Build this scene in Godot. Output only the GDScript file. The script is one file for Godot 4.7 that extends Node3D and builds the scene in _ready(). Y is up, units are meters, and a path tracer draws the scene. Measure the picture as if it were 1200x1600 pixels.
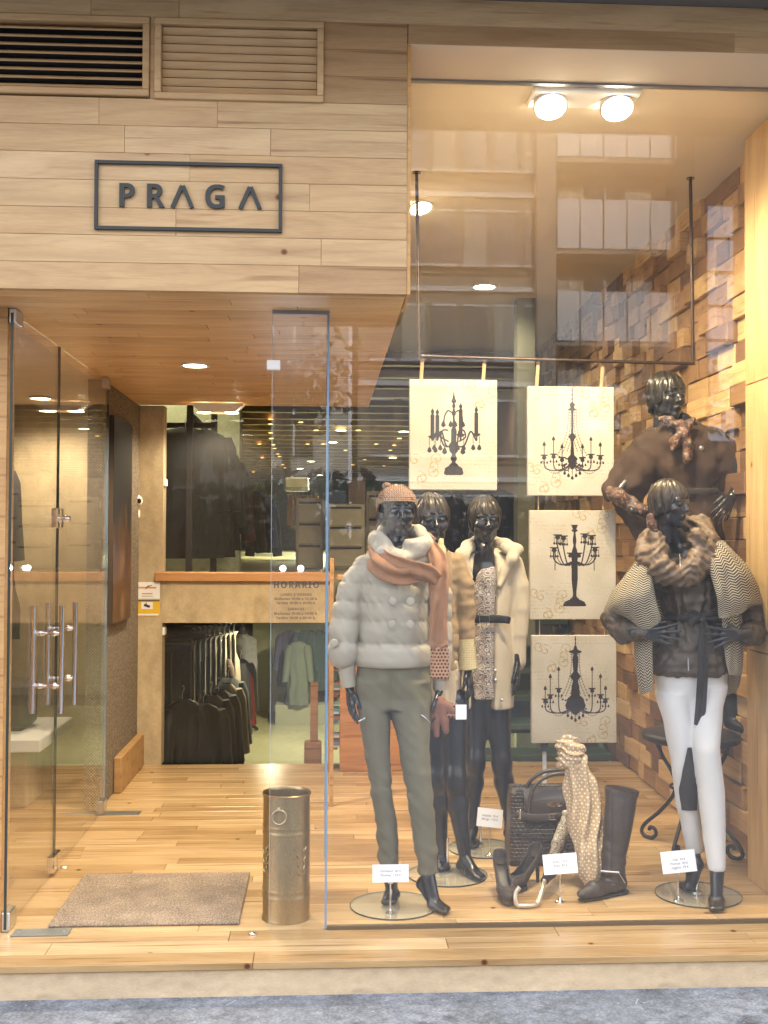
extends Node3D
# A fashion shop front seen from the pavement: timber fascia, glazed entrance on the left, lit display window on the right.

const LAMP := 0.5

var used := {}
var tex := {}
var mats := {}
var meshes := {}
var noise := FastNoiseLite.new()
var rng := RandomNumberGenerator.new()


# ---------------------------------------------------------------- mesh building
class MB:
	var v := PackedVector3Array()
	var uv := PackedVector2Array()
	var c := PackedColorArray()
	var i := PackedInt32Array()
	var org := Vector3.ZERO

	func add(p: Vector3, t := Vector2.ZERO) -> int:
		v.append(p); uv.append(t)
		return v.size() - 1

	func tri(a: Vector3, b: Vector3, d: Vector3, inner: Vector3) -> void:
		var n := (d - a).cross(b - a)
		var o := n.dot((a + b + d) / 3.0 - inner) >= 0.0
		var k := v.size()
		add(a); add(b); add(d)
		i.append(k); i.append(k + 1 if o else k + 2); i.append(k + 2 if o else k + 1)

	func quad(a: Vector3, b: Vector3, d: Vector3, e: Vector3, inner: Vector3) -> void:
		var n := (d - a).cross(b - a)
		var o := n.dot((a + b + d + e) / 4.0 - inner) >= 0.0
		var k := v.size()
		add(a, Vector2(0, 1)); add(b, Vector2(1, 1)); add(d, Vector2(1, 0)); add(e, Vector2(0, 0))
		if o:
			i.append_array(PackedInt32Array([k, k + 1, k + 2, k, k + 2, k + 3]))
		else:
			i.append_array(PackedInt32Array([k, k + 2, k + 1, k, k + 3, k + 2]))

	func box(at: Vector3, size: Vector3, bevel := 0.0, turn := Basis.IDENTITY) -> void:
		var h := size / 2.0
		if bevel <= 0.0:
			for ax in 3:
				for s in [-1.0, 1.0]:
					var p := []
					for q in [[-1, -1], [1, -1], [1, 1], [-1, 1]]:
						var e := Vector3.ZERO
						e[ax] = h[ax] * s; e[(ax + 1) % 3] = h[(ax + 1) % 3] * q[0]; e[(ax + 2) % 3] = h[(ax + 2) % 3] * q[1]
						p.append(at + turn * e)
					quad(p[0], p[1], p[2], p[3], at)
			return
		var b := minf(bevel, 0.45 * minf(h.x, minf(h.y, h.z)) * 2.0)
		var g := func(sx: float, sy: float, sz: float, full: int) -> Vector3:
			var e := Vector3(sx * (h.x - b), sy * (h.y - b), sz * (h.z - b))
			e[full] = [sx, sy, sz][full] * h[full]
			return at + turn * e
		for ax in 3:
			var u := (ax + 1) % 3
			var w := (ax + 2) % 3
			for s in [-1.0, 1.0]:
				var p := []
				for q in [[-1.0, -1.0], [1.0, -1.0], [1.0, 1.0], [-1.0, 1.0]]:
					var sg := [0.0, 0.0, 0.0]
					sg[ax] = s; sg[u] = q[0]; sg[w] = q[1]
					p.append(g.call(sg[0], sg[1], sg[2], ax))
				quad(p[0], p[1], p[2], p[3], at)
			for q in [[-1.0, -1.0], [1.0, -1.0], [1.0, 1.0], [-1.0, 1.0]]:
				var p2 := []
				for s in [-1.0, 1.0]:
					var sg := [0.0, 0.0, 0.0]
					sg[ax] = s; sg[u] = q[0]; sg[w] = q[1]
					p2.append(g.call(sg[0], sg[1], sg[2], u)); p2.append(g.call(sg[0], sg[1], sg[2], w))
				quad(p2[0], p2[1], p2[3], p2[2], at)
		for sx in [-1.0, 1.0]:
			for sy in [-1.0, 1.0]:
				for sz in [-1.0, 1.0]:
					tri(g.call(sx, sy, sz, 0), g.call(sx, sy, sz, 1), g.call(sx, sy, sz, 2), at)

	# rows of points; smooth; faces turned away from «inner» of each row
	func grid(rows: Array, closed: bool, flip := false, uvs := Vector2(1, 1)) -> void:
		var k := v.size()
		var m: int = rows[0].size()
		for r in rows.size():
			for q in m:
				add(rows[r][q], Vector2(uvs.x * q / float(m - 1), uvs.y * r / float(rows.size() - 1)))
		for r in rows.size() - 1:
			for q in (m if closed else m - 1):
				var a := k + r * m + q
				var b := k + r * m + (q + 1) % m
				var d := b + m
				var e := a + m
				if flip:
					i.append_array(PackedInt32Array([a, d, b, a, e, d]))
				else:
					i.append_array(PackedInt32Array([a, b, d, a, d, e]))

	func lathe(prof: Array, seg := 24, xf := Transform3D.IDENTITY) -> void:
		# prof: Vector2(radius, height) from bottom to top; sharp corners are split
		var start := 0
		for q in range(1, prof.size()):
			var cut := q == prof.size() - 1
			if not cut:
				var a: Vector2 = (prof[q] - prof[q - 1]).normalized()
				var b: Vector2 = (prof[q + 1] - prof[q]).normalized()
				cut = a.dot(b) < 0.8
			if cut:
				var rows := []
				for r in range(start, q + 1):
					var row := PackedVector3Array()
					for s in seg:
						var t := TAU * s / seg
						row.append(xf * Vector3(prof[r].x * cos(t), prof[r].y, -prof[r].x * sin(t)))
					rows.append(row)
				grid(rows, true, true)
				start = q

	func tube(pts: Array, rad: Array, seg := 10, caps := true, flat := 1.0, up := Vector3.UP) -> void:
		var rows := []
		var side := Vector3.ZERO
		for q in pts.size():
			var d: Vector3 = (pts[mini(q + 1, pts.size() - 1)] - pts[maxi(q - 1, 0)]).normalized()
			if q == 0:
				var ref := up if absf(d.dot(up)) < 0.95 else Vector3.RIGHT
				side = ref.cross(d).normalized()
			side = (side - d * side.dot(d)).normalized()
			var w := d.cross(side)
			var row := PackedVector3Array()
			var r: float = rad[mini(q, rad.size() - 1)]
			for s in seg:
				var t := TAU * s / seg
				row.append(pts[q] + side * cos(t) * r + w * sin(t) * r * flat)
			rows.append(row)
		grid(rows, true, true)
		if caps:
			for e in [0, pts.size() - 1]:
				var mid: Vector3 = pts[e]
				var other: Vector3 = pts[1] if e == 0 else pts[pts.size() - 2]
				for s in seg:
					tri(mid, rows[e][s], rows[e][(s + 1) % seg], other)

	func sheet(rows: Array, thick: float, uvs := Vector2(1, 1), flip := false) -> void:
		var back := []
		for r in rows.size():
			var row := PackedVector3Array()
			var m: int = rows[r].size()
			for q in m:
				var du: Vector3 = rows[r][mini(q + 1, m - 1)] - rows[r][maxi(q - 1, 0)]
				var dv: Vector3 = rows[mini(r + 1, rows.size() - 1)][q] - rows[maxi(r - 1, 0)][q]
				row.append(rows[r][q] - du.cross(dv).normalized() * thick * (1.0 if flip else -1.0))
			back.append(row)
		grid(rows, false, flip, uvs)
		grid(back, false, not flip, uvs)
		var edge := func(a: Array, b: Array) -> void:
			for q in a.size() - 1:
				quad(a[q], a[q + 1], b[q + 1], b[q], (a[q] + b[q + 1]) / 2.0 + (rows[rows.size() / 2][rows[0].size() / 2] - a[q]) * 0.01)
		edge.call(Array(rows[0]), Array(back[0]))
		edge.call(Array(rows[-1]), Array(back[-1]))
		var l := []; var lb := []; var rr := []; var rb := []
		for r in rows.size():
			l.append(rows[r][0]); lb.append(back[r][0]); rr.append(rows[r][-1]); rb.append(back[r][-1])
		edge.call(l, lb); edge.call(rr, rb)

	func put(o: MB, xf: Transform3D) -> void:
		var k := v.size()
		for q in o.v.size():
			v.append(xf * o.v[q]); uv.append(o.uv[q])
		var inside := xf.basis.determinant() < 0.0
		for q in range(0, o.i.size(), 3):
			i.append(k + o.i[q]); i.append(k + o.i[q + (2 if inside else 1)]); i.append(k + o.i[q + (1 if inside else 2)])

	func normals() -> PackedVector3Array:
		var n := PackedVector3Array()
		n.resize(v.size())
		for q in range(0, i.size(), 3):
			var a := i[q]; var b := i[q + 1]; var d := i[q + 2]
			var m := (v[d] - v[a]).cross(v[b] - v[a])
			n[a] += m; n[b] += m; n[d] += m
		for q in n.size():
			n[q] = n[q].normalized() if n[q].length_squared() > 1e-20 else Vector3.UP
		return n

	func shift(from: int, how: Callable) -> void:
		var n := normals()
		for q in range(from, v.size()):
			v[q] += n[q] * float(how.call(v[q], n[q]))

	func smooth(from: int, times: int) -> void:
		for t in times:
			var s := PackedVector3Array(); s.resize(v.size())
			var w := PackedInt32Array(); w.resize(v.size())
			for q in range(0, i.size(), 3):
				for e in 3:
					var a := i[q + e]; var b := i[q + (e + 1) % 3]
					s[a] += v[b]; w[a] += 1
			for q in range(from, v.size()):
				if w[q]: v[q] = v[q].lerp(s[q] / w[q], 0.5)

	func done() -> ArrayMesh:
		var a := []
		a.resize(Mesh.ARRAY_MAX)
		var n := normals()
		if org != Vector3.ZERO:
			for q in v.size(): v[q] -= org
		a[Mesh.ARRAY_VERTEX] = v; a[Mesh.ARRAY_NORMAL] = n; a[Mesh.ARRAY_TEX_UV] = uv; a[Mesh.ARRAY_INDEX] = i
		if c.size() == v.size(): a[Mesh.ARRAY_COLOR] = c
		var m := ArrayMesh.new()
		m.add_surface_from_arrays(Mesh.PRIMITIVE_TRIANGLES, a)
		return m


# ---------------------------------------------------------------- smooth bodies: distance fields meshed as surface nets
class Field:
	var lo: Vector3
	var h: float
	var nx: int
	var ny: int
	var nz: int
	var f := PackedFloat32Array()

	func _init(a: Vector3, b: Vector3, cell: float) -> void:
		lo = a; h = cell
		nx = int(ceil((b.x - a.x) / h)) + 2; ny = int(ceil((b.y - a.y) / h)) + 2; nz = int(ceil((b.z - a.z) / h)) + 2
		f.resize(nx * ny * nz)
		f.fill(1e3)

	func join(at: int, d: float, k: float, cut: bool) -> void:
		var o := f[at]
		if cut:
			var q := maxf(k - absf(o + d), 0.0) / k
			f[at] = maxf(o, -d) + q * q * k * 0.25
		else:
			var q := maxf(k - absf(o - d), 0.0) / k
			f[at] = minf(o, d) - q * q * k * 0.25

	func prim(p: Array, k: float) -> void:
		var kind: String = p[0]
		var cut := kind.begins_with("-")
		if cut: kind = kind.substr(1)
		var pad := k + 2.0 * h
		var a := Vector3.ZERO
		var b := Vector3.ZERO
		if kind == "c":
			var r := maxf(p[3], p[4]) + pad
			a = Vector3(minf(p[1].x, p[2].x) - r, minf(p[1].y, p[2].y) - r, minf(p[1].z, p[2].z) - r)
			b = Vector3(maxf(p[1].x, p[2].x) + r, maxf(p[1].y, p[2].y) + r, maxf(p[1].z, p[2].z) + r)
		elif kind == "e":
			var r := maxf(p[2].x, maxf(p[2].y, p[2].z)) + pad
			a = p[1] - Vector3(r, r, r); b = p[1] + Vector3(r, r, r)
		else:
			a = Vector3(1e3, p[1][0][0] - pad, 1e3); b = Vector3(-1e3, p[1][-1][0] + pad, -1e3)
			for q in p[1]:
				a.x = minf(a.x, q[1] - q[3] - pad); b.x = maxf(b.x, q[1] + q[3] + pad)
				a.z = minf(a.z, q[2] - q[4] - pad); b.z = maxf(b.z, q[2] + q[4] + pad)
		var i0 := maxi(int((a.x - lo.x) / h), 0); var i1 := mini(int((b.x - lo.x) / h) + 1, nx - 1)
		var j0 := maxi(int((a.y - lo.y) / h), 0); var j1 := mini(int((b.y - lo.y) / h) + 1, ny - 1)
		var k0 := maxi(int((a.z - lo.z) / h), 0); var k1 := mini(int((b.z - lo.z) / h) + 1, nz - 1)
		if kind == "c":
			var pa: Vector3 = p[1]; var ab: Vector3 = p[2] - p[1]
			var ra: float = p[3]; var dr: float = p[4] - ra
			var il := 1.0 / maxf(ab.length_squared(), 1e-9)
			for y in range(j0, j1 + 1):
				for z in range(k0, k1 + 1):
					var at := (y * nz + z) * nx
					for x in range(i0, i1 + 1):
						var q := Vector3(lo.x + x * h, lo.y + y * h, lo.z + z * h) - pa
						var t := clampf(q.dot(ab) * il, 0.0, 1.0)
						join(at + x, (q - ab * t).length() - ra - dr * t, k, cut)
		elif kind == "e":
			var inv: Basis = (p[3] if p.size() > 3 else Basis.IDENTITY).inverse()
			var rr: Vector3 = p[2]
			var rm := minf(rr.x, minf(rr.y, rr.z))
			for y in range(j0, j1 + 1):
				for z in range(k0, k1 + 1):
					var at := (y * nz + z) * nx
					for x in range(i0, i1 + 1):
						var q: Vector3 = inv * (Vector3(lo.x + x * h, lo.y + y * h, lo.z + z * h) - p[1])
						var s := Vector3(q.x / rr.x, q.y / rr.y, q.z / rr.z)
						var l := s.length()
						var g := Vector3(s.x / rr.x, s.y / rr.y, s.z / rr.z).length()
						join(at + x, (l * (l - 1.0) / g) if g > 1e-6 else -rm, k, cut)
		else:
			var R: Array = p[1]
			var seg := 0
			for y in range(j0, j1 + 1):
				var wy := lo.y + y * h
				while seg < R.size() - 2 and wy > R[seg + 1][0]: seg += 1
				var A: Array = R[seg]; var B: Array = R[seg + 1]
				var t := clampf((wy - A[0]) / maxf(B[0] - A[0], 1e-6), 0.0, 1.0)
				var st := t * t * (3.0 - 2.0 * t) * 0.5 + t * 0.5
				var cx := lerpf(A[1], B[1], st); var cz := lerpf(A[2], B[2], st)
				var rx := lerpf(A[3], B[3], st); var rz := lerpf(A[4], B[4], st)
				var out := maxf(R[0][0] - wy, wy - R[-1][0])
				for z in range(k0, k1 + 1):
					var at := (y * nz + z) * nx
					var sz := (lo.z + z * h - cz) / rz
					for x in range(i0, i1 + 1):
						var sx := (lo.x + x * h - cx) / rx
						var l := sqrt(sx * sx + sz * sz)
						var g := sqrt(sx * sx / (rx * rx) + sz * sz / (rz * rz))
						var d := (l * (l - 1.0) / g) if g > 1e-6 else -minf(rx, rz)
						join(at + x, maxf(d, out), k, cut)

	func half(n: Vector3, d: float) -> void:
		for y in ny:
			for z in nz:
				var at := (y * nz + z) * nx
				for x in nx:
					var s := n.dot(Vector3(lo.x + x * h, lo.y + y * h, lo.z + z * h)) - d
					if s > f[at + x]: f[at + x] = s

	func mesh(mb: MB) -> void:
		var ids := PackedInt32Array()
		ids.resize(f.size())
		ids.fill(-1)
		var offs := [0, 1, nx, nx + 1, nx * nz, nx * nz + 1, nx * nz + nx, nx * nz + nx + 1]
		var o3: int = offs[3]; var o4: int = offs[4]; var o5: int = offs[5]; var o6: int = offs[6]; var o7: int = offs[7]
		for y in ny - 1:
			for z in nz - 1:
				var at := (y * nz + z) * nx
				for x in nx - 1:
					var q := at + x
					var pos := int(f[q] > 0.0) + int(f[q + 1] > 0.0) + int(f[q + nx] > 0.0) + int(f[q + o3] > 0.0) + int(f[q + o4] > 0.0) + int(f[q + o5] > 0.0) + int(f[q + o6] > 0.0) + int(f[q + o7] > 0.0)
					if pos == 0 or pos == 8: continue
					var s := Vector3.ZERO
					var cnt := 0
					for e in 12:
						var ax: int = e / 4
						var m := e % 4
						var c0 := Vector3i.ZERO
						c0[(ax + 1) % 3] = m & 1; c0[(ax + 2) % 3] = m >> 1
						var c1 := c0
						c1[ax] = 1
						var fa := f[q + c0.x + c0.z * nx + c0.y * o4]
						var fb := f[q + c1.x + c1.z * nx + c1.y * o4]
						if (fa > 0.0) != (fb > 0.0):
							s += Vector3(c0).lerp(Vector3(c1), fa / (fa - fb))
							cnt += 1
					s /= cnt
					ids[q] = mb.add(lo + Vector3(x + s.x, y + s.y, z + s.z) * h)
		var step := [1, o4, nx]  # x, y, z
		for y in range(1, ny - 1):
			for z in range(1, nz - 1):
				var at := (y * nz + z) * nx
				for x in range(1, nx - 1):
					var q := at + x
					var a := f[q] > 0.0
					for ax in 3:
						var u: int = step[(ax + 1) % 3]; var w: int = step[(ax + 2) % 3]
						if a == (f[q + step[ax]] > 0.0): continue
						var p0 := ids[q]; var p1 := ids[q - u]; var p2 := ids[q - u - w]; var p3 := ids[q - w]
						if p0 < 0 or p1 < 0 or p2 < 0 or p3 < 0: continue
						if a: mb.i.append_array(PackedInt32Array([p0, p1, p2, p0, p2, p3]))
						else: mb.i.append_array(PackedInt32Array([p0, p2, p1, p0, p3, p2]))


func blob(mb: MB, prims: Array, cell: float, k: float, halves := []) -> void:
	var a := Vector3(1e3, 1e3, 1e3)
	var b := -a
	for p in prims:
		if p[0].begins_with("-"): continue
		var ends := []
		if p[0] == "c": ends = [[p[1], p[3]], [p[2], p[4]]]
		elif p[0] == "e": ends = [[p[1], maxf(p[2].x, maxf(p[2].y, p[2].z))]]
		else:
			for q in p[1]: ends.append([Vector3(q[1], q[0], q[2]), maxf(q[3], q[4])])
		for e in ends:
			var r: float = e[1]
			a = Vector3(minf(a.x, e[0].x - r), minf(a.y, e[0].y - r), minf(a.z, e[0].z - r))
			b = Vector3(maxf(b.x, e[0].x + r), maxf(b.y, e[0].y + r), maxf(b.z, e[0].z + r))
	var pad := Vector3.ONE * (3.0 * cell + k * 0.3)
	var g := Field.new(a - pad, b + pad, cell)
	for p in prims: g.prim(p, k)
	for q in halves: g.half(q[0], q[1])
	g.mesh(mb)


func fold(p: Vector3, scale: Vector3, seed := 0.0) -> float:
	return noise.get_noise_3d(p.x * scale.x + seed, p.y * scale.y, p.z * scale.z)


func curve(pts: Array, per := 6) -> Array:
	var out := []
	for q in pts.size() - 1:
		var a: Vector3 = pts[maxi(q - 1, 0)]; var b: Vector3 = pts[q]; var c: Vector3 = pts[q + 1]; var d: Vector3 = pts[mini(q + 2, pts.size() - 1)]
		for s in per: out.append(b.cubic_interpolate(c, a, d, s / float(per)))
	out.append(pts[-1])
	return out


func eased(vals: Array, per := 6) -> Array:
	var out := []
	for q in vals.size() - 1:
		for s in per: out.append(lerpf(vals[q], vals[q + 1], smoothstep(0, 1, s / float(per))))
	out.append(vals[-1])
	return out


# ---------------------------------------------------------------- nodes
func numbered(called: String) -> String:
	var k: int = used.get(called, 0)
	used[called] = k + 1
	return called if k == 0 else "%s_%03d" % [called, k]


func thing(called: String, label: String, category: String, at := Vector3.ZERO, group := "") -> Node3D:
	var o := Node3D.new()
	o.name = numbered(called)
	add_child(o)
	o.position = at
	o.set_meta("label", label); o.set_meta("category", category)
	if group: o.set_meta("group", group)
	return o


func setting(called: String) -> Node3D:
	var o := Node3D.new()
	o.name = numbered(called)
	add_child(o)
	o.set_meta("kind", "structure")
	return o


func hold(called: String, m: Mesh, material: Material, parent: Node3D, at := Vector3.ZERO, turn := Basis.IDENTITY, kind := "") -> MeshInstance3D:
	var o := MeshInstance3D.new()
	o.name = called
	o.mesh = m
	o.material_override = material
	o.transform = Transform3D(turn, at)
	if kind: o.set_meta("kind", kind)
	parent.add_child(o, true)
	return o


# a mesh given in world coordinates, put under a thing whose axes are the world's
func part(called: String, mb: MB, material: Material, parent: Node3D, kind := "") -> MeshInstance3D:
	var at := Vector3.ZERO
	var p: Node = parent
	while p is Node3D and p != self:
		at += p.position
		p = p.get_parent()
	mb.org = at
	return hold(called, mb.done(), material, parent, Vector3.ZERO, Basis.IDENTITY, kind)


func block(size: Vector3, bevel := 0.002) -> ArrayMesh:
	var key := "%.3f %.3f %.3f %.4f" % [size.x, size.y, size.z, bevel]
	if not meshes.has(key):
		var b := MB.new()
		b.box(Vector3.ZERO, size, bevel)
		meshes[key] = b.done()
	return meshes[key]


func slab(called: String, a: Vector3, b: Vector3, material: Material, parent: Node3D, bevel := 0.0, kind := "") -> MeshInstance3D:
	var o := hold(called, block((b - a).abs(), bevel), material, parent, (a + b) / 2.0 - (parent.position if parent.get_parent() == self else Vector3.ZERO), Basis.IDENTITY, kind)
	return o


func lettering(called: String, text: String, height: float, depth: float, material: Material, parent: Node3D, at: Vector3, turn := Basis.IDENTITY, bold := false, wide := 0.0, align := HORIZONTAL_ALIGNMENT_CENTER) -> MeshInstance3D:
	var f := SystemFont.new()
	f.font_names = PackedStringArray(["Droid Sans"])
	f.font_weight = 700 if bold else 400
	var t := TextMesh.new()
	if wide > 0.0:
		var fv := FontVariation.new()
		fv.base_font = f
		fv.spacing_glyph = int(wide)
		t.font = fv
	else:
		t.font = f
	t.text = text
	t.font_size = 64
	t.pixel_size = height / 46.0
	t.depth = depth
	t.curve_step = 2.0
	t.horizontal_alignment = align
	return hold(called, t, material, parent, at, turn)


# ---------------------------------------------------------------- materials
func paint(w: int, h: int, how: Callable) -> ImageTexture:
	var im := Image.create_empty(w, h, false, Image.FORMAT_RGB8)
	for y in h:
		for x in w: im.set_pixel(x, y, how.call(x / float(w), y / float(h)))
	return ImageTexture.create_from_image(im)


func lin(r: float, g: float, b: float, a := 1.0) -> Color:
	var c := Color(r, g, b).linear_to_srgb()
	c.a = a
	return c


func mat(called: String, col: Color, rough := 0.6, metal := 0.0) -> StandardMaterial3D:
	if mats.has(called): return mats[called]
	var m := StandardMaterial3D.new()
	m.resource_name = called
	m.albedo_color = col
	m.roughness = rough
	m.metallic = metal
	mats[called] = m
	return m


func tri_map(m: StandardMaterial3D, scale: Vector3, color: Texture2D = null, bump: Texture2D = null, depth := 0.1, world := false, offset := Vector3.ZERO) -> StandardMaterial3D:
	m.uv1_triplanar = true
	m.uv1_world_triplanar = world
	m.uv1_scale = scale
	m.uv1_offset = offset
	m.uv1_triplanar_sharpness = 4.0
	if color: m.albedo_texture = color
	if bump:
		m.heightmap_enabled = true
		m.heightmap_texture = bump
		m.heightmap_scale = depth
	return m


func wrapn(u: float, v: float, su: float, sv: float, off := 0.0) -> float:
	# noise that repeats over the unit square
	var a := noise.get_noise_3d(u * su, v * sv, off)
	if u > 0.8: a = lerpf(a, noise.get_noise_3d((u - 1.0) * su, v * sv, off), (u - 0.8) / 0.2)
	if v > 0.8:
		var b := noise.get_noise_3d(u * su, (v - 1.0) * sv, off)
		if u > 0.8: b = lerpf(b, noise.get_noise_3d((u - 1.0) * su, (v - 1.0) * sv, off), (u - 0.8) / 0.2)
		a = lerpf(a, b, (v - 0.8) / 0.2)
	return a


func glass_mat(called: String, tint: Color) -> StandardMaterial3D:
	var m := mat(called, tint, 0.0)
	m.transparency = BaseMaterial3D.TRANSPARENCY_ALPHA
	return m


func textures() -> void:
	noise.seed = 7
	noise.noise_type = FastNoiseLite.TYPE_SIMPLEX_SMOOTH
	noise.frequency = 1.0
	noise.fractal_type = FastNoiseLite.FRACTAL_NONE
	for kind in 2:
		var seeds := 31.0 * kind
		var knots := [Vector2(0.23, 0.31), Vector2(0.71, 0.66)] if kind == 0 else [Vector2(0.52, 0.82)]
		tex["wood%d" % kind] = paint(512, 256, func(u: float, v: float) -> Color:
			var pull := 0.0
			var dark := 0.0
			for q in knots:
				var d := Vector2((u - q.x) * 9.0, (v - q.y) * 2.6)
				var l := d.length()
				pull += 0.35 * exp(-l * l * 6.0) * signf(d.y)
				dark += smoothstep(0.10, 0.03, l) * 0.6 + 0.18 * exp(-absf(d.x) * 1.2 - d.y * d.y * 90.0)
			var bend := wrapn(u, v, 2.0, 3.0, seeds)
			var ring := 0.5 + 0.5 * sin((v * 9.0 + bend * 1.6 + pull) * TAU)
			ring = pow(ring, 3.0)
			var fine := wrapn(u, v, 9.0, 110.0, seeds + 5.0)
			var pore := wrapn(u, v, 30.0, 230.0, seeds + 9.0)
			var cloud := wrapn(u, v, 2.5, 5.0, seeds + 3.0)
			var streak := smoothstep(0.45, 0.85, wrapn(u, v, 1.6, 14.0, seeds + 12.0))
			var t := clampf(0.92 - 0.05 * ring + 0.06 * fine + 0.05 * pore + 0.10 * cloud - 0.28 * streak - dark, 0.0, 1.0)
			return Color(0.42, 0.27, 0.16).lerp(Color(1.0, 0.97, 0.92), t))
	tex["cloth"] = paint(128, 128, func(u: float, v: float) -> Color:
		var g := 0.5 + 0.25 * sin(u * TAU * 32.0) * sin(v * TAU * 32.0) + 0.25 * wrapn(u, v, 30.0, 30.0)
		return Color(g, g, g))
	tex["knit"] = paint(128, 128, func(u: float, v: float) -> Color:
		var g := 0.5 + 0.5 * sin((v * 16.0 + absf(fposmod(u * 16.0, 1.0) - 0.5)) * TAU)
		g = 0.2 + 0.8 * g * (0.6 + 0.4 * sin(u * TAU * 16.0))
		return Color(g, g, g))
	tex["mottle"] = paint(256, 256, func(u: float, v: float) -> Color:
		var g := 0.9 + 0.035 * wrapn(u, v, 6.0, 6.0) + 0.05 * wrapn(u, v, 24.0, 24.0, 4.0) + 0.05 * wrapn(u, v, 70.0, 70.0, 8.0)
		return Color(g, g, g))
	tex["leather"] = paint(256, 256, func(u: float, v: float) -> Color:
		var g := 0.6 + 0.25 * wrapn(u, v, 40.0, 40.0) + 0.3 * wrapn(u, v, 14.0, 14.0, 2.0)
		return Color(g, g, g))
	tex["speckle"] = paint(256, 256, func(u: float, v: float) -> Color:
		var g := 0.8 + 0.1 * wrapn(u, v, 3.0, 3.0, 6.0) + 0.22 * wrapn(u, v, 60.0, 60.0, 1.0) + 0.2 * wrapn(u, v, 120.0, 120.0, 2.0)
		return Color(g, g * (0.98 + 0.06 * wrapn(u, v, 90.0, 90.0, 3.0)), g))
	tex["croc"] = paint(256, 256, func(u: float, v: float) -> Color:
		var row := floorf(v * 12.0)
		var x := fposmod(u * 10.0 + 0.5 * fposmod(row, 2.0) + 0.1 * wrapn(u, v, 8.0, 8.0), 1.0)
		var y := fposmod(v * 12.0, 1.0)
		var e := minf(minf(x, 1.0 - x), minf(y, 1.0 - y))
		var g := smoothstep(0.0, 0.22, e)
		return Color(g, g, g))
	tex["pavement"] = paint(512, 512, func(u: float, v: float) -> Color:
		var g := 0.72 + 0.08 * wrapn(u, v, 5.0, 5.0) + 0.09 * wrapn(u, v, 22.0, 22.0, 3.0) + 0.12 * wrapn(u, v, 80.0, 80.0, 6.0)
		g -= 0.18 * smoothstep(0.5, 0.85, wrapn(u, v, 9.0, 12.0, 17.0))
		var pale := smoothstep(0.5, 0.8, wrapn(u, v, 12.0, 16.0, 27.0)) * 0.3
		return Color(g * 0.97, g, g * 1.04).lerp(Color(1, 1, 1), clampf(pale, 0.0, 1.0)))
	tex["stain"] = paint(256, 256, func(u: float, v: float) -> Color:
		var g := 0.92 + 0.05 * wrapn(u, v, 3.0, 3.0, 2.0) + 0.05 * wrapn(u, v, 18.0, 12.0, 5.0) + 0.04 * wrapn(u, v, 70.0, 60.0, 8.0) - 0.08 * smoothstep(0.5, 0.9, wrapn(u, v, 8.0, 5.0, 15.0))
		return Color(g, g * 0.97, g * 0.93))
	tex["zigzag"] = paint(128, 128, func(u: float, v: float) -> Color:
		var zig := absf(fposmod(u * 2.0, 1.0) - 0.5) * 2.0
		var s := fposmod(v * 8.0 + zig * 1.1, 1.0)
		var t := smoothstep(0.36, 0.46, s) * smoothstep(1.0, 0.92, s)
		t = clampf(t + 0.1 * wrapn(u, v, 30.0, 30.0), 0.0, 1.0)
		return Color(0.76, 0.72, 0.63).lerp(Color(0.24, 0.20, 0.165), t))
	tex["paisley"] = paint(256, 256, func(u: float, v: float) -> Color:
		var w := wrapn(u, v, 3.0, 3.0, 3.0)
		var x := wrapn(fposmod(u + 0.06 * w, 1.0), v, 3.6, 3.6, 13.0)
		var g := smoothstep(-0.1, 0.35, sin(x * 17.0)) * 0.85 + 0.25 * wrapn(u, v, 30.0, 30.0)
		return Color(0.50, 0.46, 0.45).lerp(Color(0.95, 0.93, 0.90), clampf(g, 0.0, 1.0)))
	tex["floral"] = paint(256, 256, func(u: float, v: float) -> Color:
		var a := wrapn(u, v, 9.0, 9.0, 1.0)
		var b := wrapn(u, v, 9.0, 9.0, 21.0)
		var d := wrapn(u, v, 26.0, 26.0, 41.0)
		if d > 0.45: return Color(0.16, 0.12, 0.13)
		if a > 0.3: return Color(0.66, 0.58, 0.50)
		if b > 0.25: return Color(0.52, 0.29, 0.16)
		if a < -0.4: return Color(0.30, 0.33, 0.42)
		return Color(0.42, 0.29, 0.19))
	tex["lace"] = paint(128, 128, func(u: float, v: float) -> Color:
		var x := fposmod(u * 8.0 + 0.5 * fposmod(floorf(v * 8.0), 2.0), 1.0) - 0.5
		var y := fposmod(v * 8.0, 1.0) - 0.5
		var t := smoothstep(0.34, 0.22, Vector2(x, y).length())
		return Color(1, 1, 1).lerp(Color(0.25, 0.18, 0.14), t))
	tex["dots"] = paint(256, 256, func(u: float, v: float) -> Color:
		var row := floorf(v * 16.0)
		var x := fposmod(u * 12.0 + 0.5 * fposmod(row, 2.0), 1.0) - 0.5
		var y := fposmod(v * 16.0, 1.0) - 0.5
		var t := smoothstep(0.3, 0.16, Vector2(x * 1.5, y).length())
		var g := 0.5 + 0.5 * sin(v * TAU * 64.0) * sin(u * TAU * 64.0)
		return Color(0.66, 0.56, 0.42).lerp(Color(0.76, 0.66, 0.51), g).lerp(Color(0.96, 0.92, 0.84), t))
	tex["weave"] = paint(256, 256, func(u: float, v: float) -> Color:
		var x := sin(u * TAU * 24.0)
		var y := sin(v * TAU * 24.0)
		var g := 0.55 + 0.3 * x * y + 0.15 * wrapn(u, v, 20.0, 20.0)
		return Color(g, g, g))


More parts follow.
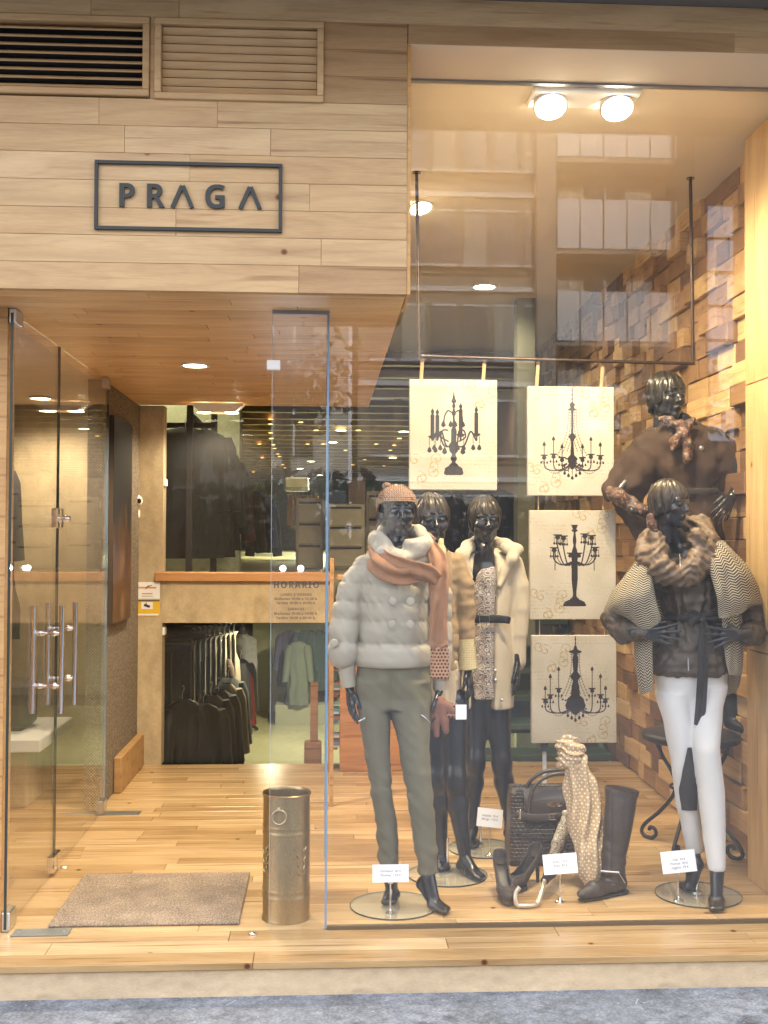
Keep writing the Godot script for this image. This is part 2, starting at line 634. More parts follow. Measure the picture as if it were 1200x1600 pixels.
func wood(called: String, col: Color, kind: int, off: Vector3, rough := 0.45) -> StandardMaterial3D:
	if mats.has(called): return mats[called]
	var m := mat(called, col, rough)
	tri_map(m, Vector3(0.7, 2.6, 2.6), tex["wood%d" % kind], tex["wood%d" % kind], 0.02, false, off)
	return m


func wood_set(called: String, cols: Array, rough := 0.45) -> Array:
	var out := []
	for q in cols.size():
		out.append(wood("%s wood %d" % [called, q], cols[q], q % 2, Vector3(0.37 * q, 0.21 * q + 0.13, 0.29 * q), rough))
	return out


func materials() -> void:
	textures()
	mat("black gloss", lin(0.013, 0.013, 0.015), 0.28).clearcoat_enabled = true
	mats["black gloss"].clearcoat = 0.25
	mats["black gloss"].clearcoat_roughness = 0.15
	mat("bronze hair", lin(0.042, 0.033, 0.024), 0.36, 0.35)
	mat("dark hair", lin(0.022, 0.018, 0.015), 0.28, 0.3)
	mat("chrome", lin(0.8, 0.8, 0.8), 0.12, 1.0)
	mat("steel", lin(0.62, 0.62, 0.62), 0.3, 1.0)
	mat("black iron", lin(0.02, 0.018, 0.017), 0.5, 0.4)
	mat("sign grey", lin(0.035, 0.037, 0.035), 0.6)
	mat("white plastic", lin(0.75, 0.74, 0.72), 0.4)
	mat("card", lin(0.82, 0.82, 0.82), 0.6)
	mat("ink", lin(0.05, 0.05, 0.06), 0.7)
	mat("faint ink", lin(0.35, 0.34, 0.34), 0.7)
	glass_mat("glass", Color(1, 1, 1, 0.01)).metallic_specular = 0.42
	glass_mat("disc glass", lin(0.6, 0.75, 0.7, 0.12))
	glass_mat("inner glass", Color(1, 1, 1, 0.01)).metallic_specular = 0.22
	mat("glass edge", lin(0.16, 0.25, 0.36), 0.15)
	mat("dark edge", lin(0.03, 0.045, 0.04), 0.2)
	tri_map(mat("plaster", lin(0.52, 0.44, 0.30), 0.8), Vector3.ONE * 0.7, tex["stain"], tex["mottle"], 0.05)
	mat("ceiling paint", lin(0.60, 0.52, 0.40), 0.85)
	tri_map(mat("deep ceiling", lin(0.36, 0.37, 0.27), 0.8), Vector3.ONE * 0.5, tex["mottle"])
	tri_map(mat("grey green wall", lin(0.42, 0.45, 0.31), 0.8), Vector3.ONE * 0.5, tex["mottle"])
	tri_map(mat("lower floor paint", lin(0.34, 0.36, 0.25), 0.35), Vector3.ONE * 0.4, tex["stain"])
	tri_map(mat("riser stone", lin(0.60, 0.48, 0.33), 0.75), Vector3(0.9, 2.5, 0.9), tex["stain"], tex["mottle"], 0.15)
	tri_map(mat("slate", lin(0.35, 0.355, 0.37), 0.75), Vector3.ONE * 0.9, tex["pavement"], tex["pavement"], 0.5)
	tri_map(mat("mat fibre", lin(0.40, 0.315, 0.21), 0.95), Vector3.ONE * 2.2, tex["speckle"], tex["speckle"], 0.6)
	tri_map(mat("woven wall", lin(0.66, 0.54, 0.40), 0.8), Vector3.ONE * 2.5, tex["weave"], tex["weave"], 0.5)


func _ready() -> void:
	rng.seed = 11
	var cam := Camera3D.new()
	cam.name = "camera"
	cam.transform = Transform3D(Basis(Vector3(0.9985, 0.0034, 0.0538), Vector3(-0.0048, 0.9997, 0.0253), Vector3(-0.0537, -0.0255, 0.9982)), Vector3(0, 1.5, 4.35))
	cam.fov = 49.2903
	cam.near = 0.05
	cam.far = 400.0
	add_child(cam)
	cam.current = true
	var sky := ProceduralSkyMaterial.new()
	sky.sky_top_color = Color(0.86, 0.89, 0.95)
	sky.sky_horizon_color = Color(0.95, 0.96, 0.99)
	sky.ground_bottom_color = Color(0.2, 0.2, 0.2)
	sky.ground_horizon_color = Color(0.4, 0.4, 0.4)
	sky.sun_angle_max = 1.0
	var env := Environment.new()
	env.background_mode = Environment.BG_SKY
	env.sky = Sky.new()
	env.sky.sky_material = sky
	env.background_energy_multiplier = 3.0
	env.tonemap_mode = Environment.TONE_MAPPER_LINEAR
	env.tonemap_exposure = 1.6
	env.sdfgi_enabled = true
	env.ssao_enabled = true
	env.ssil_enabled = true
	var we := WorldEnvironment.new()
	we.name = "world"
	we.environment = env
	add_child(we)
	var sun := DirectionalLight3D.new()
	sun.name = "sun"
	sun.light_energy = 1.6
	sun.light_angular_distance = 0.6
	sun.light_color = Color(1.0, 0.97, 0.92)
	sun.shadow_enabled = true
	sun.rotation_degrees = Vector3(-28, 172, 0)
	add_child(sun)
	materials()
	ground()
	shell()
	fascia()
	entrance()
	back_rooms()
	display()
	mannequins()
	goods()
	street()


# a lamp face that glows, with the light it gives off
func lamp(called: String, label: String, at: Vector3, r: float, energy: float, warm: Color, down := Vector3.DOWN, spot := 0.0, glow := 12.0, group := "", ring := 0.25) -> Node3D:
	var t := thing(called, label, "ceiling lamp", at, group)
	var turn := Basis(Quaternion(Vector3.DOWN, down))
	var rim := MB.new()
	rim.lathe([Vector2(r * 0.98, 0.01), Vector2(r * 1.0, -0.004), Vector2(r * (1.0 + ring), -0.006), Vector2(r * (1.0 + ring), 0.003)], 24)
	hold("rim", rim.done(), mats["white plastic"], t, Vector3.ZERO, turn)
	var face := MB.new()
	face.lathe([Vector2(0.0, -0.002), Vector2(r * 0.97, -0.002), Vector2(r * 0.97, 0.004)], 20)
	hold("lamp_face", face.done(), glow_mat(warm, glow), t, Vector3.ZERO, turn)
	if energy > 0.0:
		shine(called, at + down * 0.03, energy, warm, r, down, spot, t)
	return t


func glow_mat(warm: Color, glow: float) -> StandardMaterial3D:
	var key := "glow %s %.1f" % [warm.to_html(), glow]
	if not mats.has(key):
		var m := mat(key, Color(0.8, 0.8, 0.8), 0.5)
		m.emission_enabled = true
		m.emission = warm
		m.emission_energy_multiplier = glow
	return mats[key]


func shine(called: String, at: Vector3, energy: float, warm: Color, r: float, down: Vector3, spot: float, t: Node3D) -> void:
	var l: Light3D
	if spot > 0.0:
		var s := SpotLight3D.new()
		s.spot_angle = spot
		s.spot_angle_attenuation = 0.6
		s.spot_range = 40.0
		s.spot_attenuation = 2.0
		s.basis = Basis(Quaternion(Vector3.FORWARD, down))
		l = s
	else:
		var o := OmniLight3D.new()
		o.omni_range = 40.0
		o.omni_attenuation = 2.0
		l = o
	l.name = called + "_light"
	l.light_energy = energy * LAMP
	l.light_color = warm
	l.light_size = r * 0.8
	l.shadow_enabled = true
	l.position = at - t.position
	t.add_child(l, true)


# boards lying side by side: along x, rows across y or z; joints gives the x of the butt ends
func board_row(parent: Node3D, x0: float, x1: float, joints: Array, mid: Vector3, size: Vector3, woods: Array, gap := 0.001, called := "plank", axis := 0) -> void:
	var ends := [x0] + joints + [x1]
	for q in ends.size() - 1:
		var l: float = ends[q + 1] - ends[q] - gap
		if l < 0.01: continue
		l = snappedf(l, 0.001)
		var at := mid
		at.x = (ends[q] + ends[q + 1]) / 2.0
		hold(called, block(Vector3(l, size.y, size.z), 0.0011), woods[rng.randi() % woods.size()], parent, at)


func random_joints(x0: float, x1: float, shortest: float, longest: float) -> Array:
	var out := []
	var x := x0 + rng.randf_range(0.1, longest)
	while x < x1 - 0.1:
		out.append(x)
		x += rng.randf_range(shortest, longest)
	return out


func ground() -> void:
	var s := setting("pavement")
	slab("slab", Vector3(-40, -0.42, 0.29), Vector3(40, -0.122, 7.0), mats["slate"], s)
	var chips := MB.new()   # grit and pale scuffs lying on the stone
	for q in 150:
		var p := Vector3(rng.randf_range(-1.6, 2.2), -0.1215, rng.randf_range(0.34, 0.95))
		var a := rng.randf() * TAU
		var l := rng.randf_range(0.003, 0.010) if q % 12 else rng.randf_range(0.02, 0.06)
		chips.box(p, Vector3(l, 0.0012, rng.randf_range(0.0015, 0.005)), 0.0, Basis(Vector3.UP, a))
	part("grit", chips, mat("pale grit", lin(0.36, 0.38, 0.42), 0.9), s, "stuff")
	var r := setting("road")
	slab("asphalt", Vector3(-60, -0.6, 7.0), Vector3(60, -0.24, 22.0), mat("asphalt", lin(0.05, 0.05, 0.055), 0.8), r)
	var p2 := setting("far_pavement")
	slab("paving", Vector3(-60, -0.6, 22.0), Vector3(60, -0.12, 60.0), mat("far paving", lin(0.14, 0.14, 0.14), 0.8), p2)


func shell() -> void:
	# timber step and floor
	var woods := wood_set("floor", [lin(0.53, 0.39, 0.22), lin(0.57, 0.43, 0.25), lin(0.48, 0.345, 0.185), lin(0.55, 0.41, 0.235), lin(0.60, 0.46, 0.275), lin(0.43, 0.30, 0.155)], 0.26)
	var fl := setting("shop_floor")
	slab("subfloor", Vector3(-4.6, -0.15, -3.19), Vector3(2.4, -0.024, 0.24), mat("subfloor", lin(0.12, 0.08, 0.04), 0.9), fl)
	var step_w := 0.1
	board_row(fl, -2.2, 2.35, [-0.2449], Vector3(0, -0.012, 0.275), Vector3(1, 0.024, 0.11), woods, 0.002)
	board_row(fl, -2.2, 2.35, [-1.0, 0.4657, 1.62], Vector3(0, -0.012, 0.165), Vector3(1, 0.024, 0.107), woods, 0.002)
	board_row(fl, -2.2, 2.35, [-0.35, 0.9], Vector3(0, -0.012, 0.056), Vector3(1, 0.024, 0.107), woods, 0.002)
	var z := -0.002
	var row := 0
	var far_rows := []
	for q in woods.size(): far_rows.append(MB.new())
	while z > -3.17:
		var w := step_w
		var x0 := -4.5 if z < -0.2 else -2.2
		if row < 15:
			board_row(fl, x0, 2.1, random_joints(x0, 2.1, 0.55, 1.3), Vector3(0, -0.012 + 0.0004 * (row % 3), z - w / 2), Vector3(1, 0.024, w - 0.0016), woods, 0.0016)
		else:
			var ends: Array = [x0] + random_joints(x0, 2.1, 0.5, 1.2) + [2.1]
			for q in ends.size() - 1:
				var l: float = ends[q + 1] - ends[q] - 0.0016
				if l > 0.02: far_rows[rng.randi() % woods.size()].box(Vector3((ends[q] + ends[q + 1]) / 2, -0.012 + 0.0004 * (row % 3), z - w / 2), Vector3(l, 0.024, w - 0.0016), 0.0015)
		z -= w
		row += 1
	for q in woods.size(): part("far_planks", far_rows[q], woods[q], fl, "stuff")
	var st := setting("step_riser")
	slab("riser", Vector3(-2.2, -0.2, 0.2), Vector3(2.35, -0.026, 0.318), mats["riser stone"], st, 0.004)
	# ceilings
	var ce := setting("display_ceiling")
	slab("plasterboard", Vector3(0.302, 3.32, -9.5), Vector3(2.4, 3.45, 0.31), mats["ceiling paint"], ce)
	slab("bulkhead_side", Vector3(0.29, 2.43, -3.19), Vector3(0.3015, 3.45, 0.20), mats["ceiling paint"], ce)
	slab("entrance_void", Vector3(-4.6, 2.44, -3.18), Vector3(0.289, 3.45, 0.20), mat("void dark", lin(0.1, 0.09, 0.07), 0.9), ce)
	# walls closing the shop
	var w := setting("back_wall")
	slab("pier", Vector3(-1.30, 0.0, -3.33), Vector3(-1.0762, 2.40, -3.19), mats["plaster"], w)
	slab("spandrel", Vector3(-1.0762, 0.945, -3.33), Vector3(0.06, 1.222, -3.19), mats["plaster"], w)
	var lw := setting("left_wall")
	slab("woven_panel", Vector3(-1.32, 0.0, -3.19), Vector3(-1.235, 2.40, -1.95), mats["woven wall"], lw)
	slab("room_side", Vector3(-4.75, 0.0, -3.4), Vector3(-4.6, 2.6, 0.2), mats["plaster"], lw)
	slab("room_end", Vector3(-4.6, 0.0, -3.40), Vector3(-1.30, 2.45, -3.25), mats["plaster"], lw)
	slab("room_front", Vector3(-4.6, 0.0, -0.16), Vector3(-2.3, 2.44, -0.02), mats["plaster"], lw)
	var rw := setting("right_wall")
	slab("masonry", Vector3(2.05, -0.2, -9.5), Vector3(2.4, 3.32, 0.2), mat("block backing", lin(0.17, 0.10, 0.05), 0.9), rw)
	blocks(rw)
	# canopy and the building's upper wall
	var ca := setting("canopy")
	slab("slab", Vector3(-14, 3.493, 0.30), Vector3(14, 3.85, 1.0), mat("canopy concrete", lin(0.14, 0.13, 0.115), 0.8), ca)
	slab("upper_wall", Vector3(-14, 3.495, -0.3), Vector3(14, 18.0, 0.28), mat("upper wall", lin(0.35, 0.32, 0.28), 0.8), ca)
	var nw := setting("neighbouring_wall")
	slab("left_part", Vector3(-14, -0.13, -0.3), Vector3(-2.2, 3.493, 0.29), mat("upper wall", lin(0.35, 0.32, 0.28), 0.8), nw)
	slab("right_part", Vector3(2.41, -0.13, -0.3), Vector3(14, 3.493, 0.29), mat("upper wall", lin(0.35, 0.32, 0.28), 0.8), nw)


func blocks(parent: Node3D) -> void:
	var cols := [lin(0.52, 0.37, 0.20), lin(0.58, 0.44, 0.25), lin(0.38, 0.245, 0.125), lin(0.28, 0.17, 0.085), lin(0.20, 0.12, 0.07), lin(0.48, 0.33, 0.18), lin(0.66, 0.50, 0.28)]
	var woods := wood_set("block", cols, 0.5)
	var rest := []
	for q in woods.size(): rest.append(MB.new())
	var h := 0.107
	var count := 0
	for r in 31:
		var y := r * h + h / 2.0 + 0.012
		var z := -0.56 - rng.randf_range(0.0, 0.2)
		while z > -5.6:
			var l := snappedf(rng.randf_range(0.10, 0.34), 0.04)
			var d: float = [0.035, 0.04, 0.045, 0.052, 0.06, 0.07, 0.085][rng.randi() % 7]
			var pick := rng.randi() % 10
			var k: int = [0, 1, 2, 3, 4, 5, 6, 2, 4, 3][pick]
			if z < -3.2 and y < 0.6:
				break
			if count < 296 and z > -3.7:
				hold("wood_block", block(Vector3(l - 0.003, h - 0.003, d), 0.003), woods[k], parent, Vector3(2.05 - d / 2.0 + 0.0, y, z - l / 2.0), Basis(Vector3.UP, PI / 2))
				count += 1
			else:
				rest[k].box(Vector3(2.05 - d / 2.0, y, z - l / 2.0), Vector3(d, h - 0.003, l - 0.003), 0.003)
			z -= l
	for q in woods.size(): part("far_blocks", rest[q], woods[q], parent, "stuff")


func fascia() -> void:
	var woods := wood_set("fascia", [lin(0.60, 0.42, 0.235), lin(0.56, 0.385, 0.21), lin(0.65, 0.475, 0.285), lin(0.44, 0.285, 0.15), lin(0.60, 0.435, 0.25), lin(0.58, 0.415, 0.235)], 0.55)
	var fa := setting("fascia_wall")
	var z0 := 0.29
	var zf := 0.312
	slab("backing_left", Vector3(-2.2, 2.43, 0.20), Vector3(0.296, 3.493, z0 - 0.06), mat("board backing", lin(0.22, 0.14, 0.07), 0.9), fa)
	slab("backing_top", Vector3(0.296, 3.335, 0.20), Vector3(2.41, 3.493, z0), mat("subfloor", lin(0.12, 0.08, 0.04), 0.9), fa)
	var h := 0.0998
	var jl := [[-0.0953], [-0.0147], [-0.5393], [-0.0575], [-0.4905], [-0.7251, -0.2002], [-0.8174, -0.3928], [], [], [], [-0.85, -0.5341]]
	var lv := [-1.28, -0.6383]
	var rv := [-0.6199, -0.0086]
	var vy0 := 3.1011
	var vy1 := 3.3917
	for r in 11:
		var y: float = 2.397 + h * r
		var y1: float = minf(y + h - 0.0009, 3.492)
		var right := 0.298 if y < 3.3 else 2.41
		var mid := Vector3(0, (y + y1) / 2, (z0 - 0.055 + zf) / 2)
		var sz := Vector3(1, y1 - y, zf - z0 + 0.055)
		if r >= 7 and r <= 9:
			board_row(fa, -2.2, lv[0], [], mid, sz, woods)
			board_row(fa, lv[1] + 0.001, rv[0] - 0.001, [], mid, Vector3(1, sz.y, sz.z), woods)
			board_row(fa, rv[1], right, ([1.1] if right > 1.0 else []), mid, sz, woods)
			if r == 9: board_row(fa, 0.3, 2.41, [1.52], Vector3(0, (3.322 + y1) / 2, mid.z), Vector3(1, y1 - 3.322, sz.z), woods)
		else:
			board_row(fa, -2.2, right, jl[r], mid, sz, woods)
	# the edge boards that turn under
	var edge := wood_set("edge", [lin(0.60, 0.34, 0.12), lin(0.56, 0.31, 0.105)], 0.4)
	board_row(fa, 0.3, 2.41, [1.35], Vector3(0, 3.3335, 0.117), Vector3(1, 0.02, 0.232), edge, 0.002, "soffit_board")
	# right end of the fascia, seen from the window side
	slab("end_board", Vector3(0.2985, 2.397, 0.0), Vector3(0.3105, 3.322, 0.310), edge[0], fa)
	vent("vent_grille", "timber louvre vent at the left edge with dark open slots", lv[0], lv[1], vy0, vy1 - 0.002, 0.55, woods[1])
	vent("vent_grille", "timber louvre vent with closed slats right of the dark open one", rv[0], rv[1], vy0 - 0.008, vy1 - 0.002, 1.02, woods[0])
	# sign: a thin dark frame round five spaced letters
	var s := thing("shop_sign", "dark metal shop sign of five spaced letters in a thin rectangular frame", "sign", Vector3(-0.4928, 2.7388, 0.313))
	var sw := 0.672
	var sh := 0.238
	for q in [[Vector3(0, sh / 2, 0.006), Vector3(sw, 0.0125, 0.012)], [Vector3(0, -sh / 2, 0.006), Vector3(sw, 0.0125, 0.012)], [Vector3(-sw / 2 + 0.006, 0, 0.006), Vector3(0.0125, sh - 0.0128, 0.0118)], [Vector3(sw / 2 - 0.006, 0, 0.006), Vector3(0.0125, sh - 0.0128, 0.0118)]]:
		hold("frame_bar", block(q[1], 0.001), mats["sign grey"], s, q[0])
	var xs := [-0.7167, -0.6163, -0.5157, -0.3987, -0.2722]
	for q in 5:
		var x: float = xs[q] - s.position.x
		if q == 2 or q == 4:
			var lb := MB.new()
			for sgn in [-1.0, 1.0]:
				lb.box(Vector3(x + sgn * 0.0185, -0.001, 0.005), Vector3(0.0145, 0.0865, 0.009 - 0.0004 * sgn), 0.0, Basis(Vector3.BACK, sgn * 0.40))
			hold("letter", lb.done(), mats["sign grey"], s)
		else:
			hold("letter", lettering("x", ["P", "R", "", "G", ""][q], 0.0845, 0.009, mats["sign grey"], s, Vector3(9, 9, 9), Basis.IDENTITY, true).mesh, mats["sign grey"], s, Vector3(x, -0.0005, 0.0052))
			s.get_node("x").free()


func vent(called: String, label: String, x0: float, x1: float, y0: float, y1: float, tilt: float, m: Material) -> void:
	var t := thing(called, label, "vent", Vector3((x0 + x1) / 2, (y0 + y1) / 2, 0.30), "louvre vents above the sign")
	var w := x1 - x0
	var h := y1 - y0
	var b := 0.024
	hold("dark_back", block(Vector3(w - 0.004, h - 0.004, 0.01), 0.0), mat("dark void", lin(0.012, 0.011, 0.01), 0.9), t, Vector3(0, 0, -0.045))
	hold("frame_rail", block(Vector3(w, b, 0.05), 0.003), m, t, Vector3(0, h / 2 - b / 2, 0))
	hold("frame_rail", block(Vector3(w, b, 0.05), 0.003), m, t, Vector3(0, -h / 2 + b / 2, 0))
	hold("frame_stile", block(Vector3(b, h - 2 * b - 0.001, 0.049), 0.003), m, t, Vector3(-w / 2 + b / 2, 0, 0))
	hold("frame_stile", block(Vector3(b, h - 2 * b - 0.001, 0.049), 0.003), m, t, Vector3(w / 2 - b / 2, 0, 0))
	var n := 8
	for q in n:
		var y := -h / 2 + b + (h - 2 * b) * (q + 0.5) / n
		hold("slat", block(Vector3(w - 2 * b - 0.002, 0.0275 if tilt > 0.8 else 0.027, 0.006), 0.0015), m, t, Vector3(0, y, -0.002), Basis(Vector3.RIGHT, tilt if tilt < 0.8 else 0.5) if tilt > 0.8 else Basis(Vector3.RIGHT, -1.0))


func pane(called: String, a: Vector3, b: Vector3, parent: Node3D) -> MeshInstance3D:
	return slab(called, a, b, mats["glass" if called == "pane" else "inner glass"], parent)


func entrance() -> void:
	# boarded soffit
	var woods := wood_set("soffit", [lin(0.72, 0.50, 0.27), lin(0.76, 0.54, 0.30), lin(0.66, 0.44, 0.225), lin(0.74, 0.52, 0.285)], 0.4)
	var so := setting("entrance_soffit")
	var z := 0.286
	var r := 0
	var far := []
	for q in woods.size(): far.append(MB.new())
	while z > -3.15:
		var js := random_joints(-1.3, 0.297, 0.5, 1.2)
		if r < 34:
			board_row(so, -1.3, 0.2955, js, Vector3(0, 2.407 + 0.0004 * (r % 3), z - 0.05), Vector3(1, 0.024, 0.0985), woods, 0.0016)
		z -= 0.1
		r += 1
	slab("room_soffit", Vector3(-4.6, 2.396, -3.2), Vector3(-1.3, 2.44, 0.2), mats["ceiling paint"], so)
	# timber post left of the doors
	var po := thing("timber_post", "timber post at the left edge beside the glass doors", "post", Vector3(-1.75, 0, 0.0))
	slab("board", Vector3(-2.2, 0.0, -0.12), Vector3(-1.223, 2.396, -0.012), wood("post wood", lin(0.55, 0.34, 0.15), 0, Vector3(0.2, 0.4, 0.1)), po)
	# pair of glass doors on the left
	for k in 2:
		var za := -0.012 if k == 0 else -0.785
		var zb := -0.775 if k == 0 else -1.93
		var d := thing("glass_door", ["nearer glass door leaf of the pair on the left, hinged at the front edge", "farther glass door leaf of the pair on the left, hinged beside the woven wall"][k], "glass door", Vector3(-1.206, 0, za), "pair of frameless glass doors")
		pane("pane", Vector3(-1.211, 0.012, zb), Vector3(-1.201, 2.375, za), d)
		slab("front_edge", Vector3(-1.2112, 0.012, za), Vector3(-1.2008, 2.375, za + 0.0022), mats["dark edge"], d)
		slab("back_edge", Vector3(-1.2112, 0.012, zb - 0.0022), Vector3(-1.2008, 2.375, zb), mats["dark edge"] if k == 0 else mats["glass edge"], d)
		var hz := za - 0.05 if k == 0 else zb + 0.05
		slab("top_hinge", Vector3(-1.220, 2.335, hz - 0.05), Vector3(-1.192, 2.394, hz + 0.05), mats["steel"], d, 0.004)
		slab("bottom_hinge", Vector3(-1.222, 0.002, hz - 0.05), Vector3(-1.190, 0.075, hz + 0.05), mats["steel"], d, 0.004)
		slab("bottom_bolt", Vector3(-1.222, 0.012, (zb + 0.004) if k == 0 else (za - 0.06)), Vector3(-1.19, 0.09, (zb + 0.06) if k == 0 else (za - 0.004)), mats["chrome"], d, 0.005)
		slab("lock_plate", Vector3(-1.220, 1.55, (zb + 0.004) if k == 0 else (za - 0.055)), Vector3(-1.192, 1.64, (zb + 0.055) if k == 0 else (za - 0.004)), mats["chrome"], d, 0.004)
		var pz := zb + 0.155 if k == 0 else za - 0.10
		for side in [-1.0, 1.0]:
			var b := MB.new()
			var x: float = -1.206 + side * 0.062
			b.tube([Vector3(x, 0.74, pz), Vector3(x, 1.21, pz)], [0.0125], 14)
			var g := part("pull_handle", b, mats["chrome"], d)
			var c := MB.new()
			for y in [0.86, 1.09]:
				c.lathe([Vector2(0.006, 0), Vector2(0.016, 0.025), Vector2(0.006, 0.05), Vector2(0.006, 0.055)], 12, Transform3D(Basis(Vector3.BACK, side * PI / 2), Vector3(-1.206 + side * 0.055, y, pz)))
			part("standoff", c, mats["chrome"], g)
	# knob of the lock
	var kb := MB.new()
	kb.lathe([Vector2(0.0, 0), Vector2(0.014, 0.002), Vector2(0.017, 0.02), Vector2(0.012, 0.034), Vector2(0.0, 0.036)], 14, Transform3D(Basis(Vector3.BACK, -PI / 2), Vector3(-1.192, 1.595, -0.82)))
	part("lock_knob", kb, mats["chrome"], get_node("glass_door_001"))
	for q in [[Vector3(-1.0669, 0, -0.0052), 0.17, "steel floor plate of the door pivot near the front step"], [Vector3(-1.1171, 0, -1.8733), 0.19, "steel floor plate of the door pivot by the woven wall"]]:
		var p := thing("floor_plate", q[2], "floor plate", q[0], "steel pivot plates in the floor")
		hold("plate", block(Vector3(q[1] * 1.25, 0.005, 0.075), 0.001), mat("dull steel", lin(0.25, 0.27, 0.27), 0.45, 0.8), p, Vector3(0, 0.003, 0))
		for s in [-1.0, 1.0]:
			var sc := MB.new()
			sc.lathe([Vector2(0.005, 0), Vector2(0.005, 0.002), Vector2(0, 0.0025)], 10, Transform3D(Basis.IDENTITY, Vector3(s * q[1] * 0.5, 0.0055, 0)))
			hold("screw", sc.done(), mats["steel"], p)
	for q in [[Vector3(-0.263, 0, 0.0441), "small round floor stop on the step below the bin"], [Vector3(-1.1784, 0, -0.8587), "small round floor stop beside the door bolt"]]:
		var b := MB.new()
		b.lathe([Vector2(0.016, 0), Vector2(0.016, 0.004), Vector2(0.012, 0.007), Vector2(0, 0.008)], 16)
		var p := thing("floor_stop", q[1], "floor stop", q[0])
		hold("cap", b.done(), mats["steel"], p)
	# panes of the front
	var xp := 0.0178
	var f := thing("corner_pane", "narrow fixed glass pane with opening hours beside the bin", "glass pane", Vector3(-0.1, 0, 0))
	pane("pane", Vector3(-0.2028, 0.002, -0.006), Vector3(xp - 0.008, 2.394, 0.004), f)
	slab("glass_edge", Vector3(xp - 0.0078, 0.002, -0.0062), Vector3(xp - 0.0002, 2.394, 0.0048), mats["glass edge"], f)
	slab("left_glass_edge", Vector3(-0.2028 - 0.0016, 0.002, -0.0062), Vector3(-0.2028 - 0.0001, 2.394, 0.0042), glass_mat("pale edge", lin(0.5, 0.6, 0.62, 0.5)), f)
	slab("top_channel", Vector3(-0.2028, 2.381, -0.012), Vector3(xp, 2.3952, 0.010), mat("channel grey", lin(0.30, 0.31, 0.32), 0.4, 0.6), f)
	slab("clip", Vector3(-0.2251, 2.1626, -0.012), Vector3(-0.1729, 2.2001, 0.012), mats["white plastic"], f, 0.003)
	var lines := [["HORARIO", 914, 0.0335, true, 7], ["LUNES A VIERNES", 929, 0.0135, true, 2], ["Mañanas 10:00 a 13:30 h.", 935.5, 0.0135, true, 1], ["Tardes 16:00 a 20:00 h.", 942, 0.0135, true, 1], ["SABADOS", 951.5, 0.0135, true, 2], ["Mañanas 10:00 a 14:00 h.", 958.5, 0.0135, true, 1], ["Tardes 16:30 a 20:00 h.", 965.5, 0.0135, true, 1]]
	var ys := [1.3262, 1.289, 1.2728, 1.2567, 1.2332, 1.2158, 1.1985]
	for q in lines.size():
		lettering("lettering", lines[q][0], lines[q][2] * 0.74, 0.001, mat("vinyl brown", lin(0.07, 0.055, 0.05), 0.6), f, Vector3(-0.1061 + 0.1, ys[q], 0.0055), Basis.IDENTITY, lines[q][3], lines[q][4])
	var side := thing("return_pane", "glass pane running back from the corner between entrance and display", "glass pane", Vector3(xp, 0, -0.6))
	pane("pane", Vector3(xp - 0.010, 0.003, -0.98), Vector3(xp, 2.394, -0.0075), side)
	slab("back_edge", Vector3(xp - 0.0102, 0.003, -0.9822), Vector3(xp + 0.0002, 2.394, -0.98), mats["glass edge"], side)
	# display window
	var wn := thing("display_window", "large glass display window in front of the mannequins", "shop window", Vector3(1.1, 0, 0))
	pane("pane", Vector3(xp + 0.001, 0.014, -0.006), Vector3(2.05, 3.318, 0.004), wn)
	slab("bottom_channel", Vector3(xp + 0.001, 0.0005, -0.013), Vector3(2.05, 0.0135, 0.011), mat("channel bronze", lin(0.16, 0.12, 0.08), 0.5, 0.5), wn)
	slab("top_channel", Vector3(0.312, 3.312, -0.014), Vector3(2.05, 3.3225, 0.012), mat("channel grey", lin(0.3, 0.31, 0.32), 0.4, 0.6), wn)
	# doormat
	var m := thing("doormat", "brown fibre doormat lying on the entrance floor", "doormat", Vector3(-0.69, 0.001, -0.39))
	hold("pile", block(Vector3(0.735, 0.012, 0.66), 0.004), mats["mat fibre"], m, Vector3(0, 0.006, 0), Basis(Vector3.UP, 0.0))
	bin()
	# lamps in the soffit
	var cool := Color(1.0, 0.92, 0.78)
	lamp("recessed_downlight", "round recessed downlight glowing in the boarded entrance soffit", Vector3(-0.662, 2.392, -1.38), 0.06, 6.5, cool, Vector3.DOWN, 75.0, 16.0)
	var bx := thing("box_lamp", "white twin lamp box at the back edge of the entrance soffit", "ceiling lamp", Vector3(-0.70, 2.39, -3.02))
	var bb := MB.new()
	bb.lathe([Vector2(0.105, -0.055), Vector2(0.16, 0.0)], 4, Transform3D(Basis(Vector3.UP, PI / 4).scaled(Vector3(1.5, 1, 0.8)), Vector3(0, 0, 0)))
	hold("housing", bb.done(), mats["white plastic"], bx)
	for s in [-1.0, 1.0]:
		var fc := MB.new()
		fc.lathe([Vector2(0.0, -0.004), Vector2(0.045, -0.004), Vector2(0.045, 0.0)], 18)
		hold("lamp_face", fc.done(), glow_mat(cool, 12.0), bx, Vector3(s * 0.09, -0.052, 0))
	shine("box_lamp", Vector3(-0.70, 2.31, -3.02), 1.8, cool, 0.08, Vector3.DOWN, 80.0, bx)
	lamp("side_room_lamp", "ceiling lamp shining in the room behind the left glass doors", Vector3(-1.78, 2.386, -2.75), 0.06, 2.8, cool, Vector3.DOWN, 80.0, 16.0)
	# camera, sensor and notice on the back wall
	var c := thing("security_camera", "small white dome camera with a dark lens on the beige wall", "camera", Vector3(-1.2501, 1.7575, -3.19))
	var cb := MB.new()
	cb.lathe([Vector2(0.0, 0.0), Vector2(0.035, 0.0), Vector2(0.042, 0.02), Vector2(0.036, 0.05), Vector2(0.02, 0.066), Vector2(0.0, 0.07)], 18, Transform3D(Basis(Vector3.RIGHT, PI / 2), Vector3.ZERO))
	hold("housing", cb.done(), mats["white plastic"], c)
	var ln := MB.new()
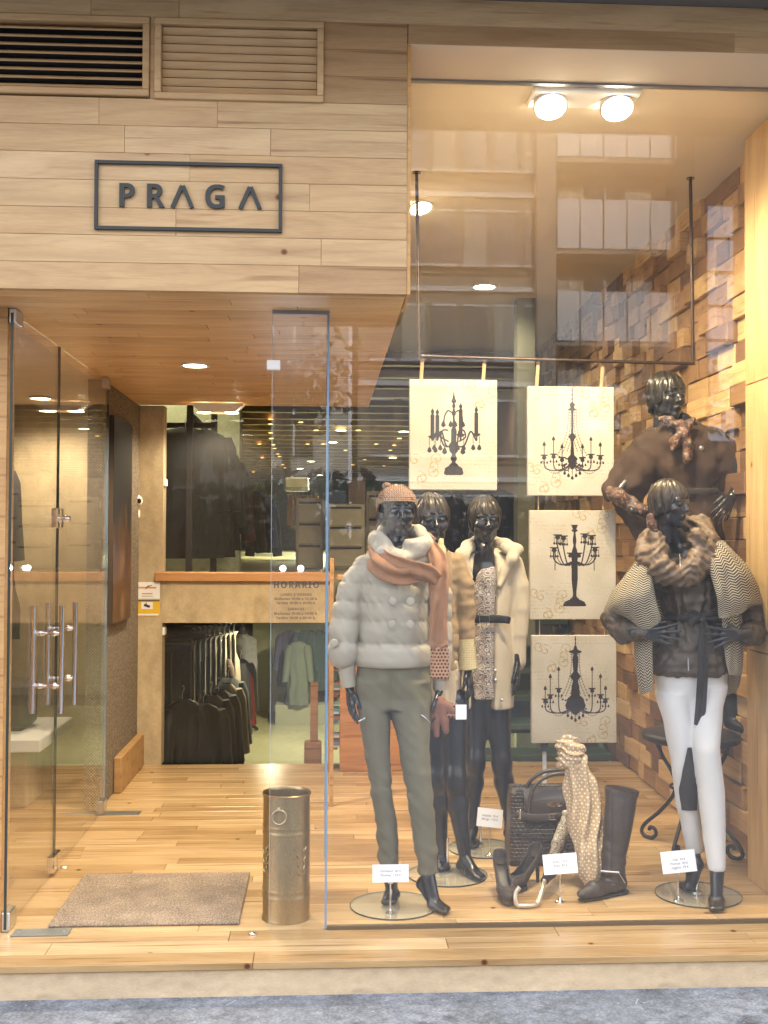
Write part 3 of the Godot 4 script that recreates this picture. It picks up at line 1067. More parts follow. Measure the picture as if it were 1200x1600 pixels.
	ln.lathe([Vector2(0.0, 0.012), Vector2(0.012, 0.01), Vector2(0.018, 0.0)], 14, Transform3D(Basis(Vector3.RIGHT, PI / 2), Vector3(0.022, 0.0, 0.058)))
	hold("lens", ln.done(), mats["black gloss"], c)
	hold("sensor", block(Vector3(0.035, 0.055, 0.03), 0.006), mats["white plastic"], c, Vector3(0.005, -0.085, 0.016))
	var ntc := thing("wall_notice", "white and yellow notice sheet on the beige wall below the camera", "notice", Vector3(-1.1765, 1.095, -3.19))
	hold("white_sheet", block(Vector3(0.168, 0.112, 0.003), 0.0), mats["card"], ntc, Vector3(0, 0.066, 0.002))
	hold("yellow_sheet", block(Vector3(0.168, 0.112, 0.003), 0.0), mat("notice yellow", lin(0.72, 0.46, 0.03), 0.5), ntc, Vector3(0, -0.05, 0.002))
	hold("picture_box", block(Vector3(0.076, 0.048, 0.002), 0.0), mats["card"], ntc, Vector3(0, -0.035, 0.0045))
	var ic := MB.new()
	ic.box(Vector3(0.0, -0.036, 0.007), Vector3(0.04, 0.016, 0.002), 0.0, Basis(Vector3.BACK, -0.3))
	ic.box(Vector3(-0.005, -0.022, 0.007), Vector3(0.006, 0.016, 0.0018), 0.0)
	hold("camera_symbol", ic.done(), mats["ink"], ntc)
	hold("dark_strip", block(Vector3(0.166, 0.008, 0.002), 0.0), mats["ink"], ntc, Vector3(0, -0.002, 0.0045))
	hold("pale_strip", block(Vector3(0.15, 0.010, 0.002), 0.0), mats["card"], ntc, Vector3(0, -0.094, 0.0045))
	for q in [[0.085, 0.12, 0.012], [0.045, 0.07, 0.008], [0.028, 0.075, 0.004]]:
		hold("print_line", block(Vector3(q[1], q[2], 0.001), 0.0), mat("print orange", lin(0.65, 0.3, 0.12), 0.6) if q[2] > 0.005 else mats["faint ink"], ntc, Vector3(0, q[0], 0.0042))
	var em := MB.new()
	em.box(Vector3(0.0, 0.088, 0.0052), Vector3(0.03, 0.006, 0.001), 0.0, Basis(Vector3.BACK, 0.9))
	em.box(Vector3(0.016, 0.096, 0.0052), Vector3(0.03, 0.005, 0.0012), 0.0, Basis(Vector3.BACK, 0.3))
	hold("bird_mark", em.done(), mats["ink"], ntc)
	# picture on the woven wall and bench below
	var pic := thing("dark_painting", "tall dark painting hanging on the woven wall", "painting", Vector3(-1.232, 1.6653, -2.4197))
	var py0 := 1.02
	var pc := paint(64, 128, func(u: float, v: float) -> Color:
		var g := 0.5 + 0.5 * wrapn(u, v, 3.0, 5.0, 3.0)
		var low := smoothstep(0.35, 0.7, v + 0.15 * wrapn(u, v, 5.0, 5.0, 9.0))
		return Color(0.10, 0.12, 0.15).lerp(Color(0.42, 0.27, 0.16), low * (0.6 + 0.4 * g)).lerp(Color(0.55, 0.45, 0.36), smoothstep(0.5, 0.8, g) * 0.5 * low))
	pic.position = Vector3(-1.22, (2.21 + py0) / 2, -2.42)
	var pm := mat("painting", Color.WHITE, 0.5)
	pm.albedo_texture = pc
	var pb := MB.new()
	pb.quad(Vector3(0.016, -0.6, -0.3), Vector3(0.016, -0.6, 0.3), Vector3(0.016, 0.6, 0.3), Vector3(0.016, 0.6, -0.3), Vector3(-1, 0, 0))
	hold("canvas", pb.done(), pm, pic)
	hold("stretcher", block(Vector3(0.028, 1.2, 0.6), 0.002), mat("dark frame", lin(0.05, 0.035, 0.025), 0.5), pic)
	var be := thing("wall_bench", "low timber ledge at the foot of the woven wall", "ledge", Vector3(-1.2, 0, -2.6))
	slab("box", Vector3(-1.234, 0.002, -3.18), Vector3(-1.1868, 0.215, -2.35), wood("bench wood", lin(0.45, 0.29, 0.14), 1, Vector3(0.7, 0.2, 0.4)), be, 0.006)
	# room beyond the doors
	var tb := thing("display_plinth", "white low table seen through the left glass doors", "table", Vector3(-1.9, 0, -2.3))
	slab("top", Vector3(-2.35, 0.33, -2.7), Vector3(-1.55, 0.40, -1.9), mats["white plastic"], tb, 0.006)
	slab("base", Vector3(-2.25, 0.002, -2.6), Vector3(-1.65, 0.329, -2.0), mats["plaster"], tb, 0.004)
	var bag := thing("brown_case", "dark brown case standing on the white low table behind the doors", "case", Vector3(-1.95, 0.401, -2.3))
	hold("body", block(Vector3(0.5, 0.28, 0.3), 0.03), tri_map(mat("case leather", lin(0.045, 0.03, 0.022), 0.45), Vector3.ONE * 4.0, null, tex["leather"], 0.1), bag, Vector3(0, 0.14, 0))
	var hd := MB.new()
	hd.tube(curve([Vector3(-0.08, 0.27, 0), Vector3(-0.07, 0.36, 0), Vector3(0.07, 0.36, 0), Vector3(0.08, 0.27, 0)]), [0.011], 8)
	hold("handle", hd.done(), mats["case leather"], bag)
	var ct := thing("dark_coat", "long dark coat hanging behind the left glass doors", "coat", Vector3(-2.25, 0, -3.05))
	coat_shape(ct, Vector3(-2.25, 2.0, -3.05), 0.24, 0.09, 1.15, mat("coat black", lin(0.018, 0.018, 0.022), 0.8), 3.0)
	var sd := thing("sideboard", "timber sideboard along the end wall behind the left doors", "sideboard", Vector3(-3.0, 0, -3.0))
	slab("carcass", Vector3(-4.2, 0.002, -3.24), Vector3(-2.45, 0.9, -2.85), wood("sideboard wood", lin(0.50, 0.32, 0.15), 0, Vector3(0.1, 0.6, 0.3)), sd, 0.004)
	slab("top", Vector3(-4.24, 0.901, -3.245), Vector3(-2.41, 0.94, -2.81), wood("soffit wood 0", Color.WHITE, 0, Vector3.ZERO), sd, 0.004)
	for q in 3:
		slab("drawer", Vector3(-4.15 + q * 0.57, 0.5, -2.849), Vector3(-3.62 + q * 0.57, 0.85, -2.83), wood("post wood", Color.WHITE, 0, Vector3.ZERO), sd, 0.003)


func bin() -> void:
	var t := thing("umbrella_bin", "tall antique brass umbrella bin with ring handle by the corner pane", "bin", Vector3(-0.1432, 0, -0.1457))
	var r := 0.093
	var h := 0.495
	var b := MB.new()
	b.lathe([Vector2(0.0, 0.012), Vector2(r * 0.98, 0.012), Vector2(r * 1.03, 0.0), Vector2(r * 1.04, 0.008), Vector2(r, 0.016), Vector2(r, 0.085), Vector2(r * 1.02, 0.09), Vector2(r * 1.02, 0.097), Vector2(r, 0.102), Vector2(r, 0.112), Vector2(r * 1.02, 0.117), Vector2(r * 1.02, 0.124), Vector2(r, 0.129), Vector2(r, 0.335), Vector2(r * 1.02, 0.34), Vector2(r * 1.02, 0.347), Vector2(r, 0.352), Vector2(r, 0.36), Vector2(r * 1.02, 0.365), Vector2(r * 1.02, 0.372), Vector2(r, 0.377), Vector2(r * 0.995, h - 0.012), Vector2(r * 1.05, h - 0.004), Vector2(r * 1.055, h), Vector2(r * 1.02, h + 0.003), Vector2(r * 0.96, h - 0.01), Vector2(r * 0.95, 0.02), Vector2(0.0, 0.018)], 48)
	var m := mat("antique brass", lin(0.46, 0.34, 0.17), 0.36, 0.9)
	tri_map(m, Vector3(6, 2.5, 6), tex["mottle"], tex["leather"], 0.03)
	hold("drum", b.done(), m, t)
	var g := MB.new()
	var ring := []
	for q in 25: ring.append(Vector3(0.028 * cos(TAU * q / 24.0), 0.028 * sin(TAU * q / 24.0) - 0.03, 0))
	g.tube(ring, [0.0042], 8, false)
	var hm := mat("ring brass", lin(0.45, 0.36, 0.22), 0.3, 1.0)
	var o := hold("ring_handle", g.done(), hm, t, Vector3(-0.026, 0.448, r + 0.0035))
	var kn := MB.new()
	kn.lathe([Vector2(0.0, 0.0), Vector2(0.011, 0.0), Vector2(0.009, 0.008), Vector2(0.0, 0.011)], 12, Transform3D(Basis(Vector3.RIGHT, PI / 2), Vector3(0, 0, -0.007)))
	hold("knob", kn.done(), hm, o)
	# raised leaf sprays on the drum
	for s in [[0.75, 0.19], [-1.0, 0.20], [2.6, 0.2]]:
		var lf := MB.new()
		for q in 9:
			var a: float = s[0] + 0.10 * sin(q * 1.9) + (q % 3 - 1) * 0.14
			var y: float = s[1] + 0.012 * q
			var n := Vector3(sin(a), 0, cos(a))
			var tangent := Vector3(cos(a), 0, -sin(a))
			var dirv := (tangent * (q % 3 - 1) * 0.8 + Vector3.UP).normalized()
			lf.tube([n * (r - 0.001) + Vector3.UP * y - dirv * 0.014, n * (r + 0.003) + Vector3.UP * y, n * (r - 0.001) + Vector3.UP * y + dirv * 0.014], [0.001, 0.0055, 0.001], 6)
		hold("leaf_spray", lf.done(), m, t)


# a garment on a hanger: shoulders, body and two sleeves
func coat_shape(t: Node3D, top: Vector3, half: float, deep: float, length: float, m: Material, seed: float, turn := 0.0, sleeves := true) -> void:
	var b := MB.new()
	var y := top.y
	var rings := [[0.0, 0.05, 0.05], [0.035, half * 0.72, 0.6 * deep], [0.08, half * 0.92, 0.8 * deep], [0.3, half * 0.86, deep], [length * 0.6, half * 0.9, deep], [length, half * 1.05, deep * 1.1]]
	var rows := []
	for r in 26:
		var s := r / 25.0 * length
		var k := 0
		while k < rings.size() - 2 and s > rings[k + 1][0]: k += 1
		var u: float = clampf((s - rings[k][0]) / (rings[k + 1][0] - rings[k][0]), 0, 1)
		var w := lerpf(rings[k][1], rings[k + 1][1], u)
		var d := lerpf(rings[k][2], rings[k + 1][2], u)
		var row := PackedVector3Array()
		for q in 28:
			var a := TAU * q / 28.0
			var f := 1.0 + smoothstep(0.1, 0.6, s) * 0.14 * sin(a * 7.0 + seed + 2.0 * noise.get_noise_2d(s * 2.0, seed)) + 0.08 * noise.get_noise_3d(cos(a) * 2.0, s * 4.0, sin(a) * 2.0 + seed)
			row.append(top + (Vector3(cos(a) * w * f, -s, sin(a) * d * f)).rotated(Vector3.UP, turn))
		rows.append(row)
	b.grid(rows, true, false)
	if sleeves:
		for sd in [-1.0, 1.0]:
			var pts := []
			for q in 8:
				var s := q / 7.0
				pts.append(top + Vector3(sd * (half * 0.8 + 0.07 * s), -0.06 - 0.58 * s, 0.02 + 0.03 * s).rotated(Vector3.UP, turn))
			b.tube(pts, [0.05, 0.075, 0.072, 0.068, 0.062, 0.06, 0.058, 0.055], 12)
	part("garment", b, m, t)
	var h := MB.new()
	h.tube(curve([top + Vector3(0, -0.02, 0), top + Vector3(0, 0.05, 0), top + Vector3(0.018, 0.075, 0).rotated(Vector3.UP, turn), top + Vector3(0.012, 0.1, 0).rotated(Vector3.UP, turn), top + Vector3(-0.006, 0.1, 0).rotated(Vector3.UP, turn)], 3), [0.003], 6)
	part("hanger_hook", h, mats["steel"], t)


func back_rooms() -> void:
	var wall: Material = mats["grey green wall"]
	var trim := wood("ledge wood", lin(0.50, 0.27, 0.11), 0, Vector3(0.3, 0.1, 0.8))
	var mz := setting("mezzanine_floor")
	slab("slab_left", Vector3(-5.5, 0.96, -28.0), Vector3(0.78, 1.215, -3.34), wall, mz)
	slab("slab_right", Vector3(0.781, 0.96, -28.0), Vector3(4.5, 1.215, -5.25), wall, mz)
	slab("floor_finish", Vector3(-5.5, 1.216, -28.0), Vector3(0.78, 1.235, -3.36), mat("mezz floor", lin(0.30, 0.24, 0.15), 0.35), mz)
	slab("floor_finish", Vector3(0.781, 1.216, -28.0), Vector3(4.5, 1.235, -5.26), mats["mezz floor"], mz)
	var lf := setting("lower_floor")
	slab("floor", Vector3(-5.5, -1.6, -28.0), Vector3(4.5, -1.45, -3.3), mats["lower floor paint"], lf)
	slab("platform_edge", Vector3(-5.5, -1.45, -3.3), Vector3(4.5, -0.16, -3.2), wall, lf)
	var lc := setting("shop_side_walls")
	slab("left_side", Vector3(-5.7, -1.6, -28.0), Vector3(-5.51, 3.45, -3.42), wall, lc)
	slab("right_side", Vector3(4.51, -1.6, -28.0), Vector3(4.7, 3.45, -5.7), wall, lc)
	slab("right_return", Vector3(2.41, -1.6, -9.7), Vector3(4.5, 3.45, -9.51), wall, lc)
	slab("far_end", Vector3(-5.6, -1.6, -28.3), Vector3(4.6, 3.45, -28.01), wall, lc)
	slab("coat_alcove_wall", Vector3(-5.5, 1.236, -5.45), Vector3(-0.7216, 3.29, -5.2), wall, lc)
	slab("lower_partition", Vector3(-1.2137, -1.45, -15.2), Vector3(4.5, 0.955, -15.0), mat("pale wall", lin(0.50, 0.50, 0.36), 0.7), lc)
	var dc := setting("deep_ceiling")
	slab("left_panel", Vector3(-5.5, 3.30, -28.0), Vector3(0.30, 3.45, -3.19), mats["deep ceiling"], dc)
	slab("right_panel", Vector3(0.301, 3.30, -28.0), Vector3(4.5, 3.45, -9.51), mats["deep ceiling"], dc)
	slab("lintel", Vector3(-4.6, 2.45, -3.34), Vector3(0.289, 3.299, -3.20), wall, dc)
	for q in 26:
		var z := -6.2 - q * 0.8
		slab("ceiling_beam", Vector3(-5.4, 3.17, z - 0.13), Vector3(4.4, 3.298, z), wood("beam wood", lin(0.20, 0.14, 0.075), 1, Vector3(0.5, 0.1, 0.3)), dc, 0.004)
	# glazing of the two openings
	var xl := -1.0762
	for k in 2:
		var g := thing("inner_pane", ["glass pane of the upper opening above the timber ledge", "glass pane of the lower opening beneath the beige band"][k], "glass pane", Vector3(-0.5, 0, -3.26), "panes in the back wall")
		pane("inner_glass", Vector3(xl + 0.003, [1.285, 0.004][k], -3.264), Vector3(0.058, [2.394, 0.942][k], -3.256), g)
		slab("clip", Vector3(xl - 0.002, [1.86, 0.86][k], -3.275), Vector3(xl + 0.018, [1.91, 0.915][k], -3.20), mats["white plastic"], g, 0.004)
	var le := thing("timber_ledge", "orange timber ledge along the foot of the upper opening", "ledge", Vector3(-0.5, 1.22, -3.2))
	slab("board", Vector3(xl - 0.045, 1.223, -3.34), Vector3(0.07, 1.283, -3.15), trim, le, 0.004)
	# coats upstairs on a black frame
	var rk := thing("black_coat_frame", "black steel frame carrying the fur coats behind the upper pane", "clothes rack", Vector3(-1.0, 1.236, -4.2))
	slab("upright", Vector3(-1.0084, 1.236, -3.92), Vector3(-1.0084 + 0.045, 2.95, -3.875), mats["black iron"], rk, 0.003)
	slab("upright", Vector3(-0.9417, 1.236, -5.02), Vector3(-0.9417 + 0.05, 2.95, -4.975), mats["black iron"], rk, 0.003)
	slab("rail", Vector3(-2.6, 2.36, -4.3), Vector3(-0.832, 2.40, -4.26), mats["black iron"], rk, 0.003)
	slab("rail", Vector3(-1.0084 + 0.005, 2.40, -5.0), Vector3(-1.0084 + 0.04, 2.44, -3.93), mats["black iron"], rk, 0.003)
	var fur := mat("dark fur", lin(0.018, 0.015, 0.012), 0.95)
	fur.rim_enabled = true
	fur.rim = 0.6
	var furs := [[Vector3(-1.0621, 2.3598, -4.25), 0.27, 0.17, 1.0, lin(0.016, 0.014, 0.012), "black fur coat hanging nearest on the upper rack"], [Vector3(-0.9372, 2.361, -4.45), 0.2, 0.14, 0.98, lin(0.035, 0.026, 0.018), "brown streaked fur coat hanging behind the black one"], [Vector3(-0.8705, 2.2414, -4.7), 0.15, 0.09, 0.88, lin(0.075, 0.075, 0.08), "grey fur coat at the right of the fur row"], [Vector3(-0.8158, 2.1948, -4.9), 0.12, 0.08, 0.78, lin(0.03, 0.032, 0.05), "navy jacket hanging at the end of the fur row"], [Vector3(-0.767, 2.1299, -4.95), 0.09, 0.06, 0.55, lin(0.22, 0.025, 0.03), "dark red garment at the far end of the fur row"]]
	for q in furs:
		var t := thing("fur_coat" if q[4].r < 0.1 and q[2] > 0.085 else "hanging_jacket", q[5], "coat", Vector3(q[0].x, 1.236, q[0].z), "coats on the upper rack")
		var key := "garment %s" % q[5]
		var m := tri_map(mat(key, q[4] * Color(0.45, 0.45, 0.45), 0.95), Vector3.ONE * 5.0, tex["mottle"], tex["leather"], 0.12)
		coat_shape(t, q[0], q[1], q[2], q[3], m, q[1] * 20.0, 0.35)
	for q in [[Vector3(-0.799, 2.0101, -7), 0.13, 0.6, lin(0.03, 0.035, 0.04), "black top hanging beyond the fur coats"], [Vector3(-0.7803, 2.0562, -8.5), 0.17, 0.62, lin(0.05, 0.06, 0.22), "blue jacket hanging deeper on the upper floor"], [Vector3(-0.7111, 1.9486, -9), 0.12, 0.6, lin(0.06, 0.05, 0.08), "dark violet top hanging beside the blue jacket"]]:
		var t := thing("hanging_shirt", q[4], "jacket", Vector3(q[0].x, 1.236, q[0].z), "tops on the upper floor")
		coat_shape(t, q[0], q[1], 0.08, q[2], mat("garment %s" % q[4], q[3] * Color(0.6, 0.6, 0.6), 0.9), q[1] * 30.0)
	# chests and a lit shelf upstairs
	var chestw := mat("pale chest", lin(0.50, 0.44, 0.29), 0.5)
	var spots := [[-0.2654, -0.0064, -6.2, 0.66, "pale chest of drawers under the white air conditioner"], [0.0231, 0.3753, -5.9, 0.60, "pale chest behind the corner pane"], [0.4135, 0.8418, -6.6, 0.75, "pale chest left of the hanging candelabra canvas"]]
	for q in spots:
		var t := thing("drawer_chest", q[4], "chest", Vector3((q[0] + q[1]) / 2, 1.236, q[2]), "chests on the upper floor")
		slab("carcass", Vector3(q[0], 1.237, q[2] - 0.45), Vector3(q[1], 1.236 + q[3], q[2]), chestw, t, 0.006)
		for k in 3:
			var y: float = 1.26 + k * q[3] * 0.31
			slab("drawer", Vector3(q[0] + 0.02, y, q[2] + 0.001), Vector3(q[1] - 0.02, y + q[3] * 0.26, q[2] + 0.018), chestw, t, 0.004)
			slab("slot", Vector3(q[0] + 0.03, y + q[3] * 0.265, q[2] + 0.001), Vector3(q[1] - 0.03, y + q[3] * 0.295, q[2] + 0.006), mats["ink"], t)
	var bx := 0
	for q in [[0.0, 0.2, 0.10, lin(0.08, 0.12, 0.2)], [0.2, 0.16, 0.22, lin(0.25, 0.18, 0.10)], [0.48, 0.12, 0.08, lin(0.5, 0.45, 0.35)]]:
		var w: float = q[1]
		var t := thing("gift_box", ["dark blue box on the chest behind the corner pane", "tall brown box standing on the chest behind the corner pane", "small pale box right of the brown one on the chest"][bx], "box", Vector3(0.0529 + q[0] + 0.05, 1.84, -6.1), "boxes on the chest")
		hold("carton", block(Vector3(w, q[2], 0.14), 0.004), mat("box %d" % bx, q[3], 0.6), t, Vector3(0, q[2] / 2, 0))
		hold("lid", block(Vector3(w + 0.008, 0.03, 0.148), 0.003), mats["box %d" % bx], t, Vector3(0, q[2] + 0.012, 0))
		bx += 1
	var ac := thing("air_conditioner", "white air conditioner high at the back of the shop", "air conditioner", Vector3(-0.3973, 2.3141, -12))
	hold("case", block(Vector3(0.35, 0.20, 0.2), 0.02), mats["white plastic"], ac)
	for k in 3: hold("grille_bar", block(Vector3(0.32, 0.012, 0.01), 0.0), mats["faint ink"], ac, Vector3(0, -0.05 - 0.02 * k, 0.1))
	for k in 7:
		var p := Vector3(-0.4511, 2.132, -11) + Vector3(0.055 * k, -0.005 * k, 0)
		var t := thing("orange_garment", "orange brown garment on the lit rail under the air conditioner", "garment", Vector3(p.x, 1.236, p.z), "orange garments on the lit rail")
		coat_shape(t, p, 0.05, 0.12, 0.42 + 0.05 * (k % 3), mat("orange cloth %d" % (k % 3), [lin(0.48, 0.22, 0.07), lin(0.42, 0.26, 0.10), lin(0.34, 0.15, 0.05)][k % 3], 0.85), k * 1.7, 0.2, false)
	# dark furs behind the middle mannequins
	for q in [[Vector3(1.1548, 1.9219, -5.7), 0.17, "brown black fur hanging behind the middle mannequin's head", lin(0.022, 0.015, 0.011)], [Vector3(1.348, 1.9484, -5.75), 0.15, "dark fur hanging between the two rear mannequin heads", lin(0.028, 0.019, 0.013)], [Vector3(1.5632, 1.9649, -5.7), 0.22, "near black fur hanging behind the cream coated mannequin", lin(0.016, 0.012, 0.011)]]:
		var t := thing("display_fur", q[2], "fur", Vector3(q[0].x, 1.236, q[0].z), "furs above the stairs")
		coat_shape(t, q[0], q[1], 0.1, 1.05, tri_map(mat("garment %s" % q[2], q[3] * Color(0.6, 0.6, 0.6), 0.95), Vector3.ONE * 5.0, tex["mottle"], tex["leather"], 0.12), q[1] * 55.0)
	# stairs up to the mezzanine
	var stt := thing("staircase", "dark green open tread staircase at the back of the display", "staircase", Vector3(1.38, 0, -3.3))
	var tm := mat("tread green", lin(0.055, 0.085, 0.055), 0.45)
	for k in 7:
		slab("tread", Vector3(0.80, 0.165 * k + 0.002, -3.50 - 0.27 * k), Vector3(1.97, 0.165 * k + 0.045, -3.22 - 0.27 * k), tm, stt, 0.004)
	for x in [0.785, 1.972]:
		var sm := MB.new()
		sm.tube([Vector3(x, -0.12, -3.2), Vector3(x, 1.1, -5.2)], [0.03], 4)
		part("stringer", sm, tm, stt)
	slab("dark_closure", Vector3(0.80, -0.15, -5.24), Vector3(1.97, 0.95, -5.2), mat("void dark", lin(0.1, 0.09, 0.07), 0.9), stt)
	var col := thing("plaster_column", "greenish plaster column right of the dark furs", "column", Vector3(1.4947, 0, -3.95))
	slab("shaft", Vector3(1.4369, 0.72, -4.05), Vector3(1.5719, 3.318, -3.88), mat("column green", lin(0.13, 0.13, 0.08), 0.8), col, 0.004)
	# counter at the back of the display
	var ctr := thing("shop_counter", "orange timber counter behind the front mannequins", "counter", Vector3(0.44, 0, -2.95))
	var cx0 := 0.1084
	var cx1 := 0.7719
	slab("front_panel", Vector3(cx0, 0.002, -2.955), Vector3(cx1, 0.7269, -2.93), wood("counter wood", lin(0.56, 0.29, 0.11), 1, Vector3(0.2, 0.7, 0.5)), ctr, 0.004)
	slab("upper_panel", Vector3(cx0, 0.7352, -2.97), Vector3(cx1, 1.24, -2.94), mat("counter beige", lin(0.50, 0.42, 0.24), 0.5), ctr, 0.003)
	slab("carcass", Vector3(cx0 + 0.002, 0.002, -3.18), Vector3(cx1 - 0.002, 1.235, -2.972), mats["counter beige"], ctr)
	slab("top", Vector3(cx0 - 0.02, 1.242, -3.2), Vector3(cx1 + 0.02, 1.272, -2.90), wood("post wood", Color.WHITE, 0, Vector3.ZERO), ctr, 0.004)
	var shf := thing("magazine_shelf", "narrow shelf unit with stacked magazines left of the counter", "shelf", Vector3(0.08, 0, -2.98))
	for q in 5:
		slab("shelf_board", Vector3(0.048, 0.14 + 0.17 * q, -3.15), Vector3(cx0 - 0.012, 0.155 + 0.17 * q, -2.94), wood("ledge wood", Color.WHITE, 0, Vector3.ZERO), shf, 0.002)
	slab("side_panel", Vector3(0.034, 0.002, -3.16), Vector3(0.047, 0.9, -2.935), wood("ledge wood", Color.WHITE, 0, Vector3.ZERO), shf, 0.002)
	for q in 4:
		var mg := thing("magazine_stack", ["stack of magazines on the lowest shelf by the counter", "stack of magazines on the second shelf by the counter", "bright glossy stack on the third shelf by the counter", "stack of papers on the top shelf by the counter"][q], "magazines", Vector3(0.08, 0.156 + 0.17 * q, -3.0), "magazine stacks")
		for k in 5: hold("magazine", block(Vector3(0.05, 0.014, 0.15), 0.001), mat("magazine %d" % ((k + q) % 4), [lin(0.5, 0.5, 0.5), lin(0.08, 0.25, 0.3), lin(0.3, 0.12, 0.08), lin(0.06, 0.06, 0.08)][(k + q) % 4], 0.3), mg, Vector3(0.002 * (k % 3), 0.009 + 0.0155 * k, 0.004 * (k % 2)))
	var pn := thing("timber_upright", "slim timber upright standing behind the corner of the glass", "post", Vector3(0.05, 0, -1.99))
	slab("board", Vector3(0.0367, 0.002, -2.02), Vector3(0.0602, 1.3993, -1.98), wood("post wood", Color.WHITE, 0, Vector3.ZERO), pn, 0.003)
	# newel post behind the lower pane
	var nw := thing("newel_post", "square orange timber newel post behind the lower pane", "post", Vector3(-0.062, -1.45, -3.5))
	slab("shaft", Vector3(-0.0888, -0.15, -3.53), Vector3(-0.0352, 0.5068, -3.48), trim, nw, 0.003)
	slab("base", Vector3(-0.129, -0.6, -3.56), Vector3(-0.0084, 0.0969, -3.455), trim, nw, 0.01)
	lower_racks()
	lamp("alcove_lamp", "recessed lamp in the ceiling before the fur coats' alcove", Vector3(-1.35, 3.29, -4.75), 0.07, 2.6, Color(1.0, 0.94, 0.76), Vector3.DOWN, 80.0, 12.0)
	# lamps of the deep shop
	var cool := Color(0.95, 1.0, 0.80)
	var warm := Color(1.0, 0.74, 0.36)
	var near := [[Vector3(0.2526, 3.29, -12.5669), 4.0], [Vector3(0.1429, 3.29, -14.6451), 0.0], [Vector3(1.2147, 3.29, -12.6702), 4.0], [Vector3(-0.2805, 3.29, -19.2993), 4.0], [Vector3(-0.5611, 3.29, -21.6932), 0.0], [Vector3(-0.1083, 3.29, -24.2702), 0.0], [Vector3(-2.0141, 3.29, -29.4169), 3.0], [Vector3(1.0353, 3.29, -29.4219), 0.0], [Vector3(1.3843, 3.29, -18.1097), 0.0]]
	for q in near.size():
		lamp("shop_downlight", "cool white downlight in the deep shop ceiling, %s" % ["just right of the corner edge", "against the corner edge", "left of the candelabra canvas", "larger one left of the corner edge", "second one left of the corner edge", "above the chest by the corner edge", "beyond the dark tops at the left", "low above the boxes", "small one below the canvas corner lamp"][q], near[q][0] + Vector3(0, -0.12, 0), 0.075, near[q][1] * 7.0, cool, Vector3.DOWN, 80.0, 14.0, "cool downlights in the deep shop")
	var pts := [Vector3(-0.7359, 3.2, -10.9683), Vector3(-0.7672, 3.2, -11.6294), Vector3(-0.829, 3.2, -12.9346), Vector3(-0.864, 3.2, -13.8911), Vector3(-0.8866, 3.2, -15.084), Vector3(-0.8993, 3.2, -15.8774), Vector3(-0.8958, 3.2, -17.1945), Vector3(-0.8842, 3.2, -17.8356), Vector3(-0.908, 3.2, -20.2181), Vector3(-0.9028, 3.2, -21.2748), Vector3(1.2161, 3.2, -13.7035), Vector3(1.2155, 3.2, -15.0165), Vector3(1.2129, 3.2, -16.0976), Vector3(0.8308, 3.2, -18.5231), Vector3(0.6206, 3.2, -20.0609), Vector3(-0.3323, 3.2, -11.3389), Vector3(-0.2846, 3.2, -14.9024), Vector3(-0.8421, 3.2, -24.7791), Vector3(-0.5188, 3.2, -25.3242), Vector3(-0.0201, 3.2, -14.878), Vector3(-1.1242, 3.2, -14.9799), Vector3(-1.2459, 3.2, -18.207), Vector3(-1.7267, 3.2, -23.007), Vector3(-0.1247, 3.2, -12.4805), Vector3(0.391, 3.2, -16.1757), Vector3(0.511, 3.2, -12.4248), Vector3(0.8926, 3.2, -14.7937), Vector3(1.3266, 3.2, -20.3987)]
	for q in pts.size():
		lamp("spot_lamp", "small warm spot lamp, one of a receding row under the beams", pts[q] + Vector3(0, -0.04, 0), 0.035, 0.0, warm, Vector3.DOWN, 0.0, 10.0, "small warm spots in the shop ceiling")
	for q in [[Vector3(-0.295, 1.2963, -3.75), "brighter of two small white spot lamps above the opening hours"], [Vector3(-0.1659, 1.2965, -3.75), "smaller of two white spot lamps above the opening hours"]]:
		var t := thing("floor_spotlight", q[1], "spotlight", Vector3(q[0].x, 1.236, q[0].z), "white spots behind the ledge")
		var up: float = q[0].y - 1.236
		var st2 := MB.new()
		st2.tube([Vector3(0, 0, -0.02), Vector3(0, up - 0.015, -0.02)], [0.006], 8)
		hold("stem", st2.done(), mats["steel"], t)
		var can := MB.new()
		can.lathe([Vector2(0.0, -0.06), Vector2(0.022, -0.06), Vector2(0.024, 0.0), Vector2(0.021, 0.0), Vector2(0.019, -0.006)], 18, Transform3D(Basis(Vector3.RIGHT, PI / 2), Vector3(0, up, 0)))
		hold("can", can.done(), mats["steel"], t)
		var fc := MB.new()
		fc.lathe([Vector2(0.0, -0.003), Vector2(0.019, -0.004), Vector2(0.019, -0.006)], 16, Transform3D(Basis(Vector3.RIGHT, PI / 2), Vector3(0, up, 0)))
		hold("lamp_face", fc.done(), glow_mat(Color(0.85, 0.92, 1.0), 30.0), t)
		shine("floor_spotlight", Vector3(q[0].x, q[0].y, q[0].z + 0.02), 0.12, Color(0.85, 0.92, 1.0), 0.02, Vector3(0, -0.1, 1).normalized(), 40.0, t)


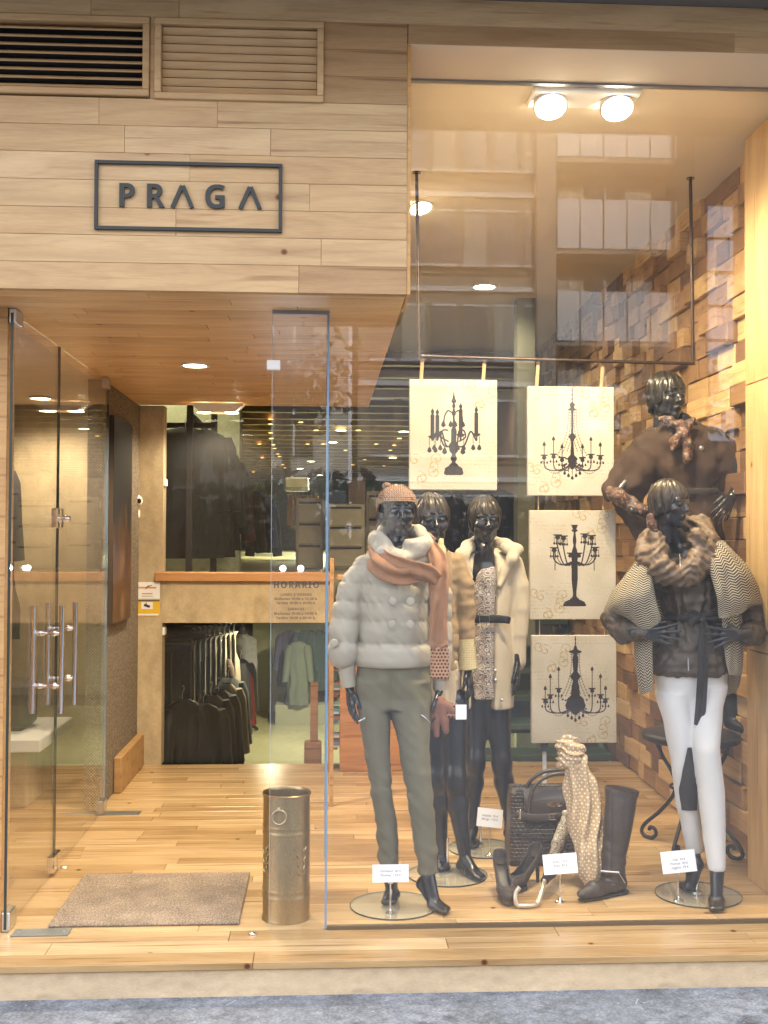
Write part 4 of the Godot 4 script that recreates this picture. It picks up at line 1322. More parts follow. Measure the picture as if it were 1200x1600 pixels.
func lower_racks() -> void:
	var rk := thing("lower_rack", "black square tube clothes rack on the lower floor", "clothes rack", Vector3(-1.0, -1.45, -5.5))
	for q in [[Vector3(-1.0816, 0.6544, -4.6), 1.66, -4.6], [Vector3(-1.2738, 0.6159, -4.9), 1.5, -4.9], [Vector3(-1.1355, 0.5398, -7.6), 1.7, -7.6]]:
		slab("upright", Vector3(q[0].x - 0.035, -1.45, q[2] - 0.03), Vector3(q[0].x + 0.035, q[0].y, q[2] + 0.03), mats["black iron"], rk, 0.003)
	slab("rail", Vector3(-2.2, 0.6444 - 0.03, -4.63), Vector3(-1.0412, 0.6444 + 0.02, -4.57), mats["black iron"], rk, 0.003)
	slab("rail", Vector3(-1.3543, 0.6557 - 0.03, -5.63), Vector3(-1.0349, 0.6557 + 0.015, -5.57), mats["black iron"], rk, 0.003)
	slab("rail", Vector3(-1.4103, 0.6048 - 0.03, -7.23), Vector3(-0.9802, 0.6048 + 0.015, -7.17), mats["black iron"], rk, 0.003)
	var cols := [lin(0.012, 0.012, 0.014), lin(0.016, 0.016, 0.015), lin(0.05, 0.04, 0.028), lin(0.03, 0.022, 0.016), lin(0.22, 0.17, 0.09), lin(0.02, 0.028, 0.032), lin(0.10, 0.06, 0.035), lin(0.30, 0.26, 0.19), lin(0.014, 0.014, 0.02), lin(0.25, 0.02, 0.025), lin(0.06, 0.07, 0.08)]
	var what := ["black padded coat nearest the lower pane", "charcoal coat second on the near lower rack", "brown jacket on the near lower rack", "dark brown coat on the near lower rack", "gold khaki coat hanging in the lower rack", "blue black coat behind the gold khaki one", "reddish brown jacket in the upper lower row", "pale beige jacket in the upper lower row", "black long coat at the rack's far end", "dark red coat at the rack's far end", "grey coat at the rack's far end"]
	var tops := [Vector3(-1.0949, 0.2609, -4.45), Vector3(-0.9471, 0.1987, -4.6), Vector3(-0.9268, 0.2195, -5), Vector3(-0.8915, 0.2163, -5.3), Vector3(-0.8722, 0.2198, -5.7), Vector3(-0.8778, 0.2279, -6.1), Vector3(-1.0187, 0.4311, -6.2), Vector3(-1.0142, 0.4334, -6.8), Vector3(-0.9551, 0.2559, -7.4), Vector3(-0.9626, 0.0644, -8.2), Vector3(-0.9795, 0.0862, -9)]
	for q in tops.size():
		var t := thing("hanging_coat", what[q], "coat", Vector3(tops[q].x, -1.45, tops[q].z), "coats on the lower racks")
		var key := "lower coat %d" % q
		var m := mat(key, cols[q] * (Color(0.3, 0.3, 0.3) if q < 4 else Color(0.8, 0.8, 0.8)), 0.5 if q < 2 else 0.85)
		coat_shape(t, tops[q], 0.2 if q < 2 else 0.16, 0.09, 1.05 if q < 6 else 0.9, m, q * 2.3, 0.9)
	for q in 9:
		var p := Vector3(-1.1468, 0.6162, -5.6) + Vector3(0.035 * q, 0.0, -0.12 * q)
		var t := thing("narrow_garment", "folded narrow garment hanging edge on along the lower rail", "garment", Vector3(p.x, -1.45, p.z), "garments edge on along the lower rail")
		coat_shape(t, p, 0.02, 0.16, 0.62, mat("narrow %d" % (q % 4), [lin(0.10, 0.085, 0.05), lin(0.02, 0.018, 0.015), lin(0.14, 0.12, 0.08), lin(0.04, 0.035, 0.025)][q % 4], 0.8), q * 1.3, 0.15, false)
	var side := [[Vector3(-0.5552, 0.0325, -13.9), lin(0.17, 0.17, 0.34), 0.9], [Vector3(-0.4476, -0.2177, -13.8), lin(0.10, 0.10, 0.2), 1.0], [Vector3(-0.4022, -0.1172, -13.6), lin(0.30, 0.38, 0.30), 1.0], [Vector3(-0.3027, 0.0484, -13.7), lin(0.04, 0.12, 0.13), 1.0], [Vector3(-0.2009, 0.0402, -13.8), lin(0.05, 0.14, 0.10), 0.95], [Vector3(-0.0764, 0.0482, -13.7), lin(0.03, 0.09, 0.07), 0.95], [Vector3(0.0476, 0.009, -13.8), lin(0.10, 0.16, 0.12), 0.95]]
	var words := ["lilac blue blouse on the far lower wall", "navy dress below the lilac blouse on the far lower wall", "pale green dress on the far lower wall", "teal dress beside the pale green one", "green dress right of the teal one", "dark green dress near the corner pane", "grey green dress at the far right of the lower wall"]
	for q in side.size():
		var t := thing("wall_dress", words[q], "dress", Vector3(side[q][0].x, -1.45, side[q][0].z), "dresses on the far lower wall")
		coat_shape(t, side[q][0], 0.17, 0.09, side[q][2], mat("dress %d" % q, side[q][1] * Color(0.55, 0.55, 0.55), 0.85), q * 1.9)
	var fr := setting("lower_dado")
	slab("dark_plinth", Vector3(-0.7598, -1.45, -14.9), Vector3(4.4, -1.1326, -13.6), mat("plinth", lin(0.24, 0.25, 0.17), 0.6), fr)
	# dressed figure far down the lower floor
	var z := -13.2
	var f := thing("mannequin", "far mannequin in a long grey fur trimmed coat on the lower floor", "mannequin", Vector3(-1.1937, -1.45, z))
	var b := MB.new()
	blob(b, [["e", Vector3(-1.2707, 0.0895, -13.2), Vector3(0.085, 0.12, 0.1)], ["c", Vector3(-1.2701, -0.0101, -13.2), Vector3(-1.2492, -0.1596, -13.2), 0.05, 0.05], ["c", Vector3(-1.284, -0.9054, -13.2), Vector3(-1.1927, -1.2037, -13.2), 0.07, 0.05], ["c", Vector3(-1.1927, -1.2037, -13.2), Vector3(-1.1422, -1.3529, -13.2), 0.05, 0.035], ["c", Vector3(-1.1422, -1.3529, -13.2), Vector3(-1.0167, -1.4261, -13.1), 0.035, 0.025], ["c", Vector3(-1.3236, -0.9052, -13.2), Vector3(-1.2687, -1.3186, -13.3), 0.07, 0.04], ["c", Vector3(-1.2687, -1.3186, -13.3), Vector3(-1.2805, -1.4315, -13.2), 0.04, 0.03]], 0.02, 0.03)
	part("body", b, mats["black gloss"], f)
	var cb := MB.new()
	blob(cb, [["s", [[-0.9056, -1.2145, -13.2, 0.1488, 0.16], [-0.5577, -1.2168, -13.2, 0.1291, 0.16], [-0.3089, -1.2184, -13.2, 0.1092, 0.16], [-0.06, -1.2498, -13.2, 0.1391, 0.16], [0.0397, -1.2604, -13.2, 0.0695, 0.16]]], ["c", Vector3(-1.1304, -0.09, -13.2), Vector3(-1.0796, -0.843, -13.1), 0.09, 0.07]], 0.025, 0.04)
	cb.shift(0, func(p: Vector3, _n: Vector3) -> float: return 0.012 * fold(p, Vector3(9, 9, 9)))
	part("coat", cb, mat("grey fur", lin(0.13, 0.13, 0.135), 0.95), f)
	var bg := thing("dark_handbag", "dark round handbag carried by the far lower mannequin", "handbag", Vector3(-1.1222, -0.8785, -13))
	var gb := MB.new()
	blob(gb, [["e", Vector3(-1.1121, -0.9277, -13), Vector3(0.1, 0.16, 0.07)], ["c", Vector3(-1.1525, -0.7507, -13), Vector3(-1.0936, -0.7509, -13), 0.02, 0.02]], 0.02, 0.03)
	part("body", gb, mats["case leather"], bg)
	var lit := Color(1.0, 0.95, 0.78)
	lamp("lower_downlight", "recessed lamp in the lower floor's ceiling near the racks", Vector3(-0.5, 0.95, -6.5), 0.08, 9.0, lit, Vector3.DOWN, 80.0, 12.0)
	lamp("lower_downlight", "recessed lamp in the lower floor's ceiling before the pale wall", Vector3(0.2, 0.95, -11.5), 0.08, 22.0, lit, Vector3.DOWN, 80.0, 12.0)


func display() -> void:
	var warm := Color(1.0, 0.92, 0.75)
	# right hand timber panel
	var pl := thing("timber_pilaster", "tall pale timber end panel at the right of the display", "pilaster", Vector3(1.95, 0, -0.28))
	var pm := wood("panel wood", lin(0.50, 0.36, 0.19), 1, Vector3(0.15, 0.35, 0.55))
	for q in 3:
		var ya: float = 0.002 + [0.0, 1.02, 2.2][q]
		var yb: float = [1.02, 2.2, 3.317][q]
		hold("board", block(Vector3(yb - ya - 0.002, 0.024, 0.555), 0.002), pm if q != 1 else wood("panel wood b", lin(0.54, 0.40, 0.21), 0, Vector3(0.55, 0.1, 0.2)), pl, Vector3(1.903 - 1.95, (ya + yb) / 2, -0.005), Basis(Vector3.BACK, PI / 2))
	slab("core", Vector3(1.916, 0.002, -0.555), Vector3(2.049, 3.317, -0.02), mats["subfloor"], pl)
	# lamps
	var fx := thing("twin_ceiling_lamp", "white twin spot fitting glaring at the front of the display ceiling", "ceiling lamp", Vector3(1.05, 3.318, -0.115))
	hold("housing", block(Vector3(0.44, 0.022, 0.17), 0.006), mats["white plastic"], fx, Vector3(0, -0.008, 0))
	for s in [-1.0, 1.0]:
		var rg := MB.new()
		rg.lathe([Vector2(0.064, 0.01), Vector2(0.070, 0.004), Vector2(0.070, -0.024), Vector2(0.063, -0.028), Vector2(0.061, -0.018)], 24)
		var tip := Basis(Vector3.RIGHT, -0.5)
		var hd := hold("gimbal_ring", rg.done(), mats["steel"], fx, Vector3(s * 0.137, -0.03, 0), tip)
		var fc := MB.new()
		fc.lathe([Vector2(0.0, -0.034), Vector2(0.034, -0.034), Vector2(0.062, -0.030), Vector2(0.062, -0.024)], 24)
		hold("lamp_face", fc.done(), glow_mat(warm.lerp(Color.WHITE, 0.3), 30.0), hd)
		shine("twin_ceiling_lamp", fx.position + Vector3(s * 0.137, -0.10, 0.0), 5.8, warm, 0.06, Vector3(0, -0.99, -0.1).normalized(), 80.0, fx)
	lamp("display_spot", "single spot lamp in the display ceiling by the left hanging rod", Vector3(0.514, 3.30, -1.63), 0.06, 3.2, warm, Vector3(0.15, -0.9, 0.25).normalized(), 76.0, 34.0)
	lamp("display_downlight", "cool recessed downlight farther back in the display ceiling", Vector3(1.139, 3.318, -3.546), 0.075, 2.2, Color(1.0, 0.95, 0.85), Vector3.DOWN, 80.0, 22.0)
	for q in [[Vector3(1.5067, 3.318, -7.2049), "left of the pair of small downlights behind the hanging bar"], [Vector3(1.5999, 3.318, -7.1979), "right of the pair of small downlights behind the hanging bar"]]:
		lamp("back_downlight", q[1], q[0], 0.06, 1.0, Color(1.0, 0.95, 0.85), Vector3.DOWN, 80.0, 20.0, "pair of small downlights")
	# hanging bar
	var z := -1.1
	var rod := thing("hanging_bar", "dark iron bar on two ceiling rods carrying the canvases", "hanging rail", Vector3(1.1, 2.36, z))
	var y0 := 2.4053
	var y1 := 2.3868
	var bm := mat("rod bronze", lin(0.05, 0.03, 0.022), 0.35, 0.6)
	for q in [[0.4637, 0.4489, y0], [1.8331, 1.8233, y1]]:
		var r := MB.new()
		r.tube([Vector3(q[0], q[2] - 0.008, z), Vector3(q[1], 3.319, z)], [0.0085], 10)
		part("rod", r, bm, rod)
		var cp := MB.new()
		cp.lathe([Vector2(0.02, -0.005), Vector2(0.02, 0.0)], 14, Transform3D(Basis.IDENTITY, Vector3(q[1], 3.319, z)))
		part("ceiling_cap", cp, bm, rod)
	var br := MB.new()
	br.tube([Vector3(0.4637, y0, z), Vector3(1.8331, y1, z)], [0.0085], 10)
	part("bar", br, bm, rod)
	# canvases
	var art := ["canvas print of a black candelabra with tall candles, hung alone at the left", "canvas print of a chandelier on a long chain, topmost of the column", "canvas print of a candelabra on a tall stem, middle of the column", "canvas print of a beaded chandelier, lowest of the column"]
	var frames := [[Vector3(0.4159, 2.2926, -1.09), Vector3(0.8493, 1.7485, -1.09)], [Vector3(1.0015, 2.2643, -1.09), Vector3(1.4319, 1.7234, -1.09)], [Vector3(1.0111, 1.6518, -1.09), Vector3(1.4404, 1.1146, -1.09)], [Vector3(1.0206, 1.0364, -1.09), Vector3(1.4424, 0.509, -1.09)]]
	for q in 4:
		var a: Vector3 = frames[q][0]
		var b: Vector3 = frames[q][1]
		var c := thing("canvas_print", art[q], "canvas", Vector3((a.x + b.x) / 2, (a.y + b.y) / 2, -1.11), "canvases with black chandeliers")
		var w := b.x - a.x
		var h := a.y - b.y
		hold("stretcher", block(Vector3(w, h, 0.03), 0.003), mat("canvas cream", lin(0.52, 0.47, 0.38), 0.85), c)
		var m := mat("canvas %d" % q, Color.WHITE, 0.85)
		m.albedo_texture = print_art(q)
		var fb := MB.new()
		fb.quad(Vector3(-w / 2 + 0.003, -h / 2 + 0.003, 0.0155), Vector3(w / 2 - 0.003, -h / 2 + 0.003, 0.0155), Vector3(w / 2 - 0.003, h / 2 - 0.003, 0.0155), Vector3(-w / 2 + 0.003, h / 2 - 0.003, 0.0155), Vector3(0, 0, -1))
		hold("print", fb.done(), m, c)
		var top: float = [2.4005, 2.392, frames[1][1].y, frames[2][1].y][q]
		for s in [[-0.165, 0.02], [0.16, 0.02]]:
			var rb := MB.new()
			var p0 := Vector3(c.position.x + s[0] * (1.0 if q != 0 else 0.95), a.y - 0.01, -1.128)
			rb.tube([p0, Vector3(p0.x + (0.006 if q < 2 else 0.0), top + (0.012 if q < 2 else 0.005), -1.128 if q > 1 else -1.115)], [0.009 if q < 2 else 0.003], 8, true, 0.12, Vector3.BACK)
			part("ribbon", rb, mat("ribbon", lin(0.42, 0.27, 0.15), 0.7), c)
	var wt := thing("hanging_strap", "pale strap hanging below the lowest chandelier canvas", "strap", Vector3(1.099, 0.4877, -1.15))
	slab("clasp", Vector3(1.0721, 0.464, -1.16), Vector3(1.1089, 0.5088, -1.12), mats["ink"], wt, 0.002)
	slab("webbing", Vector3(1.0845, 0.2769, -1.15), Vector3(1.1033, 0.4675, -1.14), mats["white plastic"], wt, 0.001)


func print_art(k: int) -> ImageTexture:
	var w := 320
	var h := 404
	var im := Image.create_empty(w, h, false, Image.FORMAT_RGB8)
	for y in h:
		for x in w:
			var u := x / float(w)
			var v := y / float(h)
			var g := 0.5 + 0.5 * noise.get_noise_3d(u * 3.0, v * 3.0, 50.0 + k)
			var f := noise.get_noise_3d(u * 40.0, v * 40.0, k)
			var c := Color(0.69, 0.655, 0.585).lerp(Color(0.75, 0.72, 0.665), g)
			var line := fposmod(v * 30.0, 1.0)
			if line < 0.18 and noise.get_noise_3d(u * 60.0, floorf(v * 30.0), 8.0 + k) > 0.15 and noise.get_noise_3d(u * 2.0, v * 4.0, 90.0 + k) > 0.15: c = c.lerp(Color(0.55, 0.49, 0.40), 0.5)
			im.set_pixel(x, y, c * (1.0 + 0.02 * f))
	var gold := Color(0.58, 0.49, 0.29)
	var corners: Array = [[[0.82, 0.12], [0.15, 0.8]], [[0.78, 0.14], [0.2, 0.84]], [[0.72, 0.12], [0.22, 0.86]], [[0.25, 0.2], [0.72, 0.88]]][k]
	for c in corners:
		for s in 7:
			var o := Vector2(c[0] + 0.17 * sin(s * 2.4), c[1] + 0.11 * cos(s * 1.7))
			for t in 46:
				var a := t * 0.16 + s
				var r := 0.012 + 0.0014 * t
				dot(im, o + Vector2(cos(a) * r * (1.0 if s % 2 else -1.0), sin(a) * r * 0.8), 1.6 + 0.4 * sin(t * 0.7), gold, 0.6)
	var ink := Color(0.13, 0.11, 0.13)
	if k == 0:
		stem(im, [[0.11, 0.002], [0.17, 0.012], [0.18, 0.024], [0.2, 0.026], [0.21, 0.010], [0.24, 0.018], [0.26, 0.008], [0.31, 0.022], [0.33, 0.01], [0.42, 0.012], [0.46, 0.03], [0.56, 0.028], [0.6, 0.055], [0.64, 0.05], [0.68, 0.02], [0.72, 0.035], [0.75, 0.018], [0.78, 0.05], [0.81, 0.10], [0.855, 0.11], [0.87, 0.09]], 0.505, ink)
		for c in [[0.26, 0.26, 0.51], [0.315, 0.265, 0.49], [0.585, 0.21, 0.49], [0.765, 0.24, 0.485]]:
			candle(im, c[0], c[1], c[2], 0.020, ink)
			var cup := Vector2(c[0], c[2])
			arc(im, [Vector2(0.505, 0.6), Vector2(lerpf(0.505, c[0], 0.45), 0.6), Vector2(lerpf(0.505, c[0], 0.75), 0.47), Vector2(c[0], 0.55), cup], 3.0, ink)
			for d in [-0.035, 0.035]:
				arc(im, [cup, Vector2(c[0] + d, c[2] + 0.03), Vector2(c[0] + d, c[2] + 0.09)], 1.0, ink)
				drop(im, Vector2(c[0] + d, c[2] + 0.13), 0.03, ink)
		for c in [0.385, 0.47, 0.52, 0.61]:
			drop(im, Vector2(c, 0.405), 0.032, ink)
		arc(im, [Vector2(0.5, 0.31), Vector2(0.44, 0.28), Vector2(0.4, 0.33), Vector2(0.39, 0.39)], 2.4, ink)
		arc(im, [Vector2(0.5, 0.31), Vector2(0.56, 0.28), Vector2(0.6, 0.33), Vector2(0.605, 0.39)], 2.4, ink)
		arc(im, [Vector2(0.44, 0.56), Vector2(0.36, 0.52), Vector2(0.38, 0.46), Vector2(0.44, 0.46)], 2.6, ink)
		arc(im, [Vector2(0.57, 0.56), Vector2(0.64, 0.52), Vector2(0.62, 0.46), Vector2(0.57, 0.46)], 2.6, ink)
		for c in [[0.4, 0.65], [0.61, 0.65]]: drop(im, Vector2(c[0], c[1]), 0.035, ink)
	elif k == 2:
		stem(im, [[0.13, 0.04], [0.14, 0.03], [0.17, 0.02], [0.18, 0.035], [0.2, 0.01], [0.28, 0.02], [0.32, 0.012], [0.38, 0.03], [0.45, 0.035], [0.48, 0.02], [0.5, 0.036], [0.62, 0.034], [0.78, 0.018], [0.8, 0.026], [0.815, 0.05], [0.85, 0.12], [0.875, 0.135], [0.885, 0.12]], 0.52, ink)
		for c in [[0.32, 0.23], [0.39, 0.24], [0.64, 0.22], [0.72, 0.235], [0.28, 0.35], [0.76, 0.345]]:
			cupf(im, Vector2(c[0], c[1]), 0.05, ink)
			arc(im, [Vector2(0.52, 0.46), Vector2(lerpf(0.52, c[0], 0.6), 0.5), Vector2(c[0], c[1] + 0.1), Vector2(c[0], c[1])], 2.4, ink)
			for d in [-0.04, -0.012, 0.015, 0.042]:
				arc(im, [Vector2(c[0] + d, c[1] + 0.01), Vector2(c[0] + d, c[1] + 0.05)], 0.8, ink)
				drop(im, Vector2(c[0] + d, c[1] + 0.07), 0.014, ink)
		for d in [-0.23, 0.23]:
			arc(im, [Vector2(0.52 + d, 0.36), Vector2(0.52 + d, 0.55)], 1.4, ink)
			arc(im, [Vector2(0.52 + d, 0.4), Vector2(0.52 + d * 0.6, 0.5), Vector2(0.52, 0.46)], 1.2, ink)
		for d in [-0.05, 0.05]:
			cupf(im, Vector2(0.52 + d, 0.40), 0.04, ink)
	else:
		var cx: float = 0.515
		var low: float = 0.67 if k == 1 else 0.62
		arc(im, [Vector2(cx, 0.005), Vector2(cx, 0.2)], 1.6, ink)
		for t in 9: dot(im, Vector2(cx, 0.01 + 0.02 * t), 3.2 if t % 2 else 1.8, ink, 1.0)
		if k == 1:
			stem(im, [[0.14, 0.01], [0.16, 0.03], [0.19, 0.02], [0.21, 0.045], [0.22, 0.01], [0.42, 0.012], [0.46, 0.04], [0.5, 0.012], [0.62, 0.02], [0.66, 0.05], [0.72, 0.04], [0.76, 0.015]], cx, ink)
		else:
			stem(im, [[0.09, 0.01], [0.12, 0.02], [0.15, 0.075], [0.17, 0.02], [0.22, 0.035], [0.28, 0.03], [0.33, 0.02], [0.38, 0.06], [0.42, 0.03], [0.48, 0.045], [0.55, 0.05], [0.6, 0.1], [0.66, 0.12], [0.7, 0.06], [0.74, 0.02]], cx, ink)
		for s in [-1.0, 1.0]:
			for st in 3:
				var bot := Vector2(cx + s * (0.06 + 0.055 * st), low - 0.08 + 0.02 * st)
				var top := Vector2(cx + s * (0.02 + 0.015 * st), 0.2 if k == 1 else 0.16)
				var n := 34
				for t in n:
					var u := t / float(n - 1)
					var p := top.lerp(bot, u)
					p.x -= s * 0.045 * sin(u * PI)
					dot(im, p, 2.0 if t % 2 else 1.1, ink, 1.0)
			var arms: Array = [[0.33, 0.58, 0.64], [0.22, 0.53, 0.63], [0.12, 0.6, 0.66]] if k == 1 else [[0.30, 0.43, 0.56], [0.20, 0.36, 0.5], [0.36, 0.54, 0.6]]
			for a in arms:
				var c := Vector2(cx + s * a[0], a[2])
				arc(im, [Vector2(cx, low + 0.04), Vector2(cx + s * a[0] * 0.5, low + 0.1), Vector2(cx + s * a[0] * 0.95, low + 0.08), c], 2.0, ink)
				arc(im, [c, Vector2(c.x, a[1] - 0.03)], 1.4, ink)
				drop(im, Vector2(c.x, a[1] - 0.05), 0.022, ink)
				cupf(im, c, 0.04, ink)
				for d in [-0.035, 0.0, 0.035]: drop(im, Vector2(c.x + d, c.y + 0.06), 0.013, ink)
			for t in 15:
				var u := t / 14.0
				dot(im, Vector2(cx + s * (0.05 + 0.3 * u), low + 0.02 + 0.11 * sin(u * PI)), 1.8, ink, 1.0)
		for t in 40:
			var a := t * 2.4
			var p := Vector2(cx + 0.16 * cos(a) * (t / 40.0), low + 0.02 + 0.06 * sin(a * 1.3))
			dot(im, p, 3.6, ink, 0.9)
		for d in [-0.09, -0.045, 0.0, 0.045, 0.09]:
			arc(im, [Vector2(cx + d, low + 0.05), Vector2(cx + d, low + 0.14 - absf(d) * 0.5)], 1.2, ink)
			drop(im, Vector2(cx + d, low + 0.17 - absf(d) * 0.5), 0.02, ink)
	return ImageTexture.create_from_image(im)


func dot(im: Image, p: Vector2, r: float, c: Color, a: float) -> void:
	var w := im.get_width()
	var h := im.get_height()
	var x := p.x * w
	var y := p.y * h
	for j in range(int(y - r) - 1, int(y + r) + 2):
		for i in range(int(x - r) - 1, int(x + r) + 2):
			if i < 0 or j < 0 or i >= w or j >= h: continue
			var t := clampf(r + 0.5 - Vector2(i + 0.5 - x, j + 0.5 - y).length(), 0.0, 1.0) * a
			if t > 0.0: im.set_pixel(i, j, im.get_pixel(i, j).lerp(c, t))


func arc(im: Image, pts: Array, r: float, c: Color) -> void:
	for q in pts.size() - 1:
		var a: Vector2 = pts[maxi(q - 1, 0)]; var b: Vector2 = pts[q]; var d: Vector2 = pts[q + 1]; var e: Vector2 = pts[mini(q + 2, pts.size() - 1)]
		var n := int(b.distance_to(d) * 300.0 / maxf(r, 0.8)) + 2
		for s in n: dot(im, b.cubic_interpolate(d, a, e, s / float(n)), r, c, 1.0)


func stem(im: Image, prof: Array, x: float, c: Color) -> void:
	for q in prof.size() - 1:
		var n := int((prof[q + 1][0] - prof[q][0]) * im.get_height()) + 1
		for s in n:
			var u := s / float(n)
			var w := lerpf(prof[q][1], prof[q + 1][1], smoothstep(0, 1, u))
			var y := int(lerpf(prof[q][0], prof[q + 1][0], u) * im.get_height())
			for i in range(int((x - w) * im.get_width()), int((x + w) * im.get_width()) + 1):
				if y >= 0 and y < im.get_height() and i >= 0 and i < im.get_width(): im.set_pixel(i, y, c)


func candle(im: Image, x: float, y0: float, y1: float, w: float, c: Color) -> void:
	stem(im, [[y0, 0.001], [y0 + 0.03, w * 0.9], [y0 + 0.055, w * 0.45], [y0 + 0.06, w], [y1, w], [y1 + 0.004, w * 2.3], [y1 + 0.012, w * 2.3], [y1 + 0.03, w * 0.8]], x, c)


func cupf(im: Image, p: Vector2, w: float, c: Color) -> void:
	stem(im, [[p.y - 0.012, w], [p.y - 0.004, w], [p.y, w * 0.45], [p.y + 0.02, w * 0.6], [p.y + 0.035, w * 0.2]], p.x, c)


func drop(im: Image, p: Vector2, r: float, c: Color) -> void:
	stem(im, [[p.y - r * 1.1, 0.001], [p.y - r * 0.2, r * 0.6], [p.y + r * 0.35, r * 0.8], [p.y + r * 0.9, 0.004]], p.x, c)


var head_mesh: MB
var short_hair: MB


func build_head() -> void:
	head_mesh = MB.new()
	var p := [
		["e", Vector3(0, 0.142, -0.012), Vector3(0.070, 0.086, 0.088)], ["e", Vector3(0, 0.095, 0.028), Vector3(0.056, 0.082, 0.058)],
		["c", Vector3(-0.030, 0.045, 0.022), Vector3(0.030, 0.045, 0.022), 0.026, 0.026], ["e", Vector3(0, 0.020, 0.058), Vector3(0.021, 0.020, 0.020)],
		["c", Vector3(-0.036, 0.130, 0.070), Vector3(0.036, 0.130, 0.070), 0.012, 0.012], ["e", Vector3(-0.038, 0.088, 0.058), Vector3(0.020, 0.016, 0.018)], ["e", Vector3(0.038, 0.088, 0.058), Vector3(0.020, 0.016, 0.018)],
		["c", Vector3(0, -0.06, -0.028), Vector3(0, 0.06, -0.016), 0.050, 0.046],
	]
	blob(head_mesh, p, 0.0045, 0.02)
	head_mesh.v.clear(); head_mesh.uv.clear(); head_mesh.i.clear()
	var a := Vector3(-0.095, -0.075, -0.115)
	var g := Field.new(a, Vector3(0.095, 0.245, 0.13), 0.0042)
	for q in p: g.prim(q, 0.02)
	for s in [-1.0, 1.0]:
		g.prim(["-e", Vector3(s * 0.030, 0.112, 0.099), Vector3(0.021, 0.012, 0.020)], 0.014)
		g.prim(["e", Vector3(s * 0.030, 0.112, 0.073), Vector3(0.0145, 0.0115, 0.014)], 0.003)
		g.prim(["c", Vector3(s * 0.016, 0.1175, 0.086), Vector3(s * 0.043, 0.1165, 0.075), 0.0028, 0.0022], 0.004)
		g.prim(["e", Vector3(s * 0.073, 0.100, -0.008), Vector3(0.007, 0.028, 0.016)], 0.008)
		g.prim(["e", Vector3(s * 0.009, 0.081, 0.092), Vector3(0.0065, 0.006, 0.009)], 0.005)
	g.prim(["c", Vector3(0, 0.122, 0.080), Vector3(0, 0.085, 0.102), 0.0068, 0.0095], 0.010)
	g.prim(["c", Vector3(-0.017, 0.0555, 0.078), Vector3(0.0, 0.0585, 0.0865), 0.0035, 0.0062], 0.004)
	g.prim(["c", Vector3(0.017, 0.0555, 0.078), Vector3(0.0, 0.0585, 0.0865), 0.0035, 0.0062], 0.004)
	g.prim(["c", Vector3(-0.013, 0.0475, 0.077), Vector3(0.013, 0.0475, 0.077), 0.0068, 0.0068], 0.004)
	g.prim(["-c", Vector3(-0.018, 0.0528, 0.088), Vector3(0.018, 0.0528, 0.088), 0.0012, 0.0012], 0.003)
	g.mesh(head_mesh)
	head_mesh.smooth(0, 1)
	# moulded bob: a shell over the skull with combed ridges, parted left of the middle
	short_hair = MB.new()
	var rows := []
	var n := 120
	var m := 26
	for r in m:
		var row := PackedVector3Array()
		for q in n:
			var az := TAU * q / n          # 0 is the face's front
			var front := cos(az)
			var sidew := absf(sin(az))
			var low := lerpf(0.060, 0.135, smoothstep(0.45, 0.9, front))   # height of the hair's lower edge
			low = lerpf(low, 0.030, smoothstep(0.3, -0.6, front) * 0.8) + 0.01 * sidew
			var u := r / float(m - 1)
			var top := 0.236
			var y := lerpf(low, top, sin(u * PI * 0.5))
			var cy := 0.137
			var k := sqrt(maxf(0.0, 1.0 - pow((maxf(y, cy) - cy) / (top - cy + 0.0005), 2.0)))
			var under := 1.0 - 0.18 * smoothstep(cy, 0.03, y)
			var part_line := 0.010 * exp(-pow((az - 0.35 if az < PI else az - TAU - 0.35) * 3.0, 2.0)) * smoothstep(0.35, 0.8, u)
			var lockn := 0.0022 * sin(az * 34.0 + 2.5 * noise.get_noise_2d(az * 2.0, y * 12.0) + (y - 0.1) * 26.0 * sin(az)) * k + 0.003 * sin(az * 13.0 + y * 30.0)
			var rad := (1.0 * k * under)
			var x := sin(az) * (0.080 * rad + lockn)
			var zz := -0.012 + cos(az) * ((0.098 if front < 0 else 0.099) * rad + lockn) 
			row.append(Vector3(x, y - part_line, zz))
		rows.append(row)
	# close the lower edge inwards
	var inner := PackedVector3Array()
	for q in n: inner.append(Vector3(rows[0][q].x * 0.88, rows[0][q].y + 0.006, (rows[0][q].z + 0.012) * 0.88 - 0.012))
	rows.push_front(inner)
	short_hair.grid(rows, true, true)


